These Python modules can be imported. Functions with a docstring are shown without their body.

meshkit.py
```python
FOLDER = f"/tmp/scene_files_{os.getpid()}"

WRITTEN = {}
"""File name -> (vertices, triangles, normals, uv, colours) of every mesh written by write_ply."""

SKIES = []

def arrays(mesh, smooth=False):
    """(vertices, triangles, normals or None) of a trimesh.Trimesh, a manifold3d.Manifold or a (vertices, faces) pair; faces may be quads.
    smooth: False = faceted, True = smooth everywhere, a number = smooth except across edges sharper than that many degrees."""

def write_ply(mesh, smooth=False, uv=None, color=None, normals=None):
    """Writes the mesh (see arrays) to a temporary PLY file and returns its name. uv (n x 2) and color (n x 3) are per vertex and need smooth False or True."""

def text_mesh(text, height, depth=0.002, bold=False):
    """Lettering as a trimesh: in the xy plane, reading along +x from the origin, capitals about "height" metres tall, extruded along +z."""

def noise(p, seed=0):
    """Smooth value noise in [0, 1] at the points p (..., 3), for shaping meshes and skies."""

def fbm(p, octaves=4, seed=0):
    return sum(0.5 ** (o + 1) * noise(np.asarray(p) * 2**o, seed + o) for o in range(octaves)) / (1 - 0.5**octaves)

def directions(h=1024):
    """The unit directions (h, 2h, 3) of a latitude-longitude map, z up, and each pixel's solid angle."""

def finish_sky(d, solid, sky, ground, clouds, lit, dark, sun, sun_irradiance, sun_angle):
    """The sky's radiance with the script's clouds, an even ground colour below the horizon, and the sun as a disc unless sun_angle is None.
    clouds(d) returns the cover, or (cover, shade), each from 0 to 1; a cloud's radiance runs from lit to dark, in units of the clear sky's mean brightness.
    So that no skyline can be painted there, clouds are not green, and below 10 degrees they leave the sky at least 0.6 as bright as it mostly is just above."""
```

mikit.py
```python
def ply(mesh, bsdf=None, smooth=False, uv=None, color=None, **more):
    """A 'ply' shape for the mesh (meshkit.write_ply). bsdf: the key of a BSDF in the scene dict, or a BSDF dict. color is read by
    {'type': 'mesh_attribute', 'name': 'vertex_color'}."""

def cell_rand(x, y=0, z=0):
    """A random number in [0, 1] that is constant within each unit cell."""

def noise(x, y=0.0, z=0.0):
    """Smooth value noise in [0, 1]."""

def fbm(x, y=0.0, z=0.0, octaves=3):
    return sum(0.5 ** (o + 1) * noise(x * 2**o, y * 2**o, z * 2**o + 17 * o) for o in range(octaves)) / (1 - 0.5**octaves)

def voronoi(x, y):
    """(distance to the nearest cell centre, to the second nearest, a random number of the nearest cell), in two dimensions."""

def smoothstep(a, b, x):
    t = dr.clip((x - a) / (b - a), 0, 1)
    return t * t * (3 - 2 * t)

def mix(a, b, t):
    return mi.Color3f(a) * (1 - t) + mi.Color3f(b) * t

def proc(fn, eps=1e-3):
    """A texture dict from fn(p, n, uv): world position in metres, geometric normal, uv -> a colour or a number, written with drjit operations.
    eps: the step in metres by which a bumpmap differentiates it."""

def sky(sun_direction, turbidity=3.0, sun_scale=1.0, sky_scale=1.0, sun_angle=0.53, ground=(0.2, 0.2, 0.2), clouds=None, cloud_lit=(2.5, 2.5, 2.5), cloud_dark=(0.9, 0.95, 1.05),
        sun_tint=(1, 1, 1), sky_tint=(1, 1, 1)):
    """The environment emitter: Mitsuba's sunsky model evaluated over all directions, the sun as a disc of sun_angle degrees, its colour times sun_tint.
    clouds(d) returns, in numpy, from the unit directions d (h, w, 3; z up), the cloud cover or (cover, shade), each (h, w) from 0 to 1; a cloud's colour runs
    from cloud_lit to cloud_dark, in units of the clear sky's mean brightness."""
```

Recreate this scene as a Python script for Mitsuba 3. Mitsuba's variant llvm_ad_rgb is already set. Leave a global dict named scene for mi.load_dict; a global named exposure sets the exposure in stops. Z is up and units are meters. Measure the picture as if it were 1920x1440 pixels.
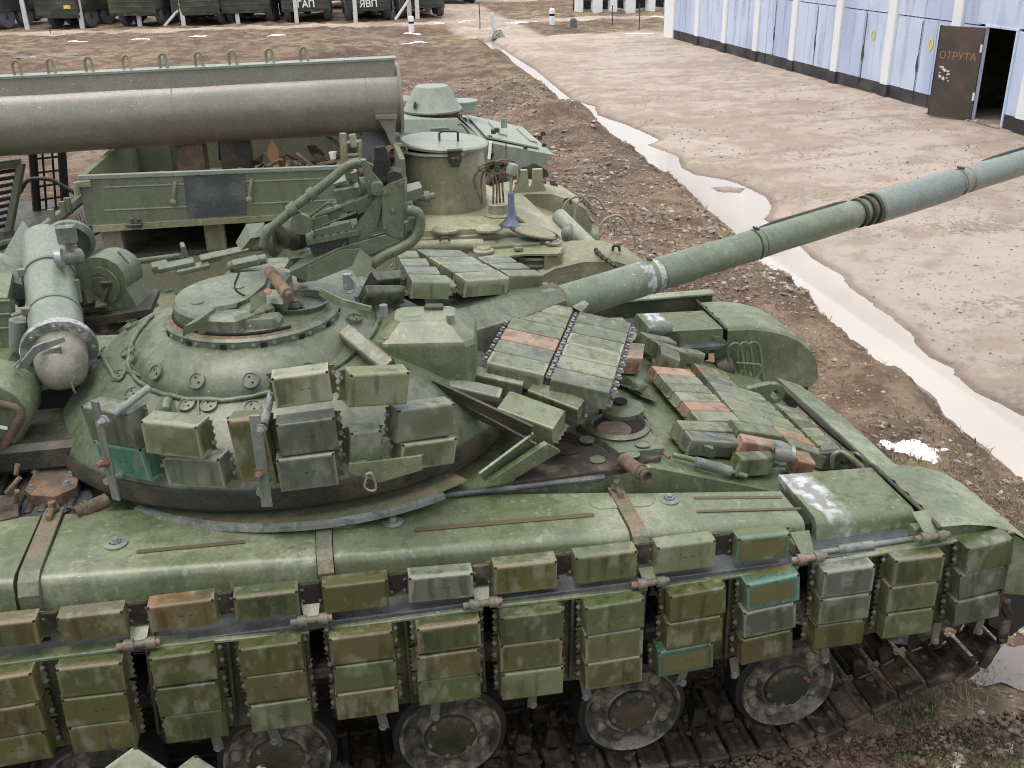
import math, random
import numpy as np, trimesh, shapely, shapely.geometry as sg
import drjit as dr, mitsuba as mi, mikit, meshkit
from mikit import noise, fbm, smoothstep, mix, cell_rand
from scipy.spatial import cKDTree, ConvexHull
T = mi.ScalarTransform4f
A = np.array
rng = np.random.default_rng(7)

# ------------------------------------------------------------------ camera, sky, exposure
PITCH, YAW, ROLL = math.radians(24.2), math.radians(10.15), math.radians(-1.18)
EYE = A([1.333, -5.471, 4.095])
fw = A([math.sin(YAW)*math.cos(PITCH), math.cos(YAW)*math.cos(PITCH), -math.sin(PITCH)])
rt = np.cross(fw, [0, 0, 1]); rt /= np.linalg.norm(rt); up = np.cross(rt, fw)
up = -math.sin(ROLL)*rt + math.cos(ROLL)*up
scene = {'type': 'scene'}
labels = {}
scene['camera'] = {'type': 'perspective', 'fov': 53.90, 'fov_axis': 'x', 'near_clip': 0.05, 'far_clip': 3000.0,
                   'to_world': T().look_at(origin=EYE.tolist(), target=(EYE+fw).tolist(), up=up.tolist())}
scene['sky_light'] = mikit.sky((-0.25, -0.1, 1.0), turbidity=3, sun_scale=0.28, sun_angle=34, clouds=lambda d: (np.ones(d.shape[:2]), .78*(1-np.clip(d[..., 2], 0, 1))**1.3),
                               cloud_lit=(3.0, 3.1, 3.22), cloud_dark=(.85, .89, .97), sun_tint=(.93, .98, 1.08))
exposure = 2.3

# ------------------------------------------------------------------ materials
def C3(c): return mi.Color3f(*c)
def princ(col, rough=0.5, **k):
    return {'type': 'twosided', 'bsdf': {'type': 'principled', 'base_color': col if isinstance(col, dict) else {'type': 'rgb', 'value': list(col)}, 'roughness': rough, **k}}
def paint(c, pale, moss, rust=(.19, .085, .04), pa=.6, mo=.5, ru=.8, sk=.34):
    def fn(p, n, uv):
        a = fbm(p.x*1.9+3, p.y*2.3, p.z*2.6, 4); b = fbm(p.x*7, p.y*7+9, p.z*6, 3); s = fbm(p.x*31, p.y*31, p.z*19, 2)
        col = mix(c, pale, smoothstep(.46, .68, a*.7+b*.3)*pa)
        col = mix(col, moss, smoothstep(.48, .72, b*.65+s*.35)*mo)
        col = mix(col, pale, smoothstep(.66, .8, s)*.35)
        g = noise(p.x*58, p.y*58, p.z*58)
        col = mix(col, rust, smoothstep(.8, .93, g*.6+b*.45)*ru)
        col = mix(col, mi.Color3f(.48, .48, .44), smoothstep(.955, .985, noise(p.x*83+5, p.y*83, p.z*83)*.8+a*.35)*.8)
        st = fbm(p.x*21+p.z*2, p.y*21, p.z*2.6, 3); col = col*(1-sk*smoothstep(.5, .7, st))
        col = col*(.74+.5*fbm(p.x*95, p.y*95, p.z*95, 2))
        return col
    return fn
PALETTE = [(0.0704, 0.0896, 0.0384), (0.1024, 0.116, 0.0896), (0.08, 0.0896, 0.0304), (0.1935, 0.1098, 0.0585), (0.0405, 0.135, 0.1008), (0.297, 0.171, 0.117), (0.0832, 0.0784, 0.0344), (0.1276, 0.1478, 0.081), (0.08, 0.0944, 0.0784), (0.1953, 0.2065, 0.1348), (0.045, 0.1215, 0.09)]
EDGES = [(.19, .15, .105), (.22, .225, .18), (.19, .14, .09), (.25, .14, .075), (.15, .28, .22), (.34, .23, .16), (.18, .125, .075), (.25, .26, .19), (.2, .2, .17), (.27, .265, .19), (.1, .2, .16)]
def block_fn(p, n, uv):
    st = dr.floor(uv.x*.5); u = uv.x-2*st; sd = dr.floor(uv.y*.5); v = uv.y-2*sd
    c, e = C3(PALETTE[0]), C3(EDGES[0])
    for i in range(1, len(PALETTE)):
        m = (st > i-.5) & (st < i+.5)
        c = dr.select(m, C3(PALETTE[i]), c); e = dr.select(m, C3(EDGES[i]), e)
    a = fbm(p.x*4+sd*7, p.y*4, p.z*4+sd*3, 3); b = fbm(p.x*17, p.y*17, p.z*9, 3); s = noise(p.x*70, p.y*70, p.z*70)
    c = c*(.72+.5*cell_rand(sd, 3, 5))
    c = mix(c, mi.Color3f(.07, .078, .028), smoothstep(.46, .7, a)*.7)
    c = mix(c, mi.Color3f(.22, .225, .165), smoothstep(.5, .72, b)*.5)
    dr_ = fbm(p.x*26, p.y*26, p.z*3.5, 3); c = c*(1-.38*smoothstep(.5, .72, dr_))
    d = dr.minimum(dr.minimum(u, 1-u)*.314, dr.minimum(v, 1-v)*.158)
    wear = smoothstep(.020, .003, d+(b-.5)*.035)*smoothstep(.55, .95, cell_rand(sd, 8, 1)*.8+a*.5)
    c = mix(c, e, wear*.9)
    # one teal style: bare olive window inside a painted frame
    inner = smoothstep(.025, .034, d+(s-.5)*.012)*smoothstep(9.5, 9.6, st)
    c = mix(c, mi.Color3f(.10, .095, .035), inner*.9)
    ms = dr.abs(v-.52); mu = dr.abs(u-.55)
    dash = smoothstep(.02, .012, ms)*smoothstep(.1, .09, mu)*smoothstep(.55, .6, cell_rand(sd, 4, 4))*smoothstep(.02, .05, mu)
    c = mix(c, mi.Color3f(.02, .02, .018), dash*.8)
    c = mix(c, mi.Color3f(.2, .09, .04), smoothstep(.83, .93, s*.5+b*.55)*.7)
    return c*(.84+.32*noise(p.x*190, p.y*190, p.z*190))
def rusty(c, r, lo=.4, hi=.65, k=6.):
    def fn(p, n, uv):
        a = fbm(p.x*k, p.y*k, p.z*k, 4); s = noise(p.x*90, p.y*90, p.z*90)
        return mix(c, r, smoothstep(lo, hi, a))*(.7+.6*s)
    return fn
def add_mat(key, d): scene[key] = d
GREEN, PALE, MOSS = (.110, .134, .073), (.29, .31, .215), (.066, .094, .030)
add_mat('m_paint', princ(mikit.proc(paint(GREEN, PALE, MOSS, sk=.2)), .36, specular=.75))
add_mat('m_turret', princ(mikit.proc(paint((.094, .112, .071), (.178, .196, .142), (.056, .073, .031), pa=.7, ru=.6, sk=.28)), .38, specular=.65))
add_mat('m_olive', princ(mikit.proc(paint((.195, .195, .12), (.42, .40, .30), (.14, .15, .075), sk=.12)), .5))
add_mat('m_bed', princ(mikit.proc(paint((.14, .158, .105), (.21, .225, .165), (.135, .15, .07), pa=.5, sk=.15)), .45))
add_mat('m_carrier', princ(mikit.proc(paint((.21, .24, .20), (.31, .335, .30), (.17, .2, .16), pa=.5, ru=.2, sk=.12)), .36, specular=.7))
add_mat('m_block', princ(mikit.proc(block_fn), .36, specular=.7))
add_mat('m_gun', princ(mikit.proc(paint((.105, .14, .095), (.22, .235, .175), (.06, .088, .035), pa=.7, mo=.5, rust=(.24, .16, .12), ru=.6, sk=.15)), .34, specular=.7))
add_mat('m_gunblue', princ(mikit.proc(paint((.145, .18, .163), (.21, .24, .22), (.12, .155, .125), pa=.4, ru=.1, sk=.08)), .3, specular=.7))
add_mat('m_pipe', princ(mikit.proc(paint((.172, .165, .128), (.245, .236, .205), (.15, .142, .098), pa=.5, mo=.5, ru=.25, sk=.06)), .3, specular=.8))
add_mat('m_grey', princ(mikit.proc(paint((.15, .165, .145), (.26, .28, .26), (.1, .115, .085), pa=.6, ru=.4)), .4))
add_mat('m_dark', princ(mikit.proc(rusty((.03, .033, .026), (.07, .06, .042))), .5))
add_mat('m_mud', princ(mikit.proc(rusty((.02, .016, .012), (.105, .08, .058), .42, .72, 9.)), .75))
add_mat('m_wheel', princ(mikit.proc(rusty((.055, .052, .043), (.21, .19, .16), .40, .70, 12.)), .7))
add_mat('m_rust', princ(mikit.proc(rusty((.095, .075, .055), (.175, .11, .07), .4, .66, 14.)), .7))
add_mat('m_rubber', princ((.02, .021, .023), .5))
add_mat('m_skirt', princ(mikit.proc(rusty((.034, .042, .02), (.08, .086, .05), .4, .7, 4.)), .5))
add_mat('m_skirt2', princ((.12, .125, .10), .45))
add_mat('m_strap', princ(mikit.proc(rusty((.11, .12, .08), (.18, .135, .09), .42, .7, 9.)), .45))
add_mat('m_puddle', {'type': 'twosided', 'bsdf': {'type': 'plastic', 'int_ior': 1.33, 'diffuse_reflectance': {'type': 'rgb', 'value': [.2, .18, .175]}}})
add_mat('m_hinge', princ(mikit.proc(rusty((.12, .115, .09), (.2, .145, .11), .42, .7, 12.)), .5))
add_mat('m_groove', princ((.085, .072, .035), .6))
add_mat('m_mg', princ(mikit.proc(paint((.098, .122, .078), (.175, .19, .14), (.065, .085, .045), pa=.5, ru=.4, sk=.15)), .38, specular=.5))
add_mat('m_airtube', princ(mikit.proc(paint((.17, .195, .16), (.27, .28, .25), (.14, .165, .12), pa=.5, ru=.25, sk=.06)), .3, specular=.8))
add_mat('m_strip', princ(mikit.proc(rusty((.06, .065, .075), (.12, .12, .12), .4, .7, 5.)), .35))
add_mat('m_black', princ((.008, .008, .007), .8))
add_mat('m_hole', princ((.012, .011, .009), .9))
add_mat('m_bolt', princ((.27, .275, .285), .42, metallic=.5))
def chalk_fn(p, n, uv):
    base = paint(GREEN, PALE, MOSS)(p, n, uv)
    a = fbm(p.x*9, p.y*4, p.z*9, 4); b = fbm(p.x*30, p.y*30, p.z*30, 3)
    band = smoothstep(.17, .03, dr.abs(p.x-3.66-.10*(dr.abs(p.y)-1.3)))
    return mix(base, mix((.24, .24, .24), (.55, .55, .60), smoothstep(.35, .65, b)), smoothstep(.53, .70, a*.6+band*.36)*.8)
add_mat('m_chalk', princ(mikit.proc(chalk_fn), .5))
add_mat('m_scuff', princ(mikit.proc(rusty((.13, .15, .125), (.36, .37, .37), .42, .6, 16.)), .5))
add_mat('m_blueant', princ((.13, .15, .23), .4))
add_mat('m_antenna', princ((.05, .058, .075), .35))
add_mat('m_orange', princ((.26, .12, .07), .6))
add_mat('m_red', princ((.35, .05, .03), .6))
add_mat('m_wood', princ((.30, .16, .07), .7))
def lilac_fn(p, n, uv):
    a = fbm(p.y*.8, p.z*.5, 1., 3); b = fbm(p.y*3., p.z*.6, 4., 3); s = noise(p.y*26, p.z*26, p.x)
    c = mix((.46, .54, .73), (.58, .66, .83), smoothstep(.35, .65, a))
    c = mix(c, mi.Color3f(.36, .40, .56), smoothstep(.55, .75, b)*.5)
    return mix(c, mi.Color3f(.25, .15, .12), smoothstep(.8, .92, s*.5+b*.6)*.8)
add_mat('m_lilac', princ(mikit.proc(lilac_fn), .5))
add_mat('m_white', princ((.79, .82, .83), .6))
add_mat('m_plinth', princ(mikit.proc(rusty((.028, .028, .034), (.07, .065, .07), .4, .75, 2.)), .55))
add_mat('m_door', princ(mikit.proc(rusty((.06, .051, .047), (.10, .065, .055), .4, .7, 2.5)), .5))
add_mat('m_truck', princ(mikit.proc(rusty((.035, .045, .035), (.085, .08, .055), .42, .7, 1.6)), .5))
add_mat('m_tyre', princ((.13, .13, .17), .7))
add_mat('m_post', princ((.62, .61, .60), .8))
add_mat('m_clod', princ(mikit.proc(rusty((.05, .036, .026), (.13, .1, .075), .4, .65, 9.)), .85))
add_mat('m_snow', princ((.85, .86, .88), .6))
add_mat('m_stone', princ(mikit.proc(rusty((.17, .125, .095), (.40, .34, .29), .42, .72, 14.)), .8))
add_mat('m_straw', princ(mikit.proc(lambda p, n, uv: mix((.17, .13, .075), (.31, .255, .16), noise(p.x*19, p.y*19, 0))), .8))
add_mat('m_grass', princ(mikit.proc(lambda p, n, uv: mix((.05, .085, .03), (.13, .16, .06), noise(p.x*9, p.y*9, 0))), .7))
add_mat('m_yellow', princ((.75, .62, .12), .6))
add_mat('m_lettering', princ((.32, .2, .09), .7))

# ------------------------------------------------------------------ helpers
used = {}
def numbered(name):
    k = used.get(name, -1)+1; used[name] = k
    return name if k == 0 else f'{name}_{k:03d}'
def obj(name, mesh, mat, parent=None, smooth=32, label=None, cat=None, group=None, kind=None, uv=None, to=None):
    if isinstance(mesh, list): return [obj(name, m, mat, parent, smooth, label, cat, group, kind, None if uv is None else uv[:len(m.vertices)], to) for m in mesh][0]
    key = numbered((parent+'__' if parent else '')+name)
    if isinstance(mesh, dict): d = dict(mesh)
    else: d = mikit.ply(mesh, mat, smooth=smooth, uv=uv)
    if to is not None: d['to_world'] = to
    scene[key] = d
    tag(key, label, cat, group, kind)
    return key
def tag(key, label=None, cat=None, group=None, kind=None):
    e = {k: v for k, v in (('label', label), ('category', cat), ('group', group), ('kind', kind)) if v}
    if e: labels[key] = e
def thing(name, label, cat, group=None):
    key = numbered(name); tag(key, label, cat, group); return key
def unit(v): v = A(v, float); return v/np.linalg.norm(v)
def TM(v, f): return trimesh.Trimesh(A(v, float), A(f, int), process=False)
def cat(*m):
    m = [x for q in m for x in (q if isinstance(q, (list, tuple)) else [q])]
    return trimesh.util.concatenate(m)
def hull(pts):
    return trimesh.convex.convex_hull(A(pts, float))
def frame(o, ex, ey):
    ex = unit(ex); ez = unit(np.cross(ex, ey)); ey = np.cross(ez, ex)
    M = np.eye(4); M[:3, 0], M[:3, 1], M[:3, 2], M[:3, 3] = ex, ey, ez, o
    return M
def cbox(sx, sy, sz, c=.006):
    c = min(c, .45*min(sx, sy, sz)); P = []
    for a in (-1, 1):
        for b in (-1, 1):
            for d in (-1, 1):
                P += [(a*(sx/2-c), b*(sy/2-c), d*sz/2), (a*(sx/2-c), b*sy/2, d*(sz/2-c)), (a*sx/2, b*(sy/2-c), d*(sz/2-c))]
    return hull(P)
def box(x0, x1, y0, y1, z0, z1, c=.006):
    m = cbox(abs(x1-x0), abs(y1-y0), abs(z1-z0), c); m.apply_translation([(x0+x1)/2, (y0+y1)/2, (z0+z1)/2]); return m
def obox(M, sx, sy, sz, c=.006, off=(0, 0, 0)):
    m = cbox(sx, sy, sz, c); m.apply_translation(off); m.apply_transform(M); return m
def rod(a, b, r, r2=None, n=14, cap=True):
    return lathe([(0, 0), (r, 0), (r if r2 is None else r2, np.linalg.norm(A(b)-A(a))), (0, np.linalg.norm(A(b)-A(a)))] if cap else
                 [(r, 0), (r if r2 is None else r2, np.linalg.norm(A(b)-A(a)))], a, A(b)-A(a), n)
def lathe(prof, o, axis, n=24, a0=0., a1=2*math.pi):
    ez = unit(axis); t = A([1, 0, 0]) if abs(ez[0]) < .9 else A([0, 1, 0]); ex = unit(np.cross(t, ez)); ey = np.cross(ez, ex)
    full = a1-a0 > 6.28; a0, a1 = a0+math.pi/2, a1+math.pi/2; ang = a0+(a1-a0)*np.arange(n if full else n+1)/n; m = len(ang)
    V, F = [], []
    for r, z in prof:
        for t in ang: V.append(A(o)+max(r, 1e-5)*(math.cos(t)*ex+math.sin(t)*ey)+z*ez)
    for i in range(len(prof)-1):
        for j in range(n):
            k = (j+1) % m
            F += [(i*m+j, i*m+k, (i+1)*m+k), (i*m+j, (i+1)*m+k, (i+1)*m+j)]
    return TM(V, F)
def curve(pts, n=8):
    """smooth polyline through the points"""
    p = A(pts, float); q = np.vstack([2*p[0]-p[1], p, 2*p[-1]-p[-2]]); out = []
    for i in range(len(p)-1):
        a, b, c, d = q[i:i+4]
        for t in np.arange(n)/n:
            out.append(.5*(2*b+(c-a)*t+(2*a-5*b+4*c-d)*t*t+(3*b-a-3*c+d)*t**3))
    return A(out+[p[-1]])
def tube(pts, r, n=8, sm=0, caps=True):
    p = curve(pts, sm) if sm else A(pts, float)
    t = np.gradient(p, axis=0); t /= np.linalg.norm(t, axis=1, keepdims=True)+1e-12
    a = np.cross(t[0], [0, 0, 1.]);
    if np.linalg.norm(a) < .1: a = np.cross(t[0], [1., 0, 0])
    V = []; a = unit(a); rr = np.interp(np.linspace(0, 1, len(p)), np.linspace(0, 1, np.size(r)), np.ravel(r))
    for i in range(len(p)):
        a = unit(a-t[i]*(a@t[i])); b = np.cross(t[i], a)
        for k in range(n):
            w = 2*math.pi*k/n; V.append(p[i]+rr[i]*(math.cos(w)*a+math.sin(w)*b))
    F = []
    for i in range(len(p)-1):
        for k in range(n):
            q, s = i*n+k, i*n+(k+1) % n
            F += [(q, s, s+n), (q, s+n, q+n)]
    if caps:
        V += [p[0], p[-1]]; c0, c1 = len(V)-2, len(V)-1; e = (len(p)-1)*n
        for k in range(n): F += [(c0, (k+1) % n, k), (c1, e+k, e+(k+1) % n)]
    return TM(V, F)
def prism(poly, M, h, bev=0):
    """polygon in the frame's xy plane, extruded along its z from 0 to h"""
    g = poly if hasattr(poly, 'geom_type') else sg.Polygon(poly)
    m = trimesh.util.concatenate([trimesh.creation.extrude_polygon(q, h, engine='earcut') for q in getattr(g, 'geoms', [g])]); m.apply_transform(M); return m
def plate(pts, th):
    """a flat plate through coplanar 3D points (outline), thickness th centred"""
    p = A(pts, float); o = p.mean(0); n = np.zeros(3)
    for i in range(len(p)): n += np.cross(p[i]-o, p[(i+1) % len(p)]-o)
    n = unit(n); ex = unit(p[1]-p[0]-n*((p[1]-p[0])@n)); M = frame(o, ex, np.cross(n, ex))
    q = (p-o)@M[:3, :2]
    M[:3, 3] = o-n*th/2
    return prism(q, M, th)
def loft(rings, closed=True, caps=True):
    R_ = [A(r, float) for r in rings]; n = len(R_[0]); V = np.vstack(R_); F = []
    for i in range(len(R_)-1):
        for k in range(n if closed else n-1):
            a, b = i*n+k, i*n+(k+1) % n
            F += [(a, b, b+n), (a, b+n, a+n)]
    if caps:
        for i, s in ((0, 1), (len(R_)-1, -1)):
            for k in range(1, n-1): F.append((i*n, i*n+k, i*n+k+1)[::s][::-1])
    m = TM(V, F); m.fix_normals(); return m
def bolt(p, n, r=.012, h=.012):
    return lathe([(r*1.5, 0), (r*1.5, h*.3), (r, h*.3), (r*.9, h), (0, h)], p, n, 6)
def dent(m, amp, k=4., seed=0):
    """pushes the surface in and out a little, as worn sheet metal"""
    v = np.array(m.vertices); n = np.array(m.vertex_normals); h = meshkit.fbm(v*k+seed, 3)-.5
    return TM(v+n*(h*2*amp)[:, None], m.faces)
# armour block: folded sheet-metal box given by three corners of its front face
NOTCH, BOLTS = {}, {}
def block(parent, TL, TR, BL, d=.10, style=0, flange=(1, 1), label=None, rad=.012, name='armour_block', bolts=True, shear=False):
    TL, TR, BL = A(TL), A(TR), A(BL); j_ = rng.uniform(-1, 1, 4)*[.004, .004, .002, .002]; TR = TR+(TL-BL)*j_[0]*4; BL = BL+(TL-TR)*j_[1]*2; ex = unit(TR-TL); w = np.linalg.norm(TR-TL); n = unit(np.cross(ex, TL-BL)); ey = np.cross(n, ex); h = (TL-BL)@ey
    if shear: ey = (TL-BL)/h
    o = TL-ey*h; r = min(rad, h*.3, d*.4)
    prof = [(0, -d, 0)]
    for k in range(4): a = math.pi/2*k/3; prof.append((r-r*math.cos(a), -r+r*math.sin(a), 0))
    for k in range(4): a = math.pi/2*k/3; prof.append((h-r+r*math.sin(a), -r+r*math.cos(a), 0))
    prof.append((h, -d, 0))
    P = [(p[0], p[1]) for p in prof]
    V, F, UV = [], [], []
    sd = int(rng.integers(1, 400))
    def uvp(u, v): return (2*style+min(max(u, .002), .998)*.999, 2*sd+min(max(v, .002), .998)*.999)
    m = len(P); bow = rng.uniform(-.003, .003)
    for i in range(m-1):
        a, b = P[i], P[i+1]; q = len(V)
        va, vb = a[0]/h, b[0]/h
        if i == 0: va, vb = .35, .0
        if i == m-2: va, vb = 1., .55
        for u in (0, 1):
            for (pp, vv) in ((a, va), (b, vb)):
                V.append(o+ex*(w*u)+ey*pp[0]+n*pp[1]); UV.append(uvp(u, vv))
        F += [(q, q+2, q+3), (q, q+3, q+1)]
    for u in (0, 1):
        q = len(V)
        for pp in P: V.append(o+ex*(w*u)+ey*pp[0]+n*pp[1]); UV.append(uvp(.25-.24*(pp[1] > -d*.5) if u == 0 else .75+.24*(pp[1] > -d*.5), pp[0]/h))
        for k in range(1, m-1): F.append((q, q+k, q+k+1) if u else (q, q+k+1, q+k))
    # split vertices per face for facets: smoothing off; the rounded edge has four strips
    mesh = TM(V, F); mesh.fix_normals()
    key = obj(name, mesh, 'm_block', parent, smooth=False, uv=A(UV), label=label)
    N = NOTCH.setdefault(parent, []); B = BOLTS.setdefault(parent, [])
    for s, x in ((1, .006), (-1, w-.006)):
        N.append(obox(frame(o+ex*x+ey*(h-.007)+n*(-.006), ex, ey), .013, .012, .013, .003))
    # scalloped flange plates with bolts at the ends
    FL = []
    for s, on in ((-1, flange[0]), (1, flange[1])):
        if not on: continue
        c = o+ex*(0 if s < 0 else w)-n*(d*.82)
        M = frame(c, ex*s, ey)
        zs = np.linspace(.06, .94, 9)*h; pts = [(0, .03*h)]
        for i, z in enumerate(zs): pts.append((.030 if i % 2 == 0 else .019, z if s > 0 else z))
        pts.append((0, .97*h))
        q = [(x, y) for x, y in pts]
        Mx = np.eye(4); Mx[:3, 0], Mx[:3, 1], Mx[:3, 2], Mx[:3, 3] = ex*s, ey, n, c
        pl = trimesh.creation.extrude_polygon(sg.Polygon(q), .004, engine='earcut'); pl.apply_transform(Mx)
        if s < 0: pl.invert()
        FL.append(pl)
        if bolts:
            for z in (.28, .72):
                if rng.random() < .8: B.append(bolt(c+ex*s*.016+ey*(h*z)+n*.004, n, .008, .012))
    if FL: obj('flange', FL, 'm_block', key, smooth=False, uv=np.tile([2*6+.5, 2*sd+.5], (sum(len(x.vertices) for x in FL), 1)))
    return key


# ------------------------------------------------------------------ ground: one sheet, the ditch, the yard
WZ = -.12
LEFT = [(8.248,38.187,-0.120), (8.048,34.019,-0.120), (8.092,30.956,-0.120), (8.021,27.769,-0.120), (7.937,24.947,-0.120), (7.810,22.758,-0.120), (7.455,19.772,-0.120), (7.831,18.288,-0.120), (7.554,16.060,-0.120), (7.676,14.243,-0.120), (7.400,12.925,-0.120),
  (7.586,11.638,-0.120), (7.375,9.997,-0.120), (7.308,8.673,-0.120), (7.057,7.129,-0.120), (7.041,6.733,-0.120), (7.010,6.157,-0.120), (7.138,5.711,-0.120), (6.916,4.909,-0.120), (6.875,4.260,-0.120), (6.889,3.769,-0.120), (6.753,3.496,-0.120), (6.862,3.096,-0.120),
  (6.919,2.891,-0.120), (6.910,2.466,-0.120), (6.782,2.133,-0.120), (6.769,1.830,-0.120), (6.752,1.382,-0.120), (6.710,0.887,-0.120), (6.698,0.015,-0.120), (6.703,-1.191,-0.120)]
RIGHT = [(8.662,38.493,-0.120), (8.487,32.010,-0.120), (8.461,28.773,-0.120), (8.241,24.845,-0.120), (8.074,21.961,-0.120), (8.377,20.626,-0.120), (8.097,19.321,-0.120), (8.376,17.894,-0.120), (8.504,16.639,-0.120), (8.554,15.766,-0.120), (8.124,15.331,-0.120), (8.356,14.049,-0.120),
  (8.061,12.986,-0.120), (8.116,12.345,-0.120), (8.500,11.827,-0.120), (8.630,11.225,-0.120), (8.672,10.402,-0.120), (8.433,9.645,-0.120), (8.048,9.058,-0.120), (8.037,8.180,-0.120), (7.863,7.029,-0.120), (7.892,6.190,-0.120), (7.765,5.816,-0.120), (7.725,5.098,-0.120),
  (7.638,4.079,-0.120), (7.521,3.730,-0.120), (7.467,3.434,-0.120), (7.537,3.123,-0.120), (7.451,2.959,-0.120), (7.414,2.566,-0.120), (7.485,2.247,-0.120), (7.529,2.045,-0.120), (7.624,1.187,-0.120), (7.765,-0.068,-0.120)]
l2, r2 = A(LEFT)[:, :2], A(RIGHT)[:, :2]
WATER = sg.Polygon(np.vstack([l2, r2[::-1]])).buffer(0)
ISLE = sg.Polygon([(8.014,11.309,-0.120)[:2], (8.315,11.311,-0.120)[:2], (8.532,11.084,-0.120)[:2], (8.328,10.852,-0.120)[:2], (8.033,10.972,-0.120)[:2]])
WATER = WATER.difference(ISLE)
shapely.prepare(WATER)
bd = np.vstack([A(shapely.get_coordinates(shapely.segmentize(WATER.boundary, .05)))])
KD = cKDTree(bd)
MID_Y = np.sort(.5*(l2[:, 1]+l2[:, 1]))
def left_edge(y):
    o = np.argsort(l2[:, 1]); return np.interp(y, l2[o, 1], l2[o, 0])
P3 = lambda x, y, k, s=0.: np.stack([x*k, y*k, np.full_like(x, s)], -1)
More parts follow.
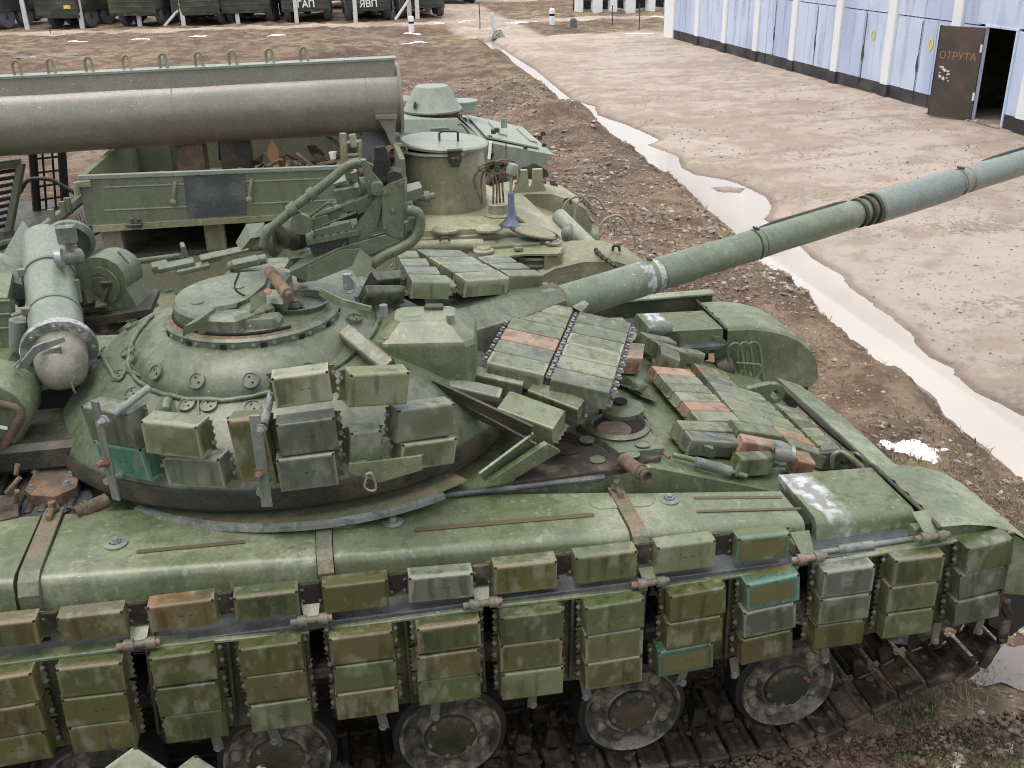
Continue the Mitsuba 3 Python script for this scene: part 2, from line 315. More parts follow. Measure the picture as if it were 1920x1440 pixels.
def ground_z(x, y, full=False):
    x, y = np.asarray(x, float), np.asarray(y, float)
    ins = shapely.contains_xy(WATER, x.ravel(), y.ravel()).reshape(x.shape)
    d = KD.query(np.stack([x.ravel(), y.ravel()], -1))[0].reshape(x.shape)
    d = np.where(ins, -d, d)
    right = (x > left_edge(y)) & (y < 39.5)
    yard = np.where(right, 1., 0.)*np.clip((39.5-y)/1.5+.5*meshkit.noise(P3(x, y, 1.1))-.2, 0, 1)
    nz = meshkit.fbm(P3(x, y, 1.1), 4)-.5; fine = meshkit.fbm(P3(x, y, 6., 3), 3)-.5; cl = meshkit.fbm(P3(x, y, 2.6, 9), 4)-.5
    far = np.clip((np.hypot(x, y-3)-16)/25, 0, 1); mound = 0
    for mx, my, rx, ry, h in (((6.912,18.446,0.000)[0], (6.912,18.446,0.000)[1], 1.3, .8, .30), ((7.421,30.920,0.000)[0], (7.421,30.920,0.000)[1], 1.6, 1.2, .35), ((7.235,23.130,0.000)[0], (7.235,23.130,0.000)[1], 1.0, .8, .22), ((3.204,33.718,0.000)[0], (3.204,33.718,0.000)[1], 3.5, .7, .25), ((6.016,27.182,0.000)[0], (6.016,27.182,0.000)[1], 1.6, .8, .2), ((6.739,15.697,0.000)[0], (6.739,15.697,0.000)[1], .8, .6, .2)):
        mound = mound+h*np.exp(-((x-mx)/rx)**2-((y-my)/ry)**2)
    zl = .03+nz*.16+np.maximum(cl, 0)*.38*np.exp(-np.maximum(d, 0)/1.8)*(1-far)+fine*.075+(meshkit.fbm(P3(x, y, 14., 6), 2)-.5)*.035*(1-far)+.10*np.exp(-((d-.75)/.6)**2)
    track = 1-np.clip((np.abs(x+.2)-5.2)/1.2, 0, 1)*1; under = track*np.clip(1-(np.abs(y-4)-6.5)/1.2, 0, 1)
    zl = zl*(1-.62*under)-.015*under
    zr = -.075+.2*np.clip((x-8)/8, 0, 1)+nz*.04+fine*.014
    z = np.where(right, zr, zl)*(1-far)+far*(np.where(right, .05+nz*.08, nz*.28))
    bank = np.clip(np.maximum(d, 0)/.30, 0, 1); bank = bank*bank*(3-2*bank)
    ed = WZ+.006
    z = np.where(d < 0, ed-.10*np.clip(-d/.5, 0, 1)+fine*.01, ed+(z-ed)*bank*np.where(right, .999, 1))
    z = z+np.where(y > 60, (y-60)*.004, 0)+mound*np.clip(d/.5, 0, 1)*(.6+.8*meshkit.fbm(P3(x, y, 1.6, 7), 3))
    return (z, d, yard, right, nz, fine, cl) if full else z
def grade(a, b, spans):
    """axis samples: spans = [(from, to, step)] fine parts, geometric growth outside"""
    xs = []
    for lo, hi, st in spans: xs += list(np.arange(lo, hi, st))
    v, st = spans[0][0], spans[0][2]
    while v > a: st *= 1.18; v -= st; xs.insert(0, v)
    v, st = xs[-1], spans[-1][2]
    while v < b: st *= 1.18; v += st; xs.append(v)
    return A(xs)
gx = grade(-900, 900, [(-11, -2, .14), (-2, 3, .09), (3, 9.2, .04), (9.2, 17, .10)])
gy = grade(-60, 1500, [(-4.5, 5, .045), (5, 12, .06), (12, 22, .1), (22, 58, .2)])
X, Y = np.meshgrid(gx, gy)
Z, D, YARD, RIGHT_, NZ, FI, CL = ground_z(X, Y, True)
V = np.stack([X, Y, Z], -1).reshape(-1, 3)
ny, nx = X.shape; idx = np.arange(nx*ny).reshape(ny, nx)
F = np.concatenate([np.stack([idx[:-1, :-1], idx[:-1, 1:], idx[1:, 1:]], -1).reshape(-1, 3), np.stack([idx[:-1, :-1], idx[1:, 1:], idx[1:, :-1]], -1).reshape(-1, 3)])
# masks carried in uv: u = dirt yard or lane (pale) , v = grass cover far off
LANE = np.maximum(np.exp(-((Y-(48.3-.16*X*.6))/1.0)**4), np.exp(-((X-(9.2+(Y-39)*.02))/2.1)**4)*(Y > 38)*(Y < 130)*.8)
LANE = np.maximum(LANE, np.exp(-((Y-66)/5.)**4)*.7)
ROUGH = np.clip(.5+1.4*(meshkit.fbm(P3(X, Y, .16, 5), 4)-.5), 0, 1)
U_ = np.clip(np.maximum(YARD, LANE*np.where(RIGHT_, 1, 1)*(Y > 30)), 0, 1)
V_ = .6*np.clip((Y-15)/18, 0, 1)*(1-U_)*ROUGH+.25*np.clip(1-np.abs(D-.8)/1., 0, 1)*(1-U_)*ROUGH
WET = np.clip(1.1-np.maximum(D, 0)/np.where(RIGHT_, .13, .34), 0, 1)*(D > -.4)
V_ = np.where(WET > 0, -WET, V_)
U_ = np.where(U_ < 2e-3, 0, U_); V_ = np.where(np.abs(V_) < 2e-3, 0, V_)
def soil_fn(p, n, uv):
    yard, grass, wet = uv.x, dr.maximum(uv.y, 0), dr.maximum(-uv.y, 0)
    a = fbm(p.x*.55, p.y*.55, 1., 4); b = fbm(p.x*3.1, p.y*3.1, 2., 4); c = fbm(p.x*17, p.y*17, p.z*17, 3); s = noise(p.x*46, p.y*46, p.z*46)
    mud = mix((.10, .066, .045), (.195, .138, .098), smoothstep(.35, .68, b*.6+c*.4))
    mud = mix(mud, mi.Color3f(.042, .028, .02), smoothstep(.48, .66, c*.6+a*.4)*.75)
    mud = mix(mud, mi.Color3f(.33, .275, .235), smoothstep(.66, .76, s*.5+c*.5)*.7)
    pale = mix((.26, .207, .168), (.355, .295, .25), smoothstep(.36, .64, a*.5+b*.5))
    st = fbm(p.x*.5+p.y*.1, p.y*2.6, 3., 4)
    pale = mix(pale, mi.Color3f(.20, .155, .125), smoothstep(.52, .68, st*.5+c*.5)*.75)
    pale = mix(pale, mi.Color3f(.52, .46, .42), smoothstep(.72, .85, s*.6+c*.4)*.55)
    pale = mix(pale, mi.Color3f(.15, .105, .08), smoothstep(.86, .93, s*.35+c*.65)*.6)
    mud = mix(mud, mix((.045, .036, .022), (.085, .075, .035), s), smoothstep(.5, .62, fbm(p.x*2.3, p.y*2.3, 8., 3))*smoothstep(7.5, 5., p.x)*smoothstep(2.5, .5, p.y)*.75)
    dry = mix((.15, .12, .072), (.235, .19, .125), smoothstep(.35, .65, b))
    dry = mix(dry, mi.Color3f(.13, .10, .05), smoothstep(.5, .66, c)*.75)
    col = mix(mud, dry, smoothstep(.2, .6, grass+(b-.5)*.5))
    return mix(col, pale, smoothstep(.3, .7, yard+(c-.5)*.35))*(1-.34*smoothstep(.1, .9, wet+(b-.5)*.9))
add_mat('m_soil', princ(mikit.proc(soil_fn), .8, specular=.3))
gm = TM(V, F)
obj('ground', gm, 'm_soil', smooth=True, uv=np.stack([U_.ravel(), V_.ravel()], -1), kind='structure', label='muddy ground of the vehicle park with a pale dirt yard beside the garages')
wx0, wy0, wx1, wy1 = WATER.bounds
wp = WATER.buffer(.35)
wm = cat([trimesh.creation.triangulate_polygon(g, engine='earcut') for g in [wp]]) if False else None
v2, f2 = trimesh.creation.triangulate_polygon(wp if wp.geom_type == 'Polygon' else max(wp.geoms, key=lambda g: g.area), engine='earcut')
add_mat('m_water', {'type': 'twosided', 'bsdf': {'type': 'plastic', 'int_ior': 1.33, 'diffuse_reflectance': mikit.proc(lambda p, n, uv: mix((.46, .42, .38), (.55, .51, .475), fbm(p.x*.6, p.y*.6, 0, 3)))}})
obj('ditch_water', TM(np.column_stack([v2, np.full(len(v2), WZ)]), f2), 'm_water', smooth=False, kind='structure', label='milky brown water standing in the long ditch')
# far puddles and old snow
add_mat('m_earth', princ(mikit.proc(rusty((.085, .06, .04), (.16, .12, .08), .4, .65, 5.)), .85))
def blob(cx, cy, rx, ry, seed, n=26):
    r = np.random.default_rng(seed); t = np.linspace(0, 2*math.pi, n, endpoint=False)
    k = 1+.25*np.sin(2*t+r.uniform(0, 6))+.18*np.sin(3*t+r.uniform(0, 6))+.12*r.standard_normal(n)
    return np.stack([cx+rx*k*np.cos(t), cy+ry*k*np.sin(t)], -1)
def lump(poly, h, step, seed):
    """a low uneven heap over a ground outline"""
    g = sg.Polygon(poly).buffer(0); g = g if g.geom_type == 'Polygon' else max(g.geoms, key=lambda q: q.area)
    x0, y0, x1, y1 = g.bounds; xs, ys = np.arange(x0, x1+step, step), np.arange(y0, y1+step, step)
    X, Y = np.meshgrid(xs, ys); d = shapely.distance(g.boundary, shapely.points(X.ravel(), Y.ravel())).reshape(X.shape)
    ins = shapely.contains_xy(g, X.ravel(), Y.ravel()).reshape(X.shape); d = np.where(ins, d, -d)
    z = ground_z(X, Y)+h*np.clip(d/(h*3)+.1, -1, 1)*(.5+.9*meshkit.fbm(P3(X, Y, 1/(step*4), seed), 3))-.01
    V = np.stack([X, Y, z], -1).reshape(-1, 3); ny, nx = X.shape; i = np.arange(nx*ny).reshape(ny, nx)
    F = np.concatenate([np.stack([i[:-1, :-1], i[:-1, 1:], i[1:, 1:]], -1).reshape(-1, 3), np.stack([i[:-1, :-1], i[1:, 1:], i[1:, :-1]], -1).reshape(-1, 3)])
    return TM(V, F[ins.ravel()[F].any(1)])
SN = sg.Polygon([(5.719,1.503,0.000)[:2], (5.932,1.416,0.000)[:2], (6.043,1.351,0.000)[:2], (6.067,1.229,0.000)[:2], (6.271,1.241,0.000)[:2], (6.231,1.154,0.000)[:2], (6.059,1.135,0.000)[:2], (6.075,1.020,0.000)[:2], (5.961,0.936,0.000)[:2], (5.851,1.070,0.000)[:2], (5.813,1.209,0.000)[:2], (5.732,1.323,0.000)[:2]])
obj('snow_patch', lump(shapely.get_coordinates(SN), .05, .018, 3), 'm_snow', smooth=True, label='melting white snow patch on the mud beside the tank bow', cat='snow')
for i, (px, lab) in enumerate([((-0.315,43.553,0.000), 'thin white snow strip in the field behind the pipe, left of the middle'), ((-3.775,44.442,0.000), 'small white snow remnant in the field below the truck row'),
      ((-6.285,43.642,0.000), 'white snow remnant in the field above the hooks of the pipe'), ((-8.924,43.951,0.000), 'leftmost faint snow remnant in the field'),
      ((8.258,47.822,0.000), 'white snow strip on the lane left of the bent pipe stub'), ((11.337,46.092,0.000), 'longest white snow strip across the far lane'), ((18.360,46.058,0.000), 'white snow strip next to the garage corner'),
      ((5.669,41.879,0.000), 'small snow strip at the foot of the near bollard'), ((5.382,37.779,0.000), 'snow remnant on the bank below the near bollard'), ((14.763,37.572,0.000), 'short snow strip at the foot of a thin rod')]):
    s = .5 if i not in (4, 5) else .9
    obj('snow_patch', lump(blob(px[0], px[1], s, .16 if i != 5 else .4, i+40), .03, .05, i), 'm_snow', smooth=True, label=lab, cat='snow')
pp = sg.Polygon(blob(*(-8.872,38.041,0.000)[:2], 1.5, .8, 5)); v2, f2 = trimesh.creation.triangulate_polygon(pp, engine='earcut')
pz = ground_z(v2[:, 0], v2[:, 1]).max()
obj('puddle', TM(np.column_stack([v2, np.full(len(v2), pz-.03)]), f2), 'm_water', smooth=False, kind='structure', label='pale puddle in the field at the far left')
pp = sg.Polygon(blob(*(5.087,-1.282,0.000)[:2], .28, .24, 8)); v2, f2 = trimesh.creation.triangulate_polygon(pp, engine='earcut')
obj('puddle', TM(np.column_stack([v2, np.full(len(v2), ground_z(v2[:, 0], v2[:, 1]).mean()+.004)]), f2), 'm_puddle', smooth=False, kind='structure', label='small grey puddle in the mud beside the track front')
# stones, straw and grass (nobody could count them)
ico = trimesh.creation.icosphere(subdivisions=0)
def scatter_stones(n, region, rmin, rmax, seed, yard=False):
    r = np.random.default_rng(seed); x = r.uniform(region[0], region[1], n); y = r.uniform(region[2], region[3], n)
    z, d, yd, right, *_ = ground_z(x, y, True)
    dens = meshkit.fbm(P3(x, y, .9, 2), 3)
    keep = (d > .03) & (right == yard) & (dens > r.uniform(.25, .62, n)); x, y, z = x[keep], y[keep], z[keep]; m = len(x)
    s = rmin*(rmax/rmin)**(r.random(m)**2.2)
    V = ico.vertices[None]*r.uniform(.6, 1.25, (m, 12, 1))*np.stack([s*r.uniform(.8, 1.5, m), s*r.uniform(.8, 1.3, m), s*r.uniform(.45, .8, m)], -1)[:, None]
    a = r.uniform(0, 6.28, m); ca, sa = np.cos(a)[:, None], np.sin(a)[:, None]
    V = np.stack([V[..., 0]*ca-V[..., 1]*sa, V[..., 0]*sa+V[..., 1]*ca, V[..., 2]], -1)+np.stack([x, y, z+s*.15], -1)[:, None]
    return TM(V.reshape(-1, 3), (ico.faces[None]+12*np.arange(m)[:, None, None]).reshape(-1, 3))
st = cat(scatter_stones(9000, (3.2, 8.6, -2.4, 5), .006, .03, 1), scatter_stones(11000, (3.5, 8.5, 5, 13), .009, .05, 2), scatter_stones(4500, (1, 8, 12, 26), .02, .075, 3),
         scatter_stones(5000, (6.5, 15, 1, 12), .006, .022, 4, True), scatter_stones(1200, (7.5, 15, 10, 22), .012, .03, 5, True))
obj('stones', st, 'm_stone', smooth=False, kind='stuff', label='pale stones and clods strewn over the mud and the yard')
def blades(n, region, hmin, hmax, lie, seed, thr, width=.0035):
    r = np.random.default_rng(seed); x = r.uniform(region[0], region[1], n); y = r.uniform(region[2], region[3], n)
    z, d, yd, right, *_ = ground_z(x, y, True); dens = meshkit.fbm(P3(x, y, 1.7, 4), 3)
    keep = (d > .08) & ~right & (dens > thr+r.uniform(-.06, .06, n)); x, y, z = x[keep], y[keep], z[keep]; m = len(x)
    h = r.uniform(hmin, hmax, m); a = r.uniform(0, 6.28, m); l = lie*r.uniform(.4, 1, m)
    dx = np.stack([np.cos(a), np.sin(a), np.zeros(m)], -1); w = np.stack([-np.sin(a), np.cos(a), np.zeros(m)], -1)*(width*r.uniform(.6, 1.4, m))[:, None]
    b = np.stack([x, y, z-.004], -1); mid = b+dx*(h*l*.45)[:, None]+A([0, 0, 1])*(h*(1-l)*.7+.006)[:, None]; tip = b+dx*(h*l)[:, None]+A([0, 0, 1])*(h*(1-l)+.006)[:, None]
    V = np.stack([b-w, b+w, mid-w*.8, mid+w*.8, tip], 1).reshape(-1, 3); f = A([(0, 1, 3), (0, 3, 2), (2, 3, 4)])
    return TM(V, (f[None]+5*np.arange(m)[:, None, None]).reshape(-1, 3))
obj('dry_grass', cat(blades(26000, (3.0, 6.4, -2.6, 1.2), .02, .11, .95, 11, .42, .0025), blades(7000, (4, 8, 1, 8), .04, .13, .93, 12, .54, .005), blades(4000, (1.5, 8.2, 8, 26), .06, .18, .85, 13, .55, .010)), 'm_straw', smooth=False, kind='stuff', label='dead straw and dry grass lying on the mud')
def tufts(spots, seed):
    r = np.random.default_rng(seed); M = []
    for (x, y, rad, n) in spots: M.append(blades(n, (x-rad, x+rad, y-rad, y+rad), .03, .085, .5, seed+int(n), .0, .003))
    return cat(M)
obj('green_grass', tufts([(*(4.148,-1.808,0.000)[:2], .16, 420), (*(4.429,-1.787,0.000)[:2], .14, 200), (*(4.381,-1.526,0.000)[:2], .1, 160), (*(4.238,-1.518,0.000)[:2], .08, 90), (*(4.583,-1.937,0.000)[:2], .15, 160)], 21), 'm_grass', smooth=False, kind='stuff', label='sparse green grass tufts in the mud beside the track')


# ------------------------------------------------------------------ the tank in the middle: hull, running gear, side armour
K = thing('battle_tank', 'large green tank covered in armour boxes, its gun pointing right', 'tank')
GP, GN = A([2.75, 0, 1.58]), unit([.55, 0, 1.65])      # glacis plane
GD = unit([1.65, 0, -.55])
hl = [(-2.35, .95), (-2.25, 1.40), (-1.2, 1.52), (2.72, 1.52), (2.85, 1.53), (4.32, 1.04), (4.45, .93), (4.15, .55), (3.6, .42), (-2.0, .42)]
obj('hull', loft([[(x, y, z) for x, z in hl] for y in (-1.06, 1.06)]), 'm_paint', K, smooth=20)
# fenders, dark wet strip along their edge
for s in (-1, 1):
    obj('fender', box(-2.3, 4.1, *sorted((s*1.0, s*1.7)), 1.26, 1.295, .004), 'm_strip', K, smooth=False)
# stowage bins on the near fender (lofted sections with a rolled shoulder)
def bin_(x0, x1, z0, z1, s=-1, yi=-1.0, yi1=None, n=6, zb=1.29):
    rings = []
    yi1 = yi if yi1 is None else yi1
    for t in np.linspace(0, 1, n):
        x = x0+(x1-x0)*t; zt = z0+(z1-z0)*t; r = .055; pr_ = [(yi+(yi1-yi)*t, zb), (yi+(yi1-yi)*t, zt+.005)]
        for k in range(6):
            a = math.pi/2*k/5; pr_.append((-1.485-r*math.sin(a)*1.0, zt-r+r*math.cos(a)))
        pr_ += [(-1.575, zt-.20), (-1.575, zb)]
        rings.append([(x, -s*y if s > 0 else y, z) for y, z in pr_])
    return loft(rings)
zt = lambda x: 1.585-.052*x
BINS = [(-2.2, -.16), (-.05, 1.12), (1.2, 2.60), (2.685, 3.5)]
for i, (a, b) in enumerate(BINS):
    obj('stowage_bin', bin_(a, b, zt(a), zt(b), yi=-1.0 if i < 3 else -1.16, yi1=-1.0 if i < 2 else (-1.14 if i == 2 else -1.24)), 'm_paint', K, smooth=40)
for a, b in ((-2.2, -.1), (-.05, 1.12), (1.2, 2.6), (2.685, 3.45)):
    obj('stowage_bin', bin_(a, b, zt(a)-.02, zt(b)-.02, s=1, yi=-1.0), 'm_paint', K, smooth=40)
# pressed grooves, filled with rust and moss
def groove(p, q, w=.016):
    p, q = A(p), A(q); m = (p+q)/2; M = frame(m, q-p, [0, 1, .0]); L = np.linalg.norm(q-p)
    g = sg.LineString([(-L/2, 0), (L/2, 0)]).buffer(w); return prism(g, M, .0035)
for (a, b, w) in (((0.341,-1.380,1.593), (0.791,-1.360,1.549), .013), ((1.599,-1.360,1.520), (2.455,-1.340,1.463), .017), ((3.030,-1.250,1.491), (3.469,-1.300,1.502), .012), ((2.998,-1.380,1.462), (3.520,-1.420,1.449), .01)):
    a, b = A(a), A(b); a[2] = zt(a[0])+.0035; b[2] = zt(b[0])+.0035
    obj('groove', groove(a, b, w), 'm_groove', K, smooth=False)
for px in ((0.227,-1.300,1.571), (1.487,-1.280,1.492), (2.889,-1.250,1.469)):
    p = A(px); p[2] = zt(p[0])+.004
    w = obj('filler_cap', lathe([(.052, 0), (.052, .006), (.03, .012), (.028, .012)], p, [0, 0, 1], 20), 'm_grey', K)
    obj('bolt', bolt(p+[0, 0, .01], [0, 0, 1], .017, .022), 'm_bolt', w, smooth=False)
# straps between the bins, with raised ovals where they meet the lid
def strap(x, w=.075, yi=-1.0, dx=0.):
    r = []
    for s in (-.5, .5):
        z = zt(x)+.016
        pr_ = [(yi+.03, z-.002), (-1.49, z), (-1.545, z-.022), (-1.582, z-.07), (-1.584, 1.32)]
        r.append([(x+s*w+dx*(-1-y), y, zz) for y, zz in pr_]+[(x+s*w+dx*(-1-y), y+.006, zz-.007) for y, zz in pr_[::-1]])
    return loft(r)
for x, w, yi, dx in ((-.105, .085, -.98, .02), (1.16, .072, -1.05, 0), (2.645, .075, -1.13, .0)):
    k = obj('strap', strap(x, w, yi, dx), 'm_strap', K, smooth=False)
    obj('buckle', cat(rod((x, yi+.02, zt(x)+.03), (x, yi-.09, zt(x)+.03), .014), bolt((x, yi+.0, zt(x)+.02), (0, 0, 1), .02, .045)), 'm_rust', k)
for x in (1.16, 2.645):
    for s in (-1, 1):
        g = sg.LineString([(x, -1.24), (x+s*.11, -1.24)]).buffer(.055).difference(sg.box(x-.037, -2, x+.037, 0))
        M = frame((0, 0, zt(x)+.003-s*.0), (1, 0, -.052), (0, 1, 0)); M[:3, 3] = (0, 0, zt(0)+.002)
        g = max(g.geoms, key=lambda q: q.area) if hasattr(g, 'geoms') else g
        obj('lid_boss', prism(g, M, .006), 'm_paint', K, smooth=False)
# bow end of the near fender: scraped white plate, slot, hinge seam, ribbed mudguard
def bow(s):
    a = bin_(3.56, 4.10, 1.405, 1.385, s, yi=-1.08, zb=1.20)
    obj('scraped_plate', a, 'm_chalk', K, smooth=40, label='fender end scraped to bare white metal' if s < 0 else None)
    rings = []
    q_ = .86 if s < 0 else 1.
    P = [(4.135+(x-4.135)*q_, z) for x, z in [(4.135, 1.395), (4.30, 1.39), (4.45, 1.365), (4.60, 1.315), (4.72, 1.25), (4.82, 1.16), (4.88, 1.05), (4.90, .93)]]
    for i, (x, z) in enumerate(P):
        r = []
        ys = np.linspace(-1.70, -1.08, 25)
        for y in ys:
            rib = .010*sum(math.exp(-((y-c)/.018)**2) for c in (-1.52, -1.39, -1.26))
            edge = -.05*max(0, (abs(y+1.39)-.26)/.05)**2*(.15 if s < 0 else .6)
            r.append((x, y*(-s), z+rib*(1-i*.06)+edge))
        rings.append(r)
    top = loft(rings, closed=False, caps=False)
    side = []
    for yy in (-1.70, -1.08):
        pts = [(x, z-.025) for x, z in P]+[(4.84, .84), (4.35, .95), (4.135, 1.10)]
        M = np.eye(4); M[:3, 0] = (1, 0, 0); M[:3, 1] = (0, 0, 1); M[:3, 2] = (0, -1, 0); M[:3, 3] = (0, yy*(-s)+.004, 0)
        if yy != -1.08 and s < 0: M[1, 3] = -1.655
        side.append(prism(pts, M, .008))
    top.apply_translation([0, 0, 0])
    m = cat(top, *side)
    g = obj('mudguard', m, 'm_paint', K, smooth=35)
    obj('seam_strip', tube([(4.115, y*(-s), 1.398+.006*math.sin(y*60)) for y in np.linspace(-1.72, -1.06, 14)], .011, 6), 'm_dark', g, smooth=True)
    obj('mud_flap', loft([[(x, -1.66*(-s), z) for x, z in ((4.60, 1.20), (4.80, 1.08), (4.86, .92), (4.84, .72), (4.70, .60), (4.55, .70), (4.52, 1.0))], [(x, -1.12*(-s), z) for x, z in ((4.60, 1.20), (4.80, 1.08), (4.86, .92), (4.84, .72), (4.70, .60), (4.55, .70), (4.52, 1.0))]]), 'm_rubber', K, smooth=30)
bow(-1); bow(1)
fs = obj('skirt_panel', box(1.8, 4.27, 1.745, 1.80, .85, 1.425, .004), 'm_skirt', K, smooth=False); obj('lip', box(1.8, 4.275, 1.70, 1.81, 1.426, 1.445, .004), 'm_paint', fs, smooth=False)
obj('slot', box(3.505, 3.555, -1.50, -1.17, 1.18, 1.37), 'm_black', K, smooth=False)
obj('turnbuckle', cat(rod((3.40, -1.665, 1.30), (4.02, -1.665, 1.315), .013), rod((3.62, -1.665, 1.305), (3.80, -1.665, 1.31), .022)), 'm_grey', K)

# skirt panels, upper rail lip, hinges and lower clips
LIP = [(-0.228,-1.700,1.300), (0.261,-1.700,1.303), (0.360,-1.700,1.295), (1.064,-1.700,1.260), (1.130,-1.700,1.261), (1.850,-1.700,1.269), (1.912,-1.700,1.271), (2.633,-1.700,1.257), (2.699,-1.700,1.256), (3.393,-1.700,1.270), (3.462,-1.700,1.273), (4.542,-1.700,1.314)]
LIP = A(LIP)
LIPS = [(LIP[i], LIP[i+1]) for i in range(0, 12, 2)]
LIPS[0] = (LIPS[0][0]-A([1.9, 0, 0]), LIPS[0][1])
for a, b in LIPS:
    M = frame((a+b)/2, b-a, (0, 0, 1)); L = np.linalg.norm(b-a)
    p = obj('skirt_panel', obox(M, L, .50, .018, .004, (0, -.26, -.02)), 'm_skirt', K, smooth=False)
    obj('lip', obox(M, L, .018, .07, .004, (0, .0, -.012)), 'm_paint', p, smooth=False)
    obj('rail', list([obox(M, .016, .47, .028, .003, (t, -.25, .006)) for t in (-L/2+.012, -.0, L/2-.012)]), 'm_dark', p, smooth=False)
for px in ((0.346,-1.720,1.304), (1.081,-1.720,1.314), (1.847,-1.720,1.284), (2.642,-1.720,1.279), (3.435,-1.720,1.302), (4.075,-1.720,1.335)):
    p = A(px); p[1] = -1.725; p[2] += .02
    h = obj('hinge_bracket', cat(plate([p+[-.05, .12, .075], p+[.05, .12, .075], p+[.03, 0, .0], p+[-.03, 0, 0]], .008), box(p[0]-.05, p[0]+.05, -1.66, -1.60, 1.30, 1.365)), 'm_paint', K, smooth=False)
    obj('hinge_pin', cat(rod(p+[-.09, 0, -.002], p+[.09, 0, .002], .017), rod(p+[-.06, 0, 0], p+[-.02, 0, 0], .026), rod(p+[.03, 0, 0], p+[.07, 0, 0], .026)), 'm_hinge', h)
for px in ((0.588,-1.740,0.718), (0.844,-1.740,0.709), (1.349,-1.740,0.687), (1.603,-1.740,0.710), (2.078,-1.740,0.681), (2.344,-1.740,0.679), (2.842,-1.740,0.689), (3.115,-1.740,0.695), (3.602,-1.740,0.712), (4.217,-1.740,0.731), (4.464,-1.740,0.752)):
    p = A(px); p[2] = max(p[2], .70); p[1] = -1.70
    t = rng.uniform(-.25, .25); M = frame(p, (1, 0, t), (0, 0, 1))
    c = obj('clip', obox(M, .045, .13, .008, .003), 'm_skirt2', K, smooth=False)
    obj('bolt', bolt(p+[0, -.006, -.045], (0, -1, 0), .014, .016), 'm_bolt', c, smooth=False)

# upper row of armour blocks along the fender edge
YU = -1.72
UP = [((-0.332,-1.720,1.513), (-0.042,-1.720,1.507), (-0.320,-1.720,1.382), 6), ((0.042,-1.720,1.502), (0.308,-1.720,1.499), (0.042,-1.720,1.372), 6), ((0.406,-1.720,1.500), (0.682,-1.720,1.501), (0.418,-1.720,1.364), 3),
      ((0.763,-1.720,1.494), (1.037,-1.720,1.492), (0.760,-1.720,1.365), 0), ((1.142,-1.720,1.493), (1.428,-1.720,1.489), (1.138,-1.720,1.348), 6), ((1.522,-1.720,1.484), (1.809,-1.720,1.470), (1.514,-1.720,1.350), 1),
      ((1.907,-1.720,1.485), (2.197,-1.720,1.477), (1.918,-1.720,1.332), 2), ((2.284,-1.720,1.482), (2.575,-1.720,1.481), (2.301,-1.720,1.333), 0), ((2.672,-1.720,1.485), (2.957,-1.720,1.486), (2.697,-1.720,1.334), 7), ((3.068,-1.720,1.477), (3.328,-1.720,1.471), (3.055,-1.720,1.339), 10)]
for i, (a, b, c, st) in enumerate(UP):
    block(K, a, b, c, .085, st, label={2: 'rust orange armour block in the upper row', 9: 'armour block with chipped teal paint'}.get(i))
obj('mounting_rail', list([box(UP[i][1][0]+.01, UP[i+1][0][0]-.01, -1.665, -1.645, (UP[i][1][2]+UP[i+1][0][2])/2-.12, (UP[i][1][2]+UP[i+1][0][2])/2-.01, .003) for i in range(9)]), 'm_mud', K, smooth=False)
# three blocks per column down the skirt
SK = [((-0.366,-1.800,1.288), (-0.082,-1.800,1.300), (-0.381,-1.800,0.817), (2, 6, 2)), ((0.017,-1.800,1.300), (0.280,-1.800,1.294), (-0.001,-1.800,0.829), (0, 2, 6)), ((0.390,-1.800,1.289), (0.655,-1.800,1.287), (0.397,-1.800,0.806), (2, 0, 0)),
      ((0.759,-1.800,1.278), (1.026,-1.800,1.277), (0.777,-1.800,0.810), (2, 6, 7)), ((1.153,-1.800,1.270), (1.431,-1.800,1.268), (1.149,-1.800,0.811), (6, 0, 2)), ((1.535,-1.800,1.257), (1.821,-1.800,1.255), (1.519,-1.800,0.818), (0, 6, 0)),
      ((1.919,-1.800,1.263), (2.209,-1.800,1.256), (1.913,-1.800,0.784), (0, 0, 7)), ((2.314,-1.800,1.260), (2.591,-1.800,1.268), (2.317,-1.800,0.772), (0, 7, 2)), ((2.717,-1.800,1.258), (2.991,-1.800,1.270), (2.702,-1.800,0.784), (2, 6, 10)),
      ((3.097,-1.800,1.266), (3.358,-1.800,1.288), (3.081,-1.800,0.790), (10, 8, 6)), ((3.486,-1.800,1.278), (3.747,-1.800,1.280), (3.469,-1.800,0.816), (8, 8, 2)), ((3.850,-1.800,1.295), (4.109,-1.800,1.295), (3.839,-1.800,0.827), (0, 0, 0)), ((4.222,-1.800,1.316), (4.463,-1.800,1.344), (4.211,-1.800,0.839), (0, 8, 8))]
for ci, (a, b, c, sts) in enumerate(SK):
    a, b, c = A(a), A(b), A(c); dz = (c-a)/3
    for k in range(3):
        o = dz*k*1.0; j = A([rng.uniform(-.004, .004), rng.uniform(-.006, .006), rng.uniform(-.003, .003)])
        sh = A([-.03, 0, 0]) if (ci, k) == (8, 2) else 0
        block(K, a+o+j+sh, b+o+j+sh, a+o+j+sh+dz*.985, .105, sts[k], label={(8, 2): 'armour block with a teal painted frame, lowest in its column', (9, 0): 'teal armour block with a bare olive centre', (4, 0): 'brown stained armour block'}.get((ci, k)))

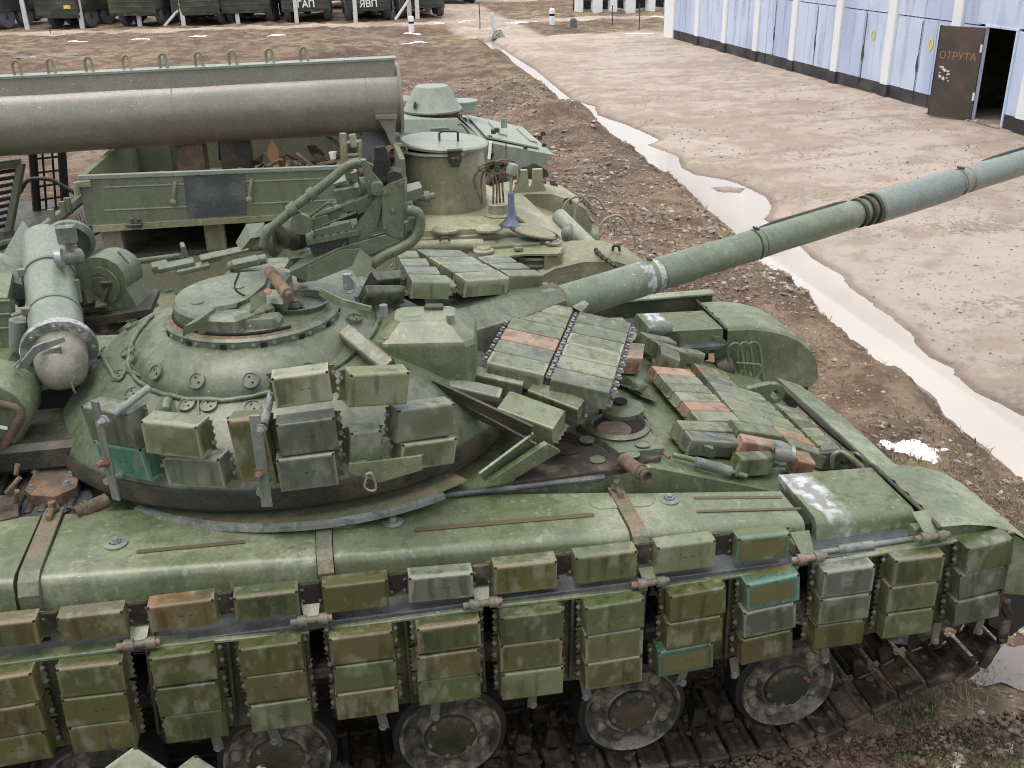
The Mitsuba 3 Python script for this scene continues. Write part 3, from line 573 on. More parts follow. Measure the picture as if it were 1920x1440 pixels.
# road wheels, idler, sprocket, track
def wheel(x, z, y0=-1.5, r=.29, hubless=False):
    w = obj('road_wheel', lathe([(.05, -.02), (.12, -.02), (.135, .0), (.15, .0), (.165, -.035), (.235, -.035), (.25, .005), (.262, .012), (.265, -.10), (.0, -.10)], (x, y0, z), (0, -1, 0), 40), 'm_wheel', K, smooth=28)
    obj('tyre', lathe([(.262, -.005), (.292, -.012), (.297, -.05), (.292, -.16), (.25, -.17)], (x, y0, z), (0, -1, 0), 40), 'm_rubber', w, smooth=35)
    hub = obj('hub_cap', lathe([(.138, -.012), (.132, .012), (.11, .02), (.0, .03)], (x, y0, z), (0, -1, 0), 10), 'm_dark', w, smooth=False)
    obj('hub_bolts', cat([bolt((x+.112*math.cos(t), y0-.015, z+.112*math.sin(t)), (0, -1, 0), .010, .012) for t in np.arange(6)*math.pi/3+.3]), 'm_grey', w, smooth=False, kind='stuff')
    obj('dish_bosses', cat([lathe([(.0, .030), (.018, .026), (.032, .012), (.038, -.01)], (x+.2*math.cos(t), y0+.035, z+.2*math.sin(t)), (0, -1, 0), 14) for t in np.arange(9)*math.pi/4.5+.2]), 'm_wheel', w, smooth=False, kind='stuff')
    return w
for x, z in ((-1.75, .345), (-.9, .345), (-.02, .345), (.82, .36), (1.687, .345), (2.655, .33), (3.525, .34)): wheel(x, z)
obj('red_mark', [bolt((3.61, -1.523, .40), (0, -1, 0), .009, .01), bolt((3.45, -1.523, .25), (0, -1, 0), .007, .01)], 'm_red', K, smooth=False)
obj('idler_wheel', lathe([(.05, .0), (.15, .0), (.2, -.04), (.26, -.03), (.28, -.1), (.0, -.1)], (4.32, -1.42, .66), (0, -1, 0), 32), 'm_wheel', K)
obj('torsion_arm', list([cat(rod((x, -1.1, .42), (x, -1.3, .42), .07), obox(frame((x-.15, -1.24, .40), (1, 0, .2), (0, 0, 1)), .34, .1, .06)) for x in (.4, 1.25, 2.2, 3.1)]), 'm_mud', K)
# track: links along a closed path (inner pin line), each its own part
def path_pts():
    p = [(x, .045) for x in np.arange(-1.9, 3.52, .05)]
    p += [(3.62, .055), (3.75, .095), (4.0, .215), (4.25, .335), (4.40, .40)]
    p += [(4.32+.34*math.cos(t), .66+.34*math.sin(t)) for t in np.linspace(-1.0, 1.5, 14)]
    p += [(x, .985-.03*math.sin((x+2)*3)) for x in np.arange(4.2, -2.0, -.1)]
    return A(p)
pt = path_pts(); seg = np.r_[0, np.cumsum(np.linalg.norm(np.diff(pt, axis=0), axis=1))]
def link_mesh():
    m = []
    for s in (-1, 1):      # two shoe plates with raised cross bars and a window between
        m += [box(-.07, .07, s*.155-.105, s*.155+.105, -.022, .012, .004), box(-.072, -.038, s*.155-.12, s*.155+.12, -.03, .026, .008), box(.03, .066, s*.155-.12, s*.155+.12, -.03, .026, .008),
              box(-.014, .012, s*.155-.10, s*.155+.10, -.048, -.01, .006)]
        m += [box(-.09, .07, s*.285-.018, s*.285+.018, -.026, .03, .010)]
    m += [hull([(-.05, -.03, .0), (.05, -.03, 0), (-.05, .03, 0), (.05, .03, 0), (-.022, -.012, .10), (.022, -.012, .10), (-.022, .012, .10), (.022, .012, .10)])]
    return cat(m)
LINK = mikit.ply(link_mesh(), 'm_mud', smooth=False)
for side, yc in ((-1, -1.365), (1, 1.365)):
    for s in np.arange(0.0, seg[-1], .166):
        x, z = np.interp(s, seg, pt[:, 0]), np.interp(s, seg, pt[:, 1]); x2, z2 = np.interp(s+.08, seg, pt[:, 0]), np.interp(s+.08, seg, pt[:, 1])
        if side > 0 and s > 6.4: continue
        if x < .2 and (side > 0 or x < -.2): continue
        a = math.degrees(math.atan2(z2-z, x2-x)); j = rng.uniform(-.005, .005)
        obj('track_link', LINK, None, K, to=T().translate([x, yc+j, z]).rotate([0, 1, 0], -a+rng.uniform(-2.5, 2.5)))
obj('track_run', box(-2.1, .0, -1.64, -1.1, .02, .08), 'm_mud', K, smooth=False)

# mud packed on the links and the lower wheels
r_ = np.random.default_rng(17); cl_ = []
for i in range(420):
    s = r_.uniform(1.6, 7.3); x, z = np.interp(s, seg, pt[:, 0]), np.interp(s, seg, pt[:, 1]); y = -1.365+r_.uniform(-.31, .31); w = r_.uniform(.006, .024)
    if x < .2: continue
    v = ico.vertices*r_.uniform(.6, 1.3, (12, 1))*[w*1.3, w*1.3, w*.6]+[x, y, z+r_.uniform(-.01, .03)]; cl_.append(TM(v, ico.faces))
for i in range(1500):
    x = r_.uniform(2.6, 5.0); y = -1.66-abs(r_.normal())*.14; w = .004+.016*r_.random()**3
    v = ico.vertices*r_.uniform(.6, 1.3, (12, 1))*[w*1.4, w*1.3, w*.8]+[x, y, float(np.interp(x, [2, 3.6, 4.2, 5], [.02, .03, .06, .03]))+r_.uniform(-.01, .03)]; cl_.append(TM(v, ico.faces))
obj('packed_mud', cat(cl_), 'm_clod', K, smooth=True, kind='stuff')


# ------------------------------------------------------------------ the tank's turret, turned a little to its left
TC = A([1.15, 0.0]); TG = A([math.cos(math.radians(15)), math.sin(math.radians(15))]); TR_ = A([TG[1], -TG[0]])
def dome_rho(x, y):
    a, b = (x-TC[0])*TG[0]+(y-TC[1])*TG[1], (x-TC[0])*TR_[0]+(y-TC[1])*TR_[1]
    return np.hypot(a/np.where(a < 0, 1.40, 1.22), b/1.20)
DP = A([(0, 2.235), (.3, 2.20), (.5, 2.145), (.68, 2.06), (.80, 1.985), (.88, 1.90), (.94, 1.82), (.98, 1.745), (1.0, 1.68), (1.001, 1.2)])
def dome_scale(x, y):
    a, b = (x-TC[0])*TG[0]+(y-TC[1])*TG[1], (x-TC[0])*TR_[0]+(y-TC[1])*TR_[1]
    return 1-.36*np.clip((a-.25)/.95, 0, 1)**1.3/.55+.12*np.clip((.12-b)/.6, 0, 1)/.55*np.clip((.9-a)/.5, 0, 1)
def dome_z(x, y):
    z = np.interp(dome_rho(x, y), DP[:, 0], DP[:, 1])
    return np.where(z > 1.68, 1.68+(z-1.68)*dome_scale(x, y), z)

def onto(p, off=0.): p = A(p, float); return A([p[0], p[1], float(dome_z(p[0], p[1]))+off])
def dome_n(p):
    e = .01; return unit([-(dome_z(p[0]+e, p[1])-dome_z(p[0]-e, p[1]))/(2*e), -(dome_z(p[0], p[1]+e)-dome_z(p[0], p[1]-e))/(2*e), 1])
def dome_mesh():
    V, F = [], []; n = 120
    rz = [(.02, 2.235)]+[(r, np.interp(r, DP[:, 0], DP[:, 1])) for r in (.15, .3, .4, .5, .6, .68, .75, .80, .84, .88, .91, .94, .96, .98, .99)]+[(1.0, 1.68), (.99, 1.635), (.955, 1.605), (.90, 1.60), (.88, 1.50)]
    # smooth the profile a little so that it reads as a casting
    for i, (r, z) in enumerate(rz):
        for k in range(n):
            t = 2*math.pi*k/n; c, s = math.cos(t), math.sin(t); a = c*r*(1.40 if c < 0 else 1.22); b = s*r*1.20
            p = TC+TG*a+TR_*b; V.append((p[0], p[1], 1.68+(z-1.68)*dome_scale(p[0], p[1]) if z > 1.68 else z))
    for i in range(len(rz)-1):
        for k in range(n):
            q, w = i*n+k, i*n+(k+1) % n; F += [(q, q+n, w+n), (q, w+n, w)]
    V = A(V); V[:, 2] += (meshkit.fbm(V*5, 3)-.5)*.022
    return TM(V, F)
tm = dome_mesh(); tm.fix_normals()
TU = obj('turret', tm, 'm_turret', K, smooth=38)
CU = A([.87, -.18])
obj('cupola_collar', lathe([(.655, 1.93), (.655, 2.04), (.642, 2.09), (.612, 2.135), (.565, 2.175), (.51, 2.203), (.463, 2.216), (.44, 2.22)], (*CU, 0), (0, 0, 1), 56), 'm_turret', K, smooth=50)
obj('weld_seam', tube([onto(p, .012)+rng.uniform(-.004, .004, 3) for p in curve([(-0.653,2.125,1.199), (0.079,-0.201,2.021), (0.216,-0.372,2.034), (0.330,-0.511,2.046)], 9)], .012, 6), 'm_turret', K, smooth=True)
obj('weld_seam', tube([onto((CU[0]+.668*math.cos(t), CU[1]+.668*math.sin(t)), .010)+rng.uniform(-.004, .004, 3) for t in np.radians(np.arange(150, 372, 4))], .014, 6), 'm_turret', K, smooth=True)
obj('weld_seam', tube([onto(p, .010) for p in ((0.607,-0.750,2.041), (0.613,-0.879,1.985), (0.614,-0.995,1.898))], .007, 5, 3), 'm_turret', K, smooth=True)
PL = [(-0.476,2.887,1.200), (-0.550,3.243,1.199), (0.173,0.173,2.096), (-0.252,3.198,1.199), (-0.314,3.299,1.199), (0.109,0.262,2.052), (0.029,-0.011,2.017), (0.201,-0.189,2.076), (0.170,-0.371,2.017), (0.269,-0.587,2.003), (0.556,-0.800,2.009), (0.664,-0.841,2.011), (0.872,-0.906,2.007), (-0.068,3.498,1.245), (-0.171,3.583,1.391), (0.296,-0.376,2.064), (-0.016,-0.100,1.972), (-0.393,2.867,1.200), (1.404,-0.284,2.194), (1.350,-0.500,2.158)]
CP = []
for ang in (196, 222, 246, 270, 296, 330): 
    a = math.radians(ang); CP.append((A([CU[0]+.627*math.cos(a), CU[1]+.627*math.sin(a), 2.115]), unit([.78*math.cos(a), .78*math.sin(a), .62])))
for p, n in [(onto(p), dome_n(p)) for p in PL]+CP:
    k = obj('plug', lathe([(.044, -.01), (.042, .013), (.036, .014), (.034, .008), (.0, .009)], p+n*.004, n, 20), 'm_turret', K, smooth=30)
    ex = unit(np.cross(n, [1, 0, 0])); ey = np.cross(n, ex)
    obj('plug_holes', cat([lathe([(.006, .0), (.006, .004), (0, .004)], p+n*.011+ex*.016*c+ey*.016*s, n, 6) for c, s in ((1, .3), (-.8, -.6))]), 'm_hole', k, smooth=False, kind='stuff')
# cupola: bolted ring, lid, hinge bar, periscope bowl
Z0 = 2.225
ring = obj('cupola_ring', lathe([(.455, Z0-.02), (.462, Z0+.03), (.445, Z0+.042), (.40, Z0+.042), (.40, Z0)], (*CU, 0), (0, 0, 1), 56), 'm_turret', K, smooth=30)
obj('ring_bolts', cat([bolt((CU[0]+.458*math.cos(t), CU[1]+.458*math.sin(t), Z0+.008), (math.cos(t), math.sin(t), 0), .008, .010) for t in np.arange(3.0, 6.6, .22)]), 'm_bolt', ring, smooth=False, kind='stuff')
obj('ring_slots', cat([obox(frame((CU[0]+.461*math.cos(t), CU[1]+.461*math.sin(t), Z0+.006), (-math.sin(t), math.cos(t), 0), (0, 0, 1)), .032, .024, .006, .001) for t in np.arange(3.11, 6.5, .44)]), 'm_hole', ring, smooth=False, kind='stuff')
obj('rust_band', lathe([(.447, Z0+.041), (.41, Z0+.047), (.40, Z0+.043)], (*CU, 0), (0, 0, 1), 30, math.radians(180), math.radians(300)), 'm_rust', ring)
obj('cupola_floor', lathe([(.41, Z0+.03), (.40, Z0+.055), (.2, Z0+.06), (0, Z0+.06)], (*CU, 0), (0, 0, 1), 48), 'm_turret', ring)
ang = np.radians(np.linspace(75, 262, 26)); lid = [(CU[0]+.405*math.cos(a), CU[1]+.405*math.sin(a)) for a in ang]+[(1.0, -.40), (.86, -.33), (.80, -.20), (.95, -.10), (1.05, .02), (1.08, .16)]
def slab(poly, z0, z1, inset):
    g = sg.Polygon(poly).buffer(0); a = np.array(g.exterior.coords)[:-1]; c = a.mean(0)
    return loft([[(x, y, z0) for x, y in a], [(x, y, z1-inset*.5) for x, y in a], [((x-c[0])*(1-inset*2)+c[0], (y-c[1])*(1-inset*2)+c[1], z1) for x, y in a]])
obj('hatch_lid', slab(lid, Z0+.045, Z0+.135, .035), 'm_turret', K, smooth=25)
obj('lid_ridge', loft([[A(p)+A([-.01, -.015, -.03]), A(p)+A([.0, .0, .014]), A(p)+A([.05, .06, .012]), A(p)+A([.05, .06, -.03])] for p in ((0.578,-0.677,2.360), (0.686,-0.453,2.370), (0.816,-0.410,2.370), (0.894,-0.187,2.370), (0.915,0.140,2.370))]), 'm_turret', K, smooth=20)
obj('lid_slot', box(.70, .83, -.44, -.37, Z0+.10, Z0+.139, .01), 'm_hole', K, smooth=False)
obj('lid_plug', list([lathe([(.035, 0), (.035, .004), (.03, .006), (0, .004)], p, (0, 0, 1), 16) for p in ((0.800,-0.070,2.360), (0.603,-0.279,2.360))]), 'm_turret', K)
fr = obj('sight_block', slab([(.62, -.53), (1.02, -.55), (1.04, -.44), (.66, -.40)], Z0+.05, Z0+.105, .05), 'm_turret', K, smooth=25)
obj('plug', list([lathe([(.026, 0), (.026, .006), (0, .006)], (x, -.49, Z0+.103), (0, 0, 1), 14) for x in (.70, .90)]), 'm_rust', fr)
obj('periscope_bowl', lathe([(.0, -.05), (.10, -.04), (.15, .0), (.165, .03), (.18, .03)], (1.11, -.22, Z0+.058), (0, 0, 1), 24), 'm_turret', K)
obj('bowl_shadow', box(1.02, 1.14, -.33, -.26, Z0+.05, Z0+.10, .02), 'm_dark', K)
obj('hinge_bar', cat(rod((0.976,-0.035,2.420), (1.077,-0.443,2.420), .033), rod((1.071,-0.389,2.420), (1.091,-0.480,2.420), .02)), 'm_rust', K)
obj('hinge_arm', loft([[A(p)+A([0, 0, -.10]), A(p)+A([.0, -.05, -.02]), A(p)+A([.0, .03, .03]), A(p)+A([0, .07, -.10])] for p in ((0.885,-0.447,2.380), (0.961,-0.322,2.380), (1.044,-0.368,2.380), (1.092,-0.221,2.380))]), 'm_turret', K, smooth=20)
obj('lid_crack', tube([(0.789,0.177,2.362), (0.782,-0.090,2.362), (0.852,-0.251,2.362), (0.937,-0.306,2.362), (0.960,-0.415,2.345), (0.962,-0.498,2.290)], .006, 5, 3), 'm_hole', K, smooth=True)
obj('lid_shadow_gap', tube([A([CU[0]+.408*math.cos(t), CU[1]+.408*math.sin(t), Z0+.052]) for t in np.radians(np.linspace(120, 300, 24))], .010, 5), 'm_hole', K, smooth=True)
obj('orange_spot', lathe([(.022, 0), (.02, .004), (0, .004)], (0.974,-0.381,2.425), (0, -.3, 1), 10), 'm_orange', K)

# commander's and gunner's sight housings in front of the cupola
gx3, gy3 = A([*TG, 0]), A([-TG[1], TG[0], 0])
SB = frame((1.775, -.42, 1.97), (.985, -.17, 0), (.17, .985, 0))
def tower(M, secs):
    return loft([[M[:3, 3]+M[:3, 0]*x+M[:3, 1]*y+M[:3, 2]*z for x, y in
                  ((-a+c, -b), (a-c, -b), (a, -b+c), (a, b-c), (a-c, b), (-a+c, b), (-a, b-c), (-a, -b+c))] for a, b, c, z in secs])
sb = obj('sight_housing', tower(SB, [(.255, .20, .04, -.06), (.268, .215, .05, .0), (.268, .215, .05, .165), (.258, .205, .05, .19), (.165, .115, .04, .272), (.16, .11, .035, .278)]), 'm_paint', K, smooth=22)
obj('lower_body', tower(frame((1.78, -.40, 1.86), (.985, -.17, 0), (.17, .985, 0)), [(.22, .16, .03, -.12), (.22, .16, .03, .15)]), 'm_grey', K, smooth=20)
obj('top_clip', cat(obox(frame((1.83, -.36, 2.258), (.9, -.2, 0), (.2, .9, 0)), .10, .05, .028), ), 'm_dark', sb)
obj('top_clip', cat(obox(frame((1.70, -.45, 2.245), (.95, .1, 0), (-.1, .95, 0)), .10, .03, .02), ), 'm_paint', sb)
obj('housing_bolt', list([rod(p, A(p)+A([0, 0, .06]), .022) for p in ((1.863,-0.600,2.114), (1.894,-0.550,2.218), (1.558,-0.550,2.123), (1.556,-0.450,2.265))]), 'm_bolt', sb)
obj('rusty_bolt_shank', rod((1.85, -.61, 1.84), (1.85, -.60, 2.03), .017), 'm_rust', K)

# gun: thermal sleeves, clamps, fume extractor
GO = A([1.15, 0, 1.744]); GD_ = unit([math.cos(math.radians(15))*math.cos(math.radians(6.55)), math.sin(math.radians(15))*math.cos(math.radians(6.55)), math.sin(math.radians(6.55))])
def along(s): return GO+GD_*s
def sleeve(name, s0, s1, r0, r1, mat, par=None, n=48, **k):
    L = s1-s0; m = lathe([(r0-.012, 0)]+[(r0+(r1-r0)*t, .012+(L-.024)*t) for t in np.linspace(0, 1, 22)]+[(r1-.012, L)], along(s0), GD_, n); return obj(name, dent(m, .005, 5.), mat, par or GUN, smooth=35, **k)
GUN = obj('gun_barrel', lathe([(.09, 0), (.09, 6.9), (.062, 6.9), (.062, 6.7), (0, 6.7)], along(.9), GD_, 28), 'm_gun', K, smooth=35)
sleeve('sleeve', 1.62, 2.22, .118, .115, 'm_gun'); sleeve('sleeve', 2.36, 3.14, .111, .106, 'm_gun'); sleeve('sleeve', 3.18, 4.02, .103, .101, 'm_gun')
sleeve('scuffed_band', 2.20, 2.37, .114, .113, 'm_scuff', label='scuffed grey band')
sleeve('fume_extractor', 4.21, 4.98, .117, .113, 'm_gunblue', label='smooth blue grey fume extractor sleeve')
sleeve('front_sleeve', 5.10, 6.0, .1, .097, 'm_gunblue'); sleeve('front_sleeve', 6.05, 7.0, .095, .092, 'm_gunblue')
for s, r in ((4.06, .107), (4.13, .111), (4.19, .114)): obj('clamp_ring', lathe([(r-.02, -.012), (r, -.012), (r, .012), (r-.02, .012)], along(s), GD_, 36), 'm_dark', GUN, smooth=30)
sleeve('end_collar', 4.98, 5.09, .094, .094, 'm_grey')
for s, r in ((2.30, .116), (3.16, .107), (5.04, .1), (6.02, .098)):
    obj('clamp_ring', lathe([(r-.02, -.016), (r, -.016), (r+.003, 0), (r, .016), (r-.02, .016)], along(s), GD_, 36), 'm_gun', GUN, smooth=30)
    n = unit(np.cross(np.cross(GD_, [0, 0, 1]), GD_)); n = n if n[2] > 0 else -n
    q = along(s)+n*(r+.008); obj('clamp_screw', cat(rod(q-gy3*.03, q+gy3*.03, .008), obox(frame(q, gx3, gy3), .03, .02, .02)), 'm_dark', GUN)
n = unit(np.cross(np.cross(GD_, [0, 0, 1]), GD_)); n = n if n[2] > 0 else -n
for s0, s1, r in ((3.22, 3.98, .103), (5.3, 5.98, .1)):
    side = unit(np.cross(GD_, n)); up_ = unit(n*.93+side*(.36 if (side[1] > 0) else -.36))
    obj('cable_cover', cat(tube([along(s0)+up_*(r-.006), along(s0+.12)+up_*(r+.004), along(s1-.1)+up_*(r+.005), along(s1)+up_*(r-.004)], .013, 6)), 'm_dark', GUN, smooth=False)
obj('mantlet', loft([[along(s)+side*a*w+n*b*h for a, b in ((-1, -.6), (-.6, -1), (.6, -1), (1, -.6), (1, .6), (.6, 1), (-.6, 1), (-1, .6))] for s, w, h in ((.85, .34, .26), (1.25, .30, .22), (1.45, .2, .17), (1.60, .14, .13))]), 'm_turret', K, smooth=25)
obj('mantlet_cover', lathe([(.16, -.12), (.17, -.06), (.145, .0), (.15, .04), (.125, .07)], along(1.56), GD_, 28), 'm_rust', K, smooth=50, label='dusty pinkish brown dust cover at the gun root')

# ---- armour blocks round the turret side: each faces outwards
def tb(a, b, c, d=.1, st=0, **k): return block(K, a, b, c, d, st, **k)
tb((0.102,-0.928,2.114), (0.346,-1.146,2.149), (0.056,-0.874,1.924), .11, 8)
tb((0.123,-0.922,1.923), (0.372,-1.140,1.964), (0.082,-0.874,1.744), .10, 4, label='teal armour block behind the upright bar')
tb((0.413,-1.214,2.140), (0.666,-1.335,2.145), (0.386,-1.197,1.973), .11, 7)
tb((0.471,-1.190,1.940), (0.734,-1.305,1.957), (0.449,-1.177,1.782), .10, 1)
tb((0.796,-1.323,2.151), (0.950,-1.355,2.165), (0.780,-1.319,1.835), .10, 2)
tb((1.012,-1.373,2.356), (1.256,-1.376,2.371), (1.011,-1.373,2.208), .10, 9)
tb((1.350,-1.386,2.346), (1.612,-1.322,2.305), (1.348,-1.386,2.186), .10, 7)
tb((1.008,-1.393,2.143), (1.264,-1.395,2.155), (0.997,-1.392,1.979), .10, 1)
tb((0.990,-1.401,1.974), (1.248,-1.407,1.985), (0.982,-1.400,1.806), .10, 8)
tb((1.329,-1.368,2.055), (1.465,-1.344,2.039), (1.327,-1.369,1.856), .10, 1)
tb((1.552,-1.320,2.120), (1.822,-1.205,2.073), (1.559,-1.318,1.952), .10, 1)
tb((1.558,-1.329,1.949), (1.823,-1.216,1.895), (1.556,-1.329,1.810), .10, 7)
tb((1.378,-0.525,2.269), (1.574,-0.763,2.148), (1.316,-0.570,2.224), .10, 0)
obj('rust_streak', plate([(1.528,-1.317,2.116), (1.563,-1.306,2.113), (1.564,-1.306,1.942), (1.534,-1.315,1.951)], .004), 'm_rust', K, smooth=False)
# upright bars with bolts, foot struts
for top, bot, bl in (((0.280,-1.185,2.219), (0.171,-1.097,1.726), ((0.260,-1.182,2.147), (0.212,-1.144,1.922))), ((0.959,-1.458,2.228), (0.903,-1.449,1.775), ((0.950,-1.466,2.165), (0.915,-1.461,1.949)))):
    top, bot = A(top), A(bot); o = unit([top[0]-1.15, top[1], 0]); M = frame((top+bot)/2, np.cross([0, 0, 1], o), bot-top if False else top-bot)
    b = obj('upright_bar', obox(M, .048, np.linalg.norm(top-bot), .012, .003), 'm_grey', K, smooth=False)
    for i, q in enumerate(bl): obj('bolt', cat(bolt(A(q)-o*.002, o, .018, .03), rod(A(q)+o*.01, A(q)+o*.045, .012)), 'm_rust' if i else 'm_bolt', b, smooth=False)
    obj('stand_off', [rod(top-o*.02+A([0, 0, -.06]), top-o*.25+A([0, 0, -.02]), .018), rod(bot-o*.02+A([0, 0, .06]), bot-o*.25+A([0, 0, .02]), .018)], 'm_grey', b)
obj('lifting_eye', cat(tube([(0.438,-0.875,1.945), (0.464,-0.868,2.039), (0.464,-0.786,2.044)], .02, 8, 4), hull([(0.362,-0.750,1.965), (0.407,-0.633,2.024), (0.478,-0.679,2.029), (0.520,-0.861,1.958), (0.426,-0.880,1.949), (0.484,-0.833,2.035)])), 'm_turret', K, smooth=25)
def skirt_ring():
    rr = []
    for r, z in ((.985, 1.60), (1.006, 1.63), (1.008, 1.70), (1.0, 1.725)):
        rr.append([(*(TC+TG*(math.cos(t)*r*(1.40 if math.cos(t) < 0 else 1.22))+TR_*(math.sin(t)*r*1.20)), z) for t in np.linspace(0, 2*math.pi, 90, endpoint=False)])
    return loft(rr, caps=False)
obj('dirty_band', skirt_ring(), 'm_dark', K, smooth=40)
obj('turret_edge_band', lathe([(1.12, 1.53), (1.13, 1.58), (1.11, 1.60)], (1.15, 0, 0), (0, 0, 1), 60, math.radians(215), math.radians(335)), 'm_rust', K)
obj('splash_ring', lathe([(1.335, 1.555), (1.33, 1.578), (1.295, 1.580), (1.29, 1.56)], (1.15, 0, 0), (0, 0, 1), 40, math.radians(228), math.radians(297)), 'm_grey', K, smooth=30)
obj('ring_floor', lathe([(1.29, 1.571), (1.0, 1.571)], (1.15, 0, 0), (0, 0, 1), 60, math.radians(205), math.radians(305)), 'm_strap', K)
# bent tray with a snap hook in front of the small upright block
tr = obj('bracket_tray', cat(plate([(1.314,-1.511,1.976), (1.632,-1.442,1.942), (1.633,-1.441,1.873), (1.435,-1.493,1.857), (1.306,-1.512,1.937)], .008), plate([(1.313,-1.511,1.970), (1.388,-1.339,1.877), (1.658,-1.261,1.858), (1.631,-1.442,1.936)], .008), plate([(1.306,-1.512,1.937), (1.310,-1.512,1.982), (1.394,-1.338,1.896), (1.391,-1.339,1.852)], .008)), 'm_paint', K, smooth=False)
obj('snap_hook', tube([(1.374,-1.534,1.927), (1.402,-1.529,1.927), (1.416,-1.527,1.851), (1.391,-1.531,1.843), (1.367,-1.535,1.869), (1.380,-1.533,1.918)], .006, 6, 5), 'm_bolt', tr)

# ---- sloping block array right of the gun
AR = obj('array_frame', [plate([(2.082,-0.373,1.882), (2.523,0.615,1.929), (3.025,0.111,1.808), (2.729,-0.603,1.771), (2.426,-0.532,1.819)], .02),
     plate([(1.756,-0.666,1.924), (2.209,-1.048,1.782), (2.219,-1.098,1.857), (1.771,-0.711,1.988)], .014)], 'm_dark', K, smooth=False)
def quad(TL, TR, BR, BL, n, d, styles, gap=.008, **k):
    TL, TR, BR, BL = map(A, (TL, TR, BR, BL))
    for i in range(n):
        a, b = i/n, (i+1)/n; l0, l1, r0 = TL+(BL-TL)*a, TL+(BL-TL)*b, TR+(BR-TR)*a
        l0 = l0+(l1-l0)*.03; l1 = l1-(l1-l0)*.035
        block(K, l0, r0, l1, d*rng.uniform(.96, 1.0), styles[i % len(styles)], shear=True, **k)
AO, AX, AY = A([2.455, .306, 2.037]), unit([.285, -.122, -.051]), unit([.38, .87, .043])
AY = unit(AY-AX*(AX@AY))
for x0, y0, w, n, sts in ((0., 0., .315, 6, (9, 7, 7, 5, 1, 7)), (.36, -.03, .315, 6, (1, 7, 7, 7, 9, 1))):
    for i in range(n):
        tl = AO+AX*x0+AY*(y0-.158*i); block(K, tl, tl+AX*w, tl-AY*.149, .11, sts[i], label='faded pink armour block in the sloping array' if sts[i] == 5 else None)
    for k in range(11): BOLTS[K].append(bolt(AO+AX*(x0-.022)+AY*(y0-.05-.082*k)-unit(np.cross(AX, AY))*.03, np.cross(AX, AY), .013, .02)); BOLTS[K].append(bolt(AO+AX*(x0+.337)+AY*(y0-.05-.082*k)-unit(np.cross(AX, AY))*.03, np.cross(AX, AY), .013, .02))
for TL, TR, BL, st in (((1.994,-0.479,1.963), (2.281,-0.591,1.913), (1.950,-0.531,1.933), 9), ((1.839,-0.607,1.970), (2.133,-0.731,1.918), (1.792,-0.656,1.941), 1), ((2.174,-0.720,1.893), (2.427,-0.909,1.839), (2.110,-0.851,1.837), 7), ((2.333,-0.621,1.893), (2.561,-0.807,1.842), (2.282,-0.694,1.861), 7)):
    block(K, TL, TR, BL, .13, st)
ud = obj('lower_array_plate', cat(plate([(1.931,-1.155,1.660), (2.227,-1.058,1.800), (2.280,-0.956,1.700), (1.967,-1.077,1.570)], .012), plate([(1.977,-1.138,1.600), (2.288,-1.049,1.740), (2.374,-1.013,1.660), (2.076,-1.078,1.560)], .03)), 'm_paint', K, smooth=False)
obj('angle_iron', cat(plate([(1.755,-0.671,1.923), (2.200,-1.053,1.783), (2.224,-1.108,1.753), (1.925,-0.713,1.795)], .01)), 'm_dark', K, smooth=False)
obj('end_lug', hull([(2.719,0.151,2.006), (2.812,0.215,2.020), (2.830,0.156,2.012), (2.773,0.126,1.975), (2.761,0.323,1.917), (2.854,0.309,1.903)]), 'm_grey', K, smooth=False)
# ---- block columns left of the gun
for q, n, st in ((((1.696,0.518,2.327), (1.827,0.594,2.299), (1.998,-0.051,2.276), (1.741,-0.116,2.330)), 4, (9, 7, 1, 7)), (((1.830,0.634,2.297), (2.116,0.749,2.236), (2.357,0.229,2.196), (2.065,0.029,2.261)), 4, (1, 7, 1, 7)), (((2.212,0.628,2.219), (2.430,0.757,2.171), (2.613,0.360,2.141), (2.357,0.262,2.196)), 3, (1, 7, 7))):
    quad(*q, n, .105, st)
for TL, TR, BL, st in (((1.746,-0.032,2.287), (2.011,0.035,2.231), (1.790,-0.014,2.226), 7), ((1.522,0.047,2.352), (1.704,0.193,2.311), (1.478,-0.068,2.332), 1), ((1.477,-0.076,2.323), (1.701,0.016,2.275), (1.451,-0.137,2.298), 7)):
    block(K, TL, TR, BL, .13, st)
obj('array_frame', cat(plate([(1.844,0.518,2.092), (2.285,1.485,1.983), (2.705,1.059,1.904), (2.457,0.829,1.960)], .02)), 'm_dark', K, smooth=False)


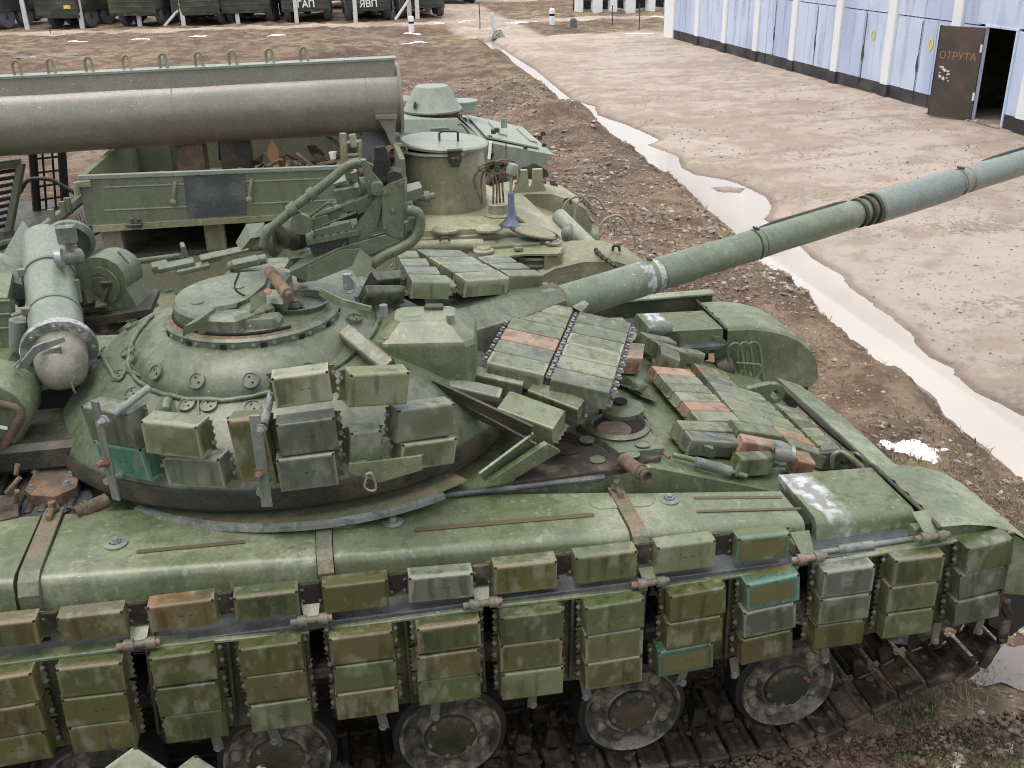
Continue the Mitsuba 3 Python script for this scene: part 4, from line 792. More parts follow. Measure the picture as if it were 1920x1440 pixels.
# ---- blocks and fittings on the sloping bow plate
for TL, TR, BR, BL, n, d, st in (((3.290,0.317,1.495), (3.597,0.427,1.392), (3.643,-0.358,1.377), (3.322,-0.499,1.484), 6, .07, (5, 9, 7, 9, 5, 9)), ((3.141,-0.591,1.555), (3.504,-0.460,1.434), (3.449,-0.793,1.452), (3.151,-0.850,1.552), 2, .10, (7, 8)),
       ((3.689,0.594,1.362), (3.902,0.564,1.291), (3.878,-0.328,1.299), (3.643,-0.353,1.377), 6, .08, (3, 8, 1, 9, 7, 7)), ((3.845,0.284,1.310), (4.034,0.254,1.247), (4.080,-0.662,1.232), (3.875,-0.569,1.300), 7, .09, (7, 7, 7, 7, 7, 3, 7)),
       ((4.092,0.130,1.228), (4.248,0.119,1.175), (4.259,-0.458,1.172), (4.108,-0.615,1.222), 6, .09, (7, 7, 0, 7, 7, 1)), ((3.218,0.613,1.551), (3.361,0.666,1.503), (3.360,0.371,1.503), (3.087,0.251,1.594), 1, .12, (5,)),
       ((3.386,0.906,1.505), (3.618,0.932,1.428), (3.667,0.569,1.411), (3.472,0.686,1.476), 2, .12, (0, 7)), ((3.468,0.656,1.488), (3.582,0.595,1.450), (3.596,0.326,1.445), (3.414,0.465,1.506), 1, .13, (0,)), ((3.675,0.852,1.377), (3.818,0.895,1.329), (3.906,0.744,1.300), (3.734,0.780,1.358), 1, .09, (7,)),
       ((3.246,0.911,1.541), (3.376,1.007,1.498), (3.367,0.856,1.501), (3.187,0.709,1.561), 1, .12, (7,)), ((3.511,-0.503,1.474), (3.804,-0.469,1.376), (3.781,-0.598,1.384), (3.511,-0.646,1.474), 1, .13, (7,)), ((3.490,-0.691,1.481), (3.743,-0.680,1.397), (3.790,-0.751,1.381), (3.470,-0.814,1.488), 1, .13, (5,)),
       ((3.358,-0.936,1.504), (3.617,-0.814,1.417), (3.540,-0.971,1.443), (3.362,-1.043,1.503), 1, .11, (0,)), ((3.804,-0.711,1.355), (3.912,-0.715,1.319), (3.938,-0.901,1.311), (3.773,-0.887,1.366), 1, .11, (3,))):
    quad(TL, TR, BR, BL, n, d, st, bolts=False)
obj('bow_lip', cat(plate([(4.317,0.612,1.163), (4.479,0.545,1.130), (4.547,-0.032,1.108), (4.529,-0.721,1.114), (4.352,-0.777,1.172), (4.348,-0.187,1.174)], .012)), 'm_paint', K, smooth=False)
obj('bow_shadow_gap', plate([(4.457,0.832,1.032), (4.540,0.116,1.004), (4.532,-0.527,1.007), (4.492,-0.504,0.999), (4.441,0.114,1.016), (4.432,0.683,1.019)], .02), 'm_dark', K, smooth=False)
for px, py, s in ((1435, 728, 1.), (1602, 872, .8)):
    pass
TH = (4.197,0.394,1.161)
def tow_eye(p, ex, s):
    M = frame(A(p), ex, (0, 0, 1))
    g = sg.Point(0, 0).buffer(.075*s).union(sg.Polygon([(-.25*s, -.09*s), (-.2*s, .02*s), (-.04*s, .075*s), (.03*s, -.07*s)])).difference(sg.Point(.01*s, .0).buffer(.035*s))
    m = prism(g, M, .05); m.apply_translation(M[:3, 2]*-.025); return m
obj('tow_hook', tow_eye((4.167,0.317,1.203), (1, 0, -.2), 1.), 'm_paint', K, smooth=30)
obj('tow_hook', cat(tow_eye((4.183,-0.646,1.187), (1, -.3, -.2), .9)), 'm_dark', K, smooth=30)
# headlight with its tubular guard inside the far mudguard
hg = obj('headlight', cat(lathe([(0, -.08), (.06, -.08), (.085, -.02), (.09, .03), (.0, .02)], (4.103,0.980,1.116), (1, 0, .1), 20)), 'm_dark', K)
for dx, w in ((0, 0), (.07, 0), (.14, .0)):
    a, b, c, d_ = A((4.147,0.950,0.929)), A((4.083,0.920,1.291)), A((4.173,0.920,1.304)), A((4.252,0.920,0.932))
    o = A([dx, -.02*w, -.03*dx])
    obj('guard_hoop', tube([a+o, a+o+A([-.02, 0, .14]), b+o+A([.0, 0, .0]), c+o, d_+o], .011, 6, 4), 'm_paint', hg, smooth=True)
obj('guard_bar', cat(tube([(4.140,0.900,1.188), (4.320,0.880,1.166), (4.337,0.880,1.114), (4.222,0.900,0.944), (4.098,0.920,1.034)], .009, 6), tube([(4.083,0.920,0.949), (4.239,0.900,0.985), (4.413,0.900,0.924)], .012, 6)), 'm_paint', hg, smooth=True)
obj('guard_plate', plate([(4.019,1.060,1.347), (4.069,1.040,1.342), (4.214,0.980,1.199), (4.214,0.980,1.083), (4.171,1.000,1.101), (4.045,1.060,1.088)], .01), 'm_paint', K, smooth=False)
obj('round_lamp', lathe([(0, -.05), (.04, -.05), (.06, -.02), (.065, .03), (0, .035)], (3.694,1.070,1.348), (0, -1, .1), 16), 'm_dark', K)
obj('horn', lathe([(0, -.1), (.05, -.09), (.062, -.02), (.05, .05), (.02, .09), (0, .09)], (3.607,1.100,1.424), (-1, -.2, .1), 18), 'm_grey', K)
# near side: second lamp guard, nozzle, tab, pipe, rollers, hatches
ng = obj('headlight', lathe([(0, -.05), (.05, -.05), (.07, .0), (.06, .03), (0, .03)], (4.255,-0.584,1.142), (1, 0, .2), 18), 'm_dark', K)
obj('guard_hoop', tube([(4.123,-0.639,1.143), (4.086,-0.697,1.261), (4.133,-0.705,1.288), (4.193,-0.740,1.246), (4.348,-0.630,1.090)], .013, 6, 5), 'm_paint', ng, smooth=True)
obj('guard_hoop', tube([(4.281,-0.518,1.070), (4.283,-0.582,1.195), (4.314,-0.625,1.185), (4.428,-0.533,1.042)], .009, 6, 5), 'm_paint', ng, smooth=True)
nz = obj('washer_nozzle', cat(lathe([(.055, 0), (.06, .02), (.04, .03), (.04, .06), (.055, .08), (.05, .12), (.0, .13)], (3.667,-0.813,1.327), GN, 18), lathe([(.035, 0), (.045, .02), (.045, .10), (.0, .10)], (3.615,-0.899,1.439), (.9, -.3, 0), 16)), 'm_grey', K, smooth=30)
obj('pale_ring', lathe([(.047, .0), (.047, .02), (.02, .025)], A((3.615,-0.899,1.439))+A([.085, -.028, 0]), (.9, -.3, 0), 16), 'm_bolt', nz)
obj('green_tab', cat(plate([(3.253,-0.779,1.412), (3.304,-0.797,1.395), (3.288,-0.816,1.474), (3.233,-0.820,1.493)], .02), plate([(3.243,-0.809,1.489), (3.291,-0.808,1.473), (3.286,-0.765,1.475)], .02)), 'm_paint', K, smooth=False)
pp_ = obj('pipe', cat(tube([(3.019,-0.922,1.511), (3.123,-0.955,1.487), (3.401,-1.033,1.395)], .016, 8, 3)), 'm_paint', K, smooth=True)
obj('pipe_sleeve', rod((3.123,-0.979,1.487), (3.316,-1.012,1.423), .03), 'm_grey', pp_)
for a, b in (((2.710,-1.018,1.570), (2.765,-1.211,1.580)), ((0.126,-0.920,1.600), (0.023,-0.999,1.600))):
    k = obj('lid_roller', cat(rod(a, b, .036), rod(A(b)-(A(b)-A(a))*.25, A(b)-(A(b)-A(a))*.15, .043)), 'm_rust', K)
    obj('tube_end', lathe([(.03, 0), (.036, .03), (.026, .03), (.02, .0)], b, A(b)-A(a), 14), 'm_orange' if a[0] > 1 and False else 'm_rust', k)
# deck in front of the turret: layered plates, driver's hatch, holes
def deck(poly, z, h, mat, name, **k):
    g = [(p[0], p[1]) for p in poly]; return obj(name, slab(g, z-.01, z+h, .01), mat, K, smooth=False, **k)
deck([(2.208,-0.929,1.525), (2.509,-0.569,1.525), (2.688,-0.917,1.525), (2.932,-0.983,1.525), (2.702,-1.068,1.525), (2.107,-1.088,1.525)], 1.525, .025, 'm_mud', 'deck_plate')
deck([(2.579,-0.534,1.530), (2.846,-0.360,1.530), (2.950,-0.597,1.530), (2.966,-0.927,1.530), (2.716,-0.920,1.530)], 1.53, .035, 'm_turret', 'hatch_surround')
hc = obj('periscope_cap', lathe([(.13, 0), (.13, .04), (.10, .055), (.06, .06), (0, .05)], (2.863,-0.464,1.560), (0, 0, 1), 28), 'm_turret', K, smooth=30)
obj('cap_recess', lathe([(.045, 0), (.045, .004), (0, .004)], (2.861,-0.435,1.625), (0, 0, 1), 14), 'm_hole', hc)
obj('driver_opening', lathe([(.15, 0), (.15, .008), (0, .008)], (2.794,-0.647,1.565), (0, 0, 1), 28), 'm_hole', K)
obj('rusty_seat', lathe([(.10, 0), (.09, .008), (0, .012)], (2.755,-0.678,1.575), (0, 0, 1), 20), 'm_rust', K)
obj('opening_rim', lathe([(.155, 0), (.175, .012), (.15, .03), (.145, .0)], (2.794,-0.647,1.565), (0, 0, 1), 28), 'm_turret', K)
obj('deck_hole', lathe([(.075, 0), (.075, .004), (0, .004)], (2.448,-0.787,1.550), (0, 0, 1), 20), 'm_hole', K)
obj('deck_hole_rim', lathe([(.078, 0), (.09, .006), (.076, .008)], (2.448,-0.787,1.550), (0, 0, 1), 20), 'm_mud', K)
for p in ((2.581,-0.764,1.572), (2.861,-0.878,1.572), (2.259,-0.889,1.555), (2.587,-0.963,1.555), (2.772,-0.976,1.572)):
    obj('plug', lathe([(.042, 0), (.042, .004), (.035, .005), (.034, .001), (0, .001)], p, (0, 0, 1), 18), 'm_turret', K)
obj('bow_rail', tube([(3.007,-0.366,1.516), (3.010,-0.509,1.514), (2.961,-0.896,1.531), (2.973,-0.991,1.537)], .012, 6), 'm_rust', K, smooth=True)
obj('bow_rail', tube([(3.297,0.383,1.419), (3.286,-0.035,1.423), (3.301,-0.338,1.418)], .010, 6), 'm_rust', K, smooth=True)
obj('bow_scrap', cat(*[hull([A((3.084,-0.010,1.469))+A([rng.uniform(-.12, .12), rng.uniform(-.14, .14), rng.uniform(-.02, .05)])+rng.uniform(-.04, .04, 3) for _ in range(6)]) for _ in range(4)]), 'm_turret', K, smooth=False, kind='stuff')
# ridge of the deck edge beside the bins
obj('deck_edge', box(1.5, 2.6, -1.10, -1.06, 1.50, 1.53, .01), 'm_strip', K)

# ---- machine gun mount over the cupola (built about the plane y = -0.1)
MG = obj('machine_gun', cat(loft([[A(p)+A([0, s, 0]) for p in ((1.201,-0.100,2.714), (1.463,-0.100,2.812), (1.480,-0.100,2.774), (1.387,-0.100,2.742), (1.210,-0.100,2.667))] for s in (-.05, .05)]),
    loft([[A(p)+A([0, s, 0]) for p in ((1.463,-0.100,2.807), (1.579,-0.100,2.851), (1.579,-0.100,2.776), (1.471,-0.100,2.739))] for s in (-.06, .06)])), 'm_mg', K, smooth=False, label='machine gun on its cradle with shield, ammunition box and bent tubes')
obj('receiver', loft([[A(p)+A([0, s, 0]) for p in ((1.532,-0.100,2.791), (1.817,-0.100,2.859), (1.825,-0.100,2.807), (1.557,-0.100,2.737))] for s in (-.05, .05)]), 'm_mg', MG, smooth=False)
obj('muzzle_block', cat(loft([[A(p)+A([0, s, 0]) for p in ((1.735,0.000,2.836), (1.826,0.000,2.851), (1.828,0.000,2.777), (1.739,0.000,2.756))] for s in (-.1, .04)]), rod((1.813,-0.100,2.790), (1.891,-0.100,2.800), .018), rod((1.836,-0.100,2.794), (1.865,-0.100,2.798), .03)), 'm_mg', MG, smooth=False)
obj('shield_plate', cat(plate([(1.605,-0.260,2.889), (1.634,-0.260,2.912), (1.719,-0.260,2.940), (1.698,-0.260,2.603), (1.589,-0.260,2.666)], .01), plate([(1.719,-0.260,2.940), (1.698,-0.260,2.603), (1.718,-0.180,2.588), (1.739,-0.180,2.925)], .008)), 'm_mg', MG, smooth=False)
am = obj('ammunition_box', loft([[A(p)+A([0, s, 0]) for p in ((1.197,-0.050,2.619), (1.443,-0.050,2.646), (1.448,-0.050,2.526), (1.252,-0.050,2.501), (1.214,-0.050,2.552))] for s in (-.16, .06)]), 'm_dark', MG, smooth=False)
obj('box_lid', loft([[A(p)+A([0, s, 0]) for p in ((1.188,-0.050,2.637), (1.468,-0.050,2.671), (1.469,-0.050,2.647), (1.194,-0.050,2.610))] for s in (-.18, .08)]), 'm_mg', am, smooth=False)
obj('upper_box', loft([[A(p)+A([0, s, 0]) for p in ((1.360,0.000,2.853), (1.492,0.000,2.866), (1.491,0.000,2.787), (1.370,0.000,2.777))] for s in (-.08, .1)]), 'm_mg', MG, smooth=False)
obj('pale_spool', rod((1.497,-0.050,2.856), (1.540,-0.050,2.859), .055), 'm_mg', MG)
obj('cover_plate', plate([(1.352,0.050,2.878), (1.463,0.050,2.903), (1.468,0.050,2.894), (1.356,0.050,2.866)], .16), 'm_mg', MG, smooth=False)
obj('cradle_arm', loft([[A(p)+A([0, s, 0]) for p in ((1.509,-0.150,3.024), (1.536,-0.150,3.025), (1.570,-0.150,2.951), (1.616,-0.150,2.891), (1.607,-0.150,2.844), (1.533,-0.150,2.837), (1.535,-0.150,2.939))] for s in (-.02, .03)]), 'm_mg', MG, smooth=False)
obj('pivot_pin', rod(A((1.583,-0.170,2.881))+A([0, .0, 0]), A((1.583,-0.170,2.881))+A([0, -.05, 0]), .035), 'm_mg', MG)
obj('side_frame', loft([[A(p)+A([0, s, 0]) for p in ((1.603,-0.200,2.875), (1.623,-0.200,2.883), (1.585,-0.200,2.748), (1.552,-0.200,2.649), (1.513,-0.200,2.614), (1.368,-0.200,2.560), (1.364,-0.200,2.581), (1.500,-0.200,2.630), (1.546,-0.200,2.670))] for s in (-.012, .012)]), 'm_mg', MG, smooth=False)
obj('trough', cat(plate([(1.081,-0.280,2.483), (1.369,-0.280,2.601), (1.601,-0.280,2.653), (1.677,-0.280,2.613), (1.532,-0.280,2.557), (1.376,-0.280,2.524), (1.172,-0.280,2.429)], .012), plate([(1.094,-0.270,2.479), (1.368,-0.270,2.589), (1.316,0.050,2.552), (1.075,0.050,2.472)], .01)), 'm_mg', MG, smooth=False)
obj('trough_lip', cat(plate([(1.176,-0.340,2.523), (1.367,-0.340,2.604), (1.466,-0.340,2.605), (1.469,-0.340,2.536), (1.386,-0.340,2.504), (1.215,-0.340,2.447), (1.180,-0.340,2.450)], .008), plate([(1.466,-0.340,2.605), (1.517,-0.400,2.564), (1.512,-0.400,2.498), (1.430,-0.400,2.470), (1.407,-0.360,2.503)], .008)), 'm_mg', MG, smooth=False)
obj('drop_sheet', plate([(1.414,-0.150,2.587), (1.646,-0.150,2.638), (1.706,-0.150,2.580), (1.639,-0.150,2.526), (1.536,-0.150,2.503), (1.385,-0.150,2.484)], .01), 'm_turret', MG, smooth=False)
obj('bent_tube', tube([(0.964,-0.200,2.604), (0.985,-0.200,2.666), (1.029,-0.200,2.714), (1.127,-0.200,2.790), (1.172,-0.200,2.827), (1.259,-0.200,2.883), (1.352,-0.200,2.946), (1.434,-0.200,3.005), (1.506,-0.200,3.026)], .024, 10, 4), 'm_mg', MG, smooth=True)
obj('tube_clamp', [rod((1.230,-0.200,2.865), (1.259,-0.200,2.883), .034), rod((1.121,-0.200,2.785), (1.159,-0.200,2.811), .036)], 'm_mg', MG)
obj('bent_tube', tube([(1.518,-0.300,2.499), (1.586,-0.300,2.544), (1.673,-0.300,2.578), (1.746,-0.300,2.619), (1.780,-0.300,2.669), (1.789,-0.300,2.732), (1.774,-0.300,2.767), (1.719,-0.300,2.784)], .028, 10, 4), 'm_mg', MG, smooth=True)
obj('fittings', cat(*[obox(frame(p, (1, 0, .2), (0, 0, 1)), a, .06, b) for p, a, b in (((1.271,-0.160,2.716), .1, .03), ((1.171,-0.160,2.694), .09, .09), ((1.336,-0.180,2.668), .2, .02), ((1.746,-0.200,2.694), .08, .16), ((1.728,-0.200,2.637), .05, .08), ((1.740,-0.150,2.760), .06, .06), ((1.446,-0.100,2.947), .05, .05), ((1.473,-0.100,2.932), .04, .07))]), 'm_mg', MG, smooth=False, kind='stuff')
for p, q, r in (((1.225,-0.170,2.678), (1.464,-0.170,2.755), .008), ((1.246,-0.160,2.746), (1.389,-0.160,2.786), .012), ((1.570,-0.120,2.930), (1.593,-0.120,2.786), .014), ((1.401,0.100,2.834), (1.549,0.100,2.869), .012), ((1.510,-0.100,3.005), (1.599,0.150,2.906), .02), ((1.275,-0.020,2.738), (1.421,-0.020,2.784), .02), ((1.612,-0.220,2.831), (1.683,-0.220,2.844), .016), ((1.451,0.000,2.954), (1.458,0.000,2.868), .014), ((1.228,-0.200,2.570), (1.371,-0.200,2.604), .007), ((1.716,-0.250,2.752), (1.715,-0.250,2.637), .012)):
    obj('link_rod', rod(p, q, r, n=8), 'm_mg', MG)
for p in [(1.234,-0.212,2.626), (1.276,-0.212,2.631), (1.318,-0.212,2.637), (1.360,-0.212,2.643), (1.403,-0.212,2.648)]: obj('box_rib', obox(frame(A(p)+A([0, 0, -.02]), (1, 0, 0), (0, 0, 1)), .014, .10, .012, .003), 'm_dark', am, smooth=False)
for p in [(1.617,-0.268,2.870), (1.703,-0.268,2.912), (1.604,-0.268,2.684), (1.685,-0.268,2.635), (1.652,-0.268,2.775)]: obj('shield_bolt', bolt(p, (0, -1, 0), .010, .012), 'm_mg', MG, smooth=False)
obj('hand_disc', rod(A((1.183,-0.220,2.729)), A((1.183,-0.220,2.729))+A([-.01, -.03, 0]), .055), 'm_mg', MG)
obj('cable', tube([(1.203,-0.150,2.732), (1.262,-0.150,2.771), (1.321,-0.150,2.808), (1.348,-0.150,2.794)], .01, 6, 5), 'm_mg', MG, smooth=True)
obj('black_belt', tube([(1.621,0.000,3.059), (1.627,0.000,2.987), (1.611,-0.020,2.906), (1.627,-0.050,2.869)], [.03, .045, .04, .03], 8, 5), 'm_black', MG, smooth=False, label='black gun barrel pointing upwards')
obj('cable_bundle', hull([A((1.684,0.000,2.892))+A([.07*math.cos(a)*s, .05*z, .06*math.sin(a)*s]) for a in np.arange(8)*.785 for z, s in ((-1, .7), (0, 1), (1, .7))]), 'm_dark', MG)
lamp = obj('search_lamp', lathe([(0, -.07), (.06, -.06), (.095, -.02), (.10, .03), (.085, .05), (0, .05)], (1.110,0.050,2.606), (.75, .6, .05), 20), 'm_dark', K)
wl = obj('night_light', cat(hull([(0.799,0.120,2.555), (0.869,0.120,2.655), (0.967,0.120,2.658), (0.949,0.000,2.613), (0.896,-0.050,2.619), (0.835,-0.020,2.547), (0.966,0.120,2.552), (0.926,0.300,2.589), (0.853,0.300,2.594)])), 'm_mg', K, smooth=20, label='pale searchlight housing')
obj('lens_rim', lathe([(.0, -.02), (.085, -.02), (.10, .02), (.07, .05), (.0, .05)], (0.991,0.100,2.562), (.8, -.4, .1), 20), 'm_mg', wl)
obj('clevis', cat(obox(frame((1.384,-0.450,2.470), (1, 0, 0), (0, 0, 1)), .05, .09, .03), tube([(1.390,-0.470,2.510), (1.416,-0.470,2.465), (1.407,-0.470,2.422), (1.374,-0.470,2.416), (1.371,-0.470,2.454)], .007, 6, 4)), 'm_bolt', MG, smooth=False)
obj('flat_bar', cat(plate([(1.239,-0.350,2.411), (1.344,-0.350,2.343), (1.499,-0.350,2.285), (1.492,-0.350,2.262), (1.313,-0.350,2.310), (1.230,-0.350,2.376)], .02)), 'm_paint', K, smooth=False)
obj('small_knob', lathe([(.03, 0), (.03, .06), (.026, .1), (.0, .115)], (1.136,0.136,2.300), (0, 0, 1), 14), 'm_mg', K)
obj('dark_lug', hull([(1.061,-0.200,2.486), (1.097,-0.150,2.521), (1.152,-0.100,2.508), (1.168,-0.100,2.471), (1.120,-0.200,2.466), (1.071,0.050,2.433), (1.143,0.080,2.424)]), 'm_dark', K, smooth=False)


# ---- behind the turret: stowed air tube, winch drum case, aerial base, stowage boxes
a, b = A((-0.400,0.903,2.420)), A((-0.148,-0.164,2.120)); ax = unit(b-a); L = np.linalg.norm(b-a)
SN_ = obj('air_tube', lathe([(.10, -.02), (.128, 0), (.132, L*.33), (.136, L*.34), (.136, L*.72), (.14, L*.73), (.142, L), (.0, L)], a, ax, 36), 'm_airtube', K, smooth=35, label='pale green grey air tube stowed behind the turret')
for t in (.36, .72): obj('tube_band', cat(lathe([(.138, -.012), (.146, -.01), (.146, .01), (.138, .012)], a+ax*L*t, ax, 36), obox(frame(a+ax*L*t+A([-.12, -.06, .06]), (1, 0, 0), (0, 1, 0)), .05, .03, .05)), 'm_grey', SN_)
obj('end_plate', plate([(-0.680,1.000,2.328), (-0.539,1.050,2.524), (-0.430,0.950,2.399), (-0.490,0.920,2.344), (-0.543,0.900,2.246)], .015), 'm_airtube', SN_, smooth=False)
obj('end_lid', lathe([(.12, -.02), (.15, 0), (.15, .03), (.1, .05), (0, .06)], a-ax*.02+A([.12, .1, -.05]), -ax, 24), 'm_grey', SN_)
ef = b
obj('flange_ring', lathe([(.10, 0), (.19, 0), (.195, .02), (.19, .04), (.12, .045)], b-ax*.02, ax, 36), 'm_scuff', SN_, smooth=30, label='scraped flange ring')
obj('ring_bolts', cat([bolt(b+ax*.025+.165*(math.cos(t)*unit(np.cross(ax, [0, 0, 1]))+math.sin(t)*np.cross(unit(np.cross(ax, [0, 0, 1])), ax)), ax, .012, .015) for t in np.arange(8)*.785]), 'm_bolt', SN_, smooth=False, kind='stuff')
el = [b, b+ax*.05, b+ax*.11+A([0, 0, -.01]), b+ax*.16+A([0, 0, -.045]), b+ax*.19+A([0, 0, -.08]), b+ax*.20+A([0, 0, -.10])]
obj('elbow', tube(el, [.135, .135, .132, .12, .09, .04], 24, 5), 'm_pipe', SN_, smooth=True, label='bare metal elbow with a weld ridge')
obj('elbow_seam', tube([q+A([.05, -.122+.02*i, .03-.01*i]) for i, q in enumerate(el[1:])], .006, 6, 4), 'm_pipe', SN_, smooth=True)
obj('clasp_arm', cat(plate([(-0.219,-0.350,2.215), (-0.063,-0.350,2.254), (-0.062,-0.350,2.230), (-0.206,-0.350,2.179)], .012), plate([(-0.307,-0.400,2.127), (-0.210,-0.380,2.226), (-0.150,-0.360,2.242), (-0.263,-0.380,2.114)], .012), tube([(-0.312,-0.420,2.142), (-0.265,-0.420,2.184), (-0.293,-0.420,2.122), (-0.280,-0.420,2.089)], .008, 6)), 'm_bolt', SN_, smooth=False)
obj('clasp_lug', hull([(-0.143,-0.360,2.198), (-0.082,-0.360,2.207), (-0.087,-0.360,2.142), (-0.140,-0.360,2.135), (-0.140,-0.300,2.174), (-0.119,-0.300,2.121)]), 'm_grey', SN_, smooth=False)
obj('hanging_flap', cat(plate([(-0.321,-0.150,1.883), (-0.091,-0.150,1.919), (-0.105,-0.150,1.780), (-0.159,-0.150,1.673), (-0.317,-0.150,1.602), (-0.370,-0.150,1.680)], .012)), 'm_black', K, smooth=False, label='black rubber flap hanging below the air tube')
DC = A((-0.058,0.800,2.205))
dm = obj('drum_case', loft([[DC+A([q[0]+dy*.27, dy, q[1]-dy*.05]) for q in [(.155*math.cos(t), .155*math.sin(t)) for t in np.radians(np.arange(-20, 200, 20))]+[(-.19, -.19), (.2, -.19)]] for dy in (-.10, .14)]), 'm_paint', K, smooth=30)
obj('case_disc', cat(lathe([(.12, 0), (.118, .008), (.075, .010), (.072, .004), (.06, .004), (.058, .01), (0, .01)], DC+A([-.02, -.105, -.02]), (-.27, -1, .05), 26)), 'm_turret', dm, smooth=25)
obj('case_crank', cat(rod(DC+A([.02, -.12, -.03]), DC+A([-.03, -.16, -.13]), .016), hull([DC+A([-.03, -.16, -.12])+rng.uniform(-.045, .045, 3) for _ in range(12)]), obox(frame(DC+A([.02, -.125, 0]), (1, 0, 0), (0, 1, 0)), .07, .03, .03)), 'm_dark', dm, smooth=False)
obj('case_base', loft([[DC+A([x, y, z]) for x, z in ((-.24, -.26), (.26, -.20), (.26, -.16), (-.24, -.20))] for y in (-.2, .2)]), 'm_dark', K, smooth=False)
obj('case_strap', rod((0.049,0.750,2.381), (0.101,0.750,2.303), .014), 'm_bolt', dm)
AB = A((-0.156,0.794,2.000))
an_ = obj('aerial_base', lathe([(.085, 0), (.088, .012), (.075, .05), (.052, .085), (.056, .09), (.05, .10), (.036, .30), (.03, .31), (.0, .31)], AB, (-.1, .0, 1), 22), 'm_antenna', K, smooth=30, label='dark blue conical aerial base')
obj('rusty_stub', rod(AB+A([-.03, 0, .30]), AB+A([-.045, 0, .42]), .022, .014), 'm_rust', an_)
obj('base_clip', [rod(AB+A([.12, -.03, .0]), AB+A([.16, -.02, .01]), .018), rod(AB+A([-.05, -.13, -.02]), AB+A([.09, -.16, -.0]), .02)], 'm_dark', an_)
obj('red_flag', hull([(-0.234,0.643,2.050), (-0.198,0.682,2.050), (-0.220,0.636,2.000), (-0.239,0.623,2.020), (-0.168,0.459,2.100)]), 'm_red', K, smooth=False)
rk = obj('side_bracket', cat(rod((-0.211,0.400,2.455), (-0.114,0.500,2.434), .045), obox(frame((-0.150,0.450,2.577), (1, 0, 0), (0, 0, 1)), .10, .1, .06), obox(frame((-0.147,0.450,2.498), (1, 0, 0), (0, 0, 1)), .04, .16, .04), rod((-0.139,0.400,2.323), (-0.145,0.400,2.194), .02)), 'm_grey', K, smooth=30)
obj('pipe_collar', rod((-0.210,0.380,2.458), (-0.175,0.380,2.461), .055), 'm_bolt', rk)
# left edge: ribbed box, big moulded case with a brown rim, dark works below
bx = obj('ribbed_box', loft([[A(p) for p in ((-0.659,0.200,2.322), (-0.459,0.200,2.311), (-0.456,0.200,2.258), (-0.534,0.200,1.884), (-0.565,0.200,1.861), (-0.761,0.200,1.867))], [A(p)+A([-.05, .35, .04]) for p in ((-0.659,0.200,2.322), (-0.459,0.200,2.311), (-0.456,0.200,2.258), (-0.534,0.200,1.884), (-0.565,0.200,1.861), (-0.761,0.200,1.867))]]), 'm_paint', K, smooth=20)
obj('box_rib', list([rod(p, q, .008) for p, q in zip([(-0.633,0.190,2.305), (-0.650,0.190,2.229), (-0.668,0.190,2.149)], [(-0.446,0.190,2.295), (-0.462,0.190,2.219), (-0.479,0.190,2.138)])]), 'm_paint', bx, smooth=False)
cp = [(-0.531,-0.550,2.169), (-0.350,-0.550,2.103), (-0.277,-0.550,2.037), (-0.244,-0.550,1.966), (-0.270,-0.550,1.864), (-0.355,-0.550,1.747), (-0.436,-0.550,1.676), (-0.650,-0.550,1.650)]
cs = obj('moulded_case', loft([[A(p)+A([.02, .22, .03]) for p in cp], [A(p)+A([.01, .03, 0]) for p in cp], [A(p)*1+A([-.015, 0, 0]) for p in cp]]), 'm_paint', K, smooth=35)
ci = [(-0.553,-0.560,2.062), (-0.356,-0.560,2.006), (-0.284,-0.560,1.954), (-0.354,-0.560,1.834), (-0.450,-0.560,1.739), (-0.634,-0.560,1.705)]
obj('case_rim', tube([A(p)+A([0, -.005, 0]) for p in ci], .022, 8, 4), 'm_rust', cs, smooth=True)
obj('white_label', plate([(-0.410,-0.565,1.899), (-0.358,-0.565,1.882), (-0.362,-0.565,1.864), (-0.414,-0.565,1.879)], .004), 'm_white', cs, smooth=False)
obj('grey_cylinder', cat(rod((-0.397,0.100,2.211), (-0.429,0.100,2.057), .05), tube([(-0.427,0.100,2.239), (-0.375,0.100,2.253), (-0.341,0.100,2.259)], .012, 6)), 'm_grey', K)
obj('side_wing', loft([[A(p) for p in ((-0.670,0.500,2.397), (-0.442,0.500,2.276), (-0.459,0.500,2.196), (-0.705,0.500,2.239))], [A(p)+A([0, .3, .03]) for p in ((-0.670,0.500,2.397), (-0.442,0.500,2.276), (-0.459,0.500,2.196), (-0.705,0.500,2.239))]]), 'm_grey', K, smooth=False)
fl = obj('filler_flap', loft([[A(p)+A([0, 0, h]) for p in ((-0.284,-0.761,1.600), (-0.240,-0.824,1.600), (-0.119,-0.866,1.600), (-0.035,-0.790,1.600), (-0.043,-0.706,1.600), (-0.151,-0.530,1.600), (-0.277,-0.490,1.600), (-0.280,-0.626,1.600))] for h in (-.04, .02)]), 'm_rust', K, smooth=False)
obj('flap_bolt', list([bolt(A(p)+A([0, 0, .02]), (0, 0, 1), .014, .02) for p in ((-0.251,-0.753,1.600), (-0.088,-0.751,1.600), (-0.275,-0.582,1.600), (-0.087,-0.652,1.600))]), 'm_bolt', fl, smooth=False)
obj('deck_strip', plate([(-0.315,-0.737,1.550), (0.007,-0.722,1.550), (0.033,-0.798,1.550), (-0.079,-0.928,1.550), (-0.268,-0.936,1.550)], .02), 'm_strip', K, smooth=False)
obj('rear_lid', plate([(-0.538,-0.793,1.620), (-0.296,-0.830,1.620), (-0.255,-1.007,1.600), (-0.464,-1.071,1.600)], .03), 'm_mud', K, smooth=False)
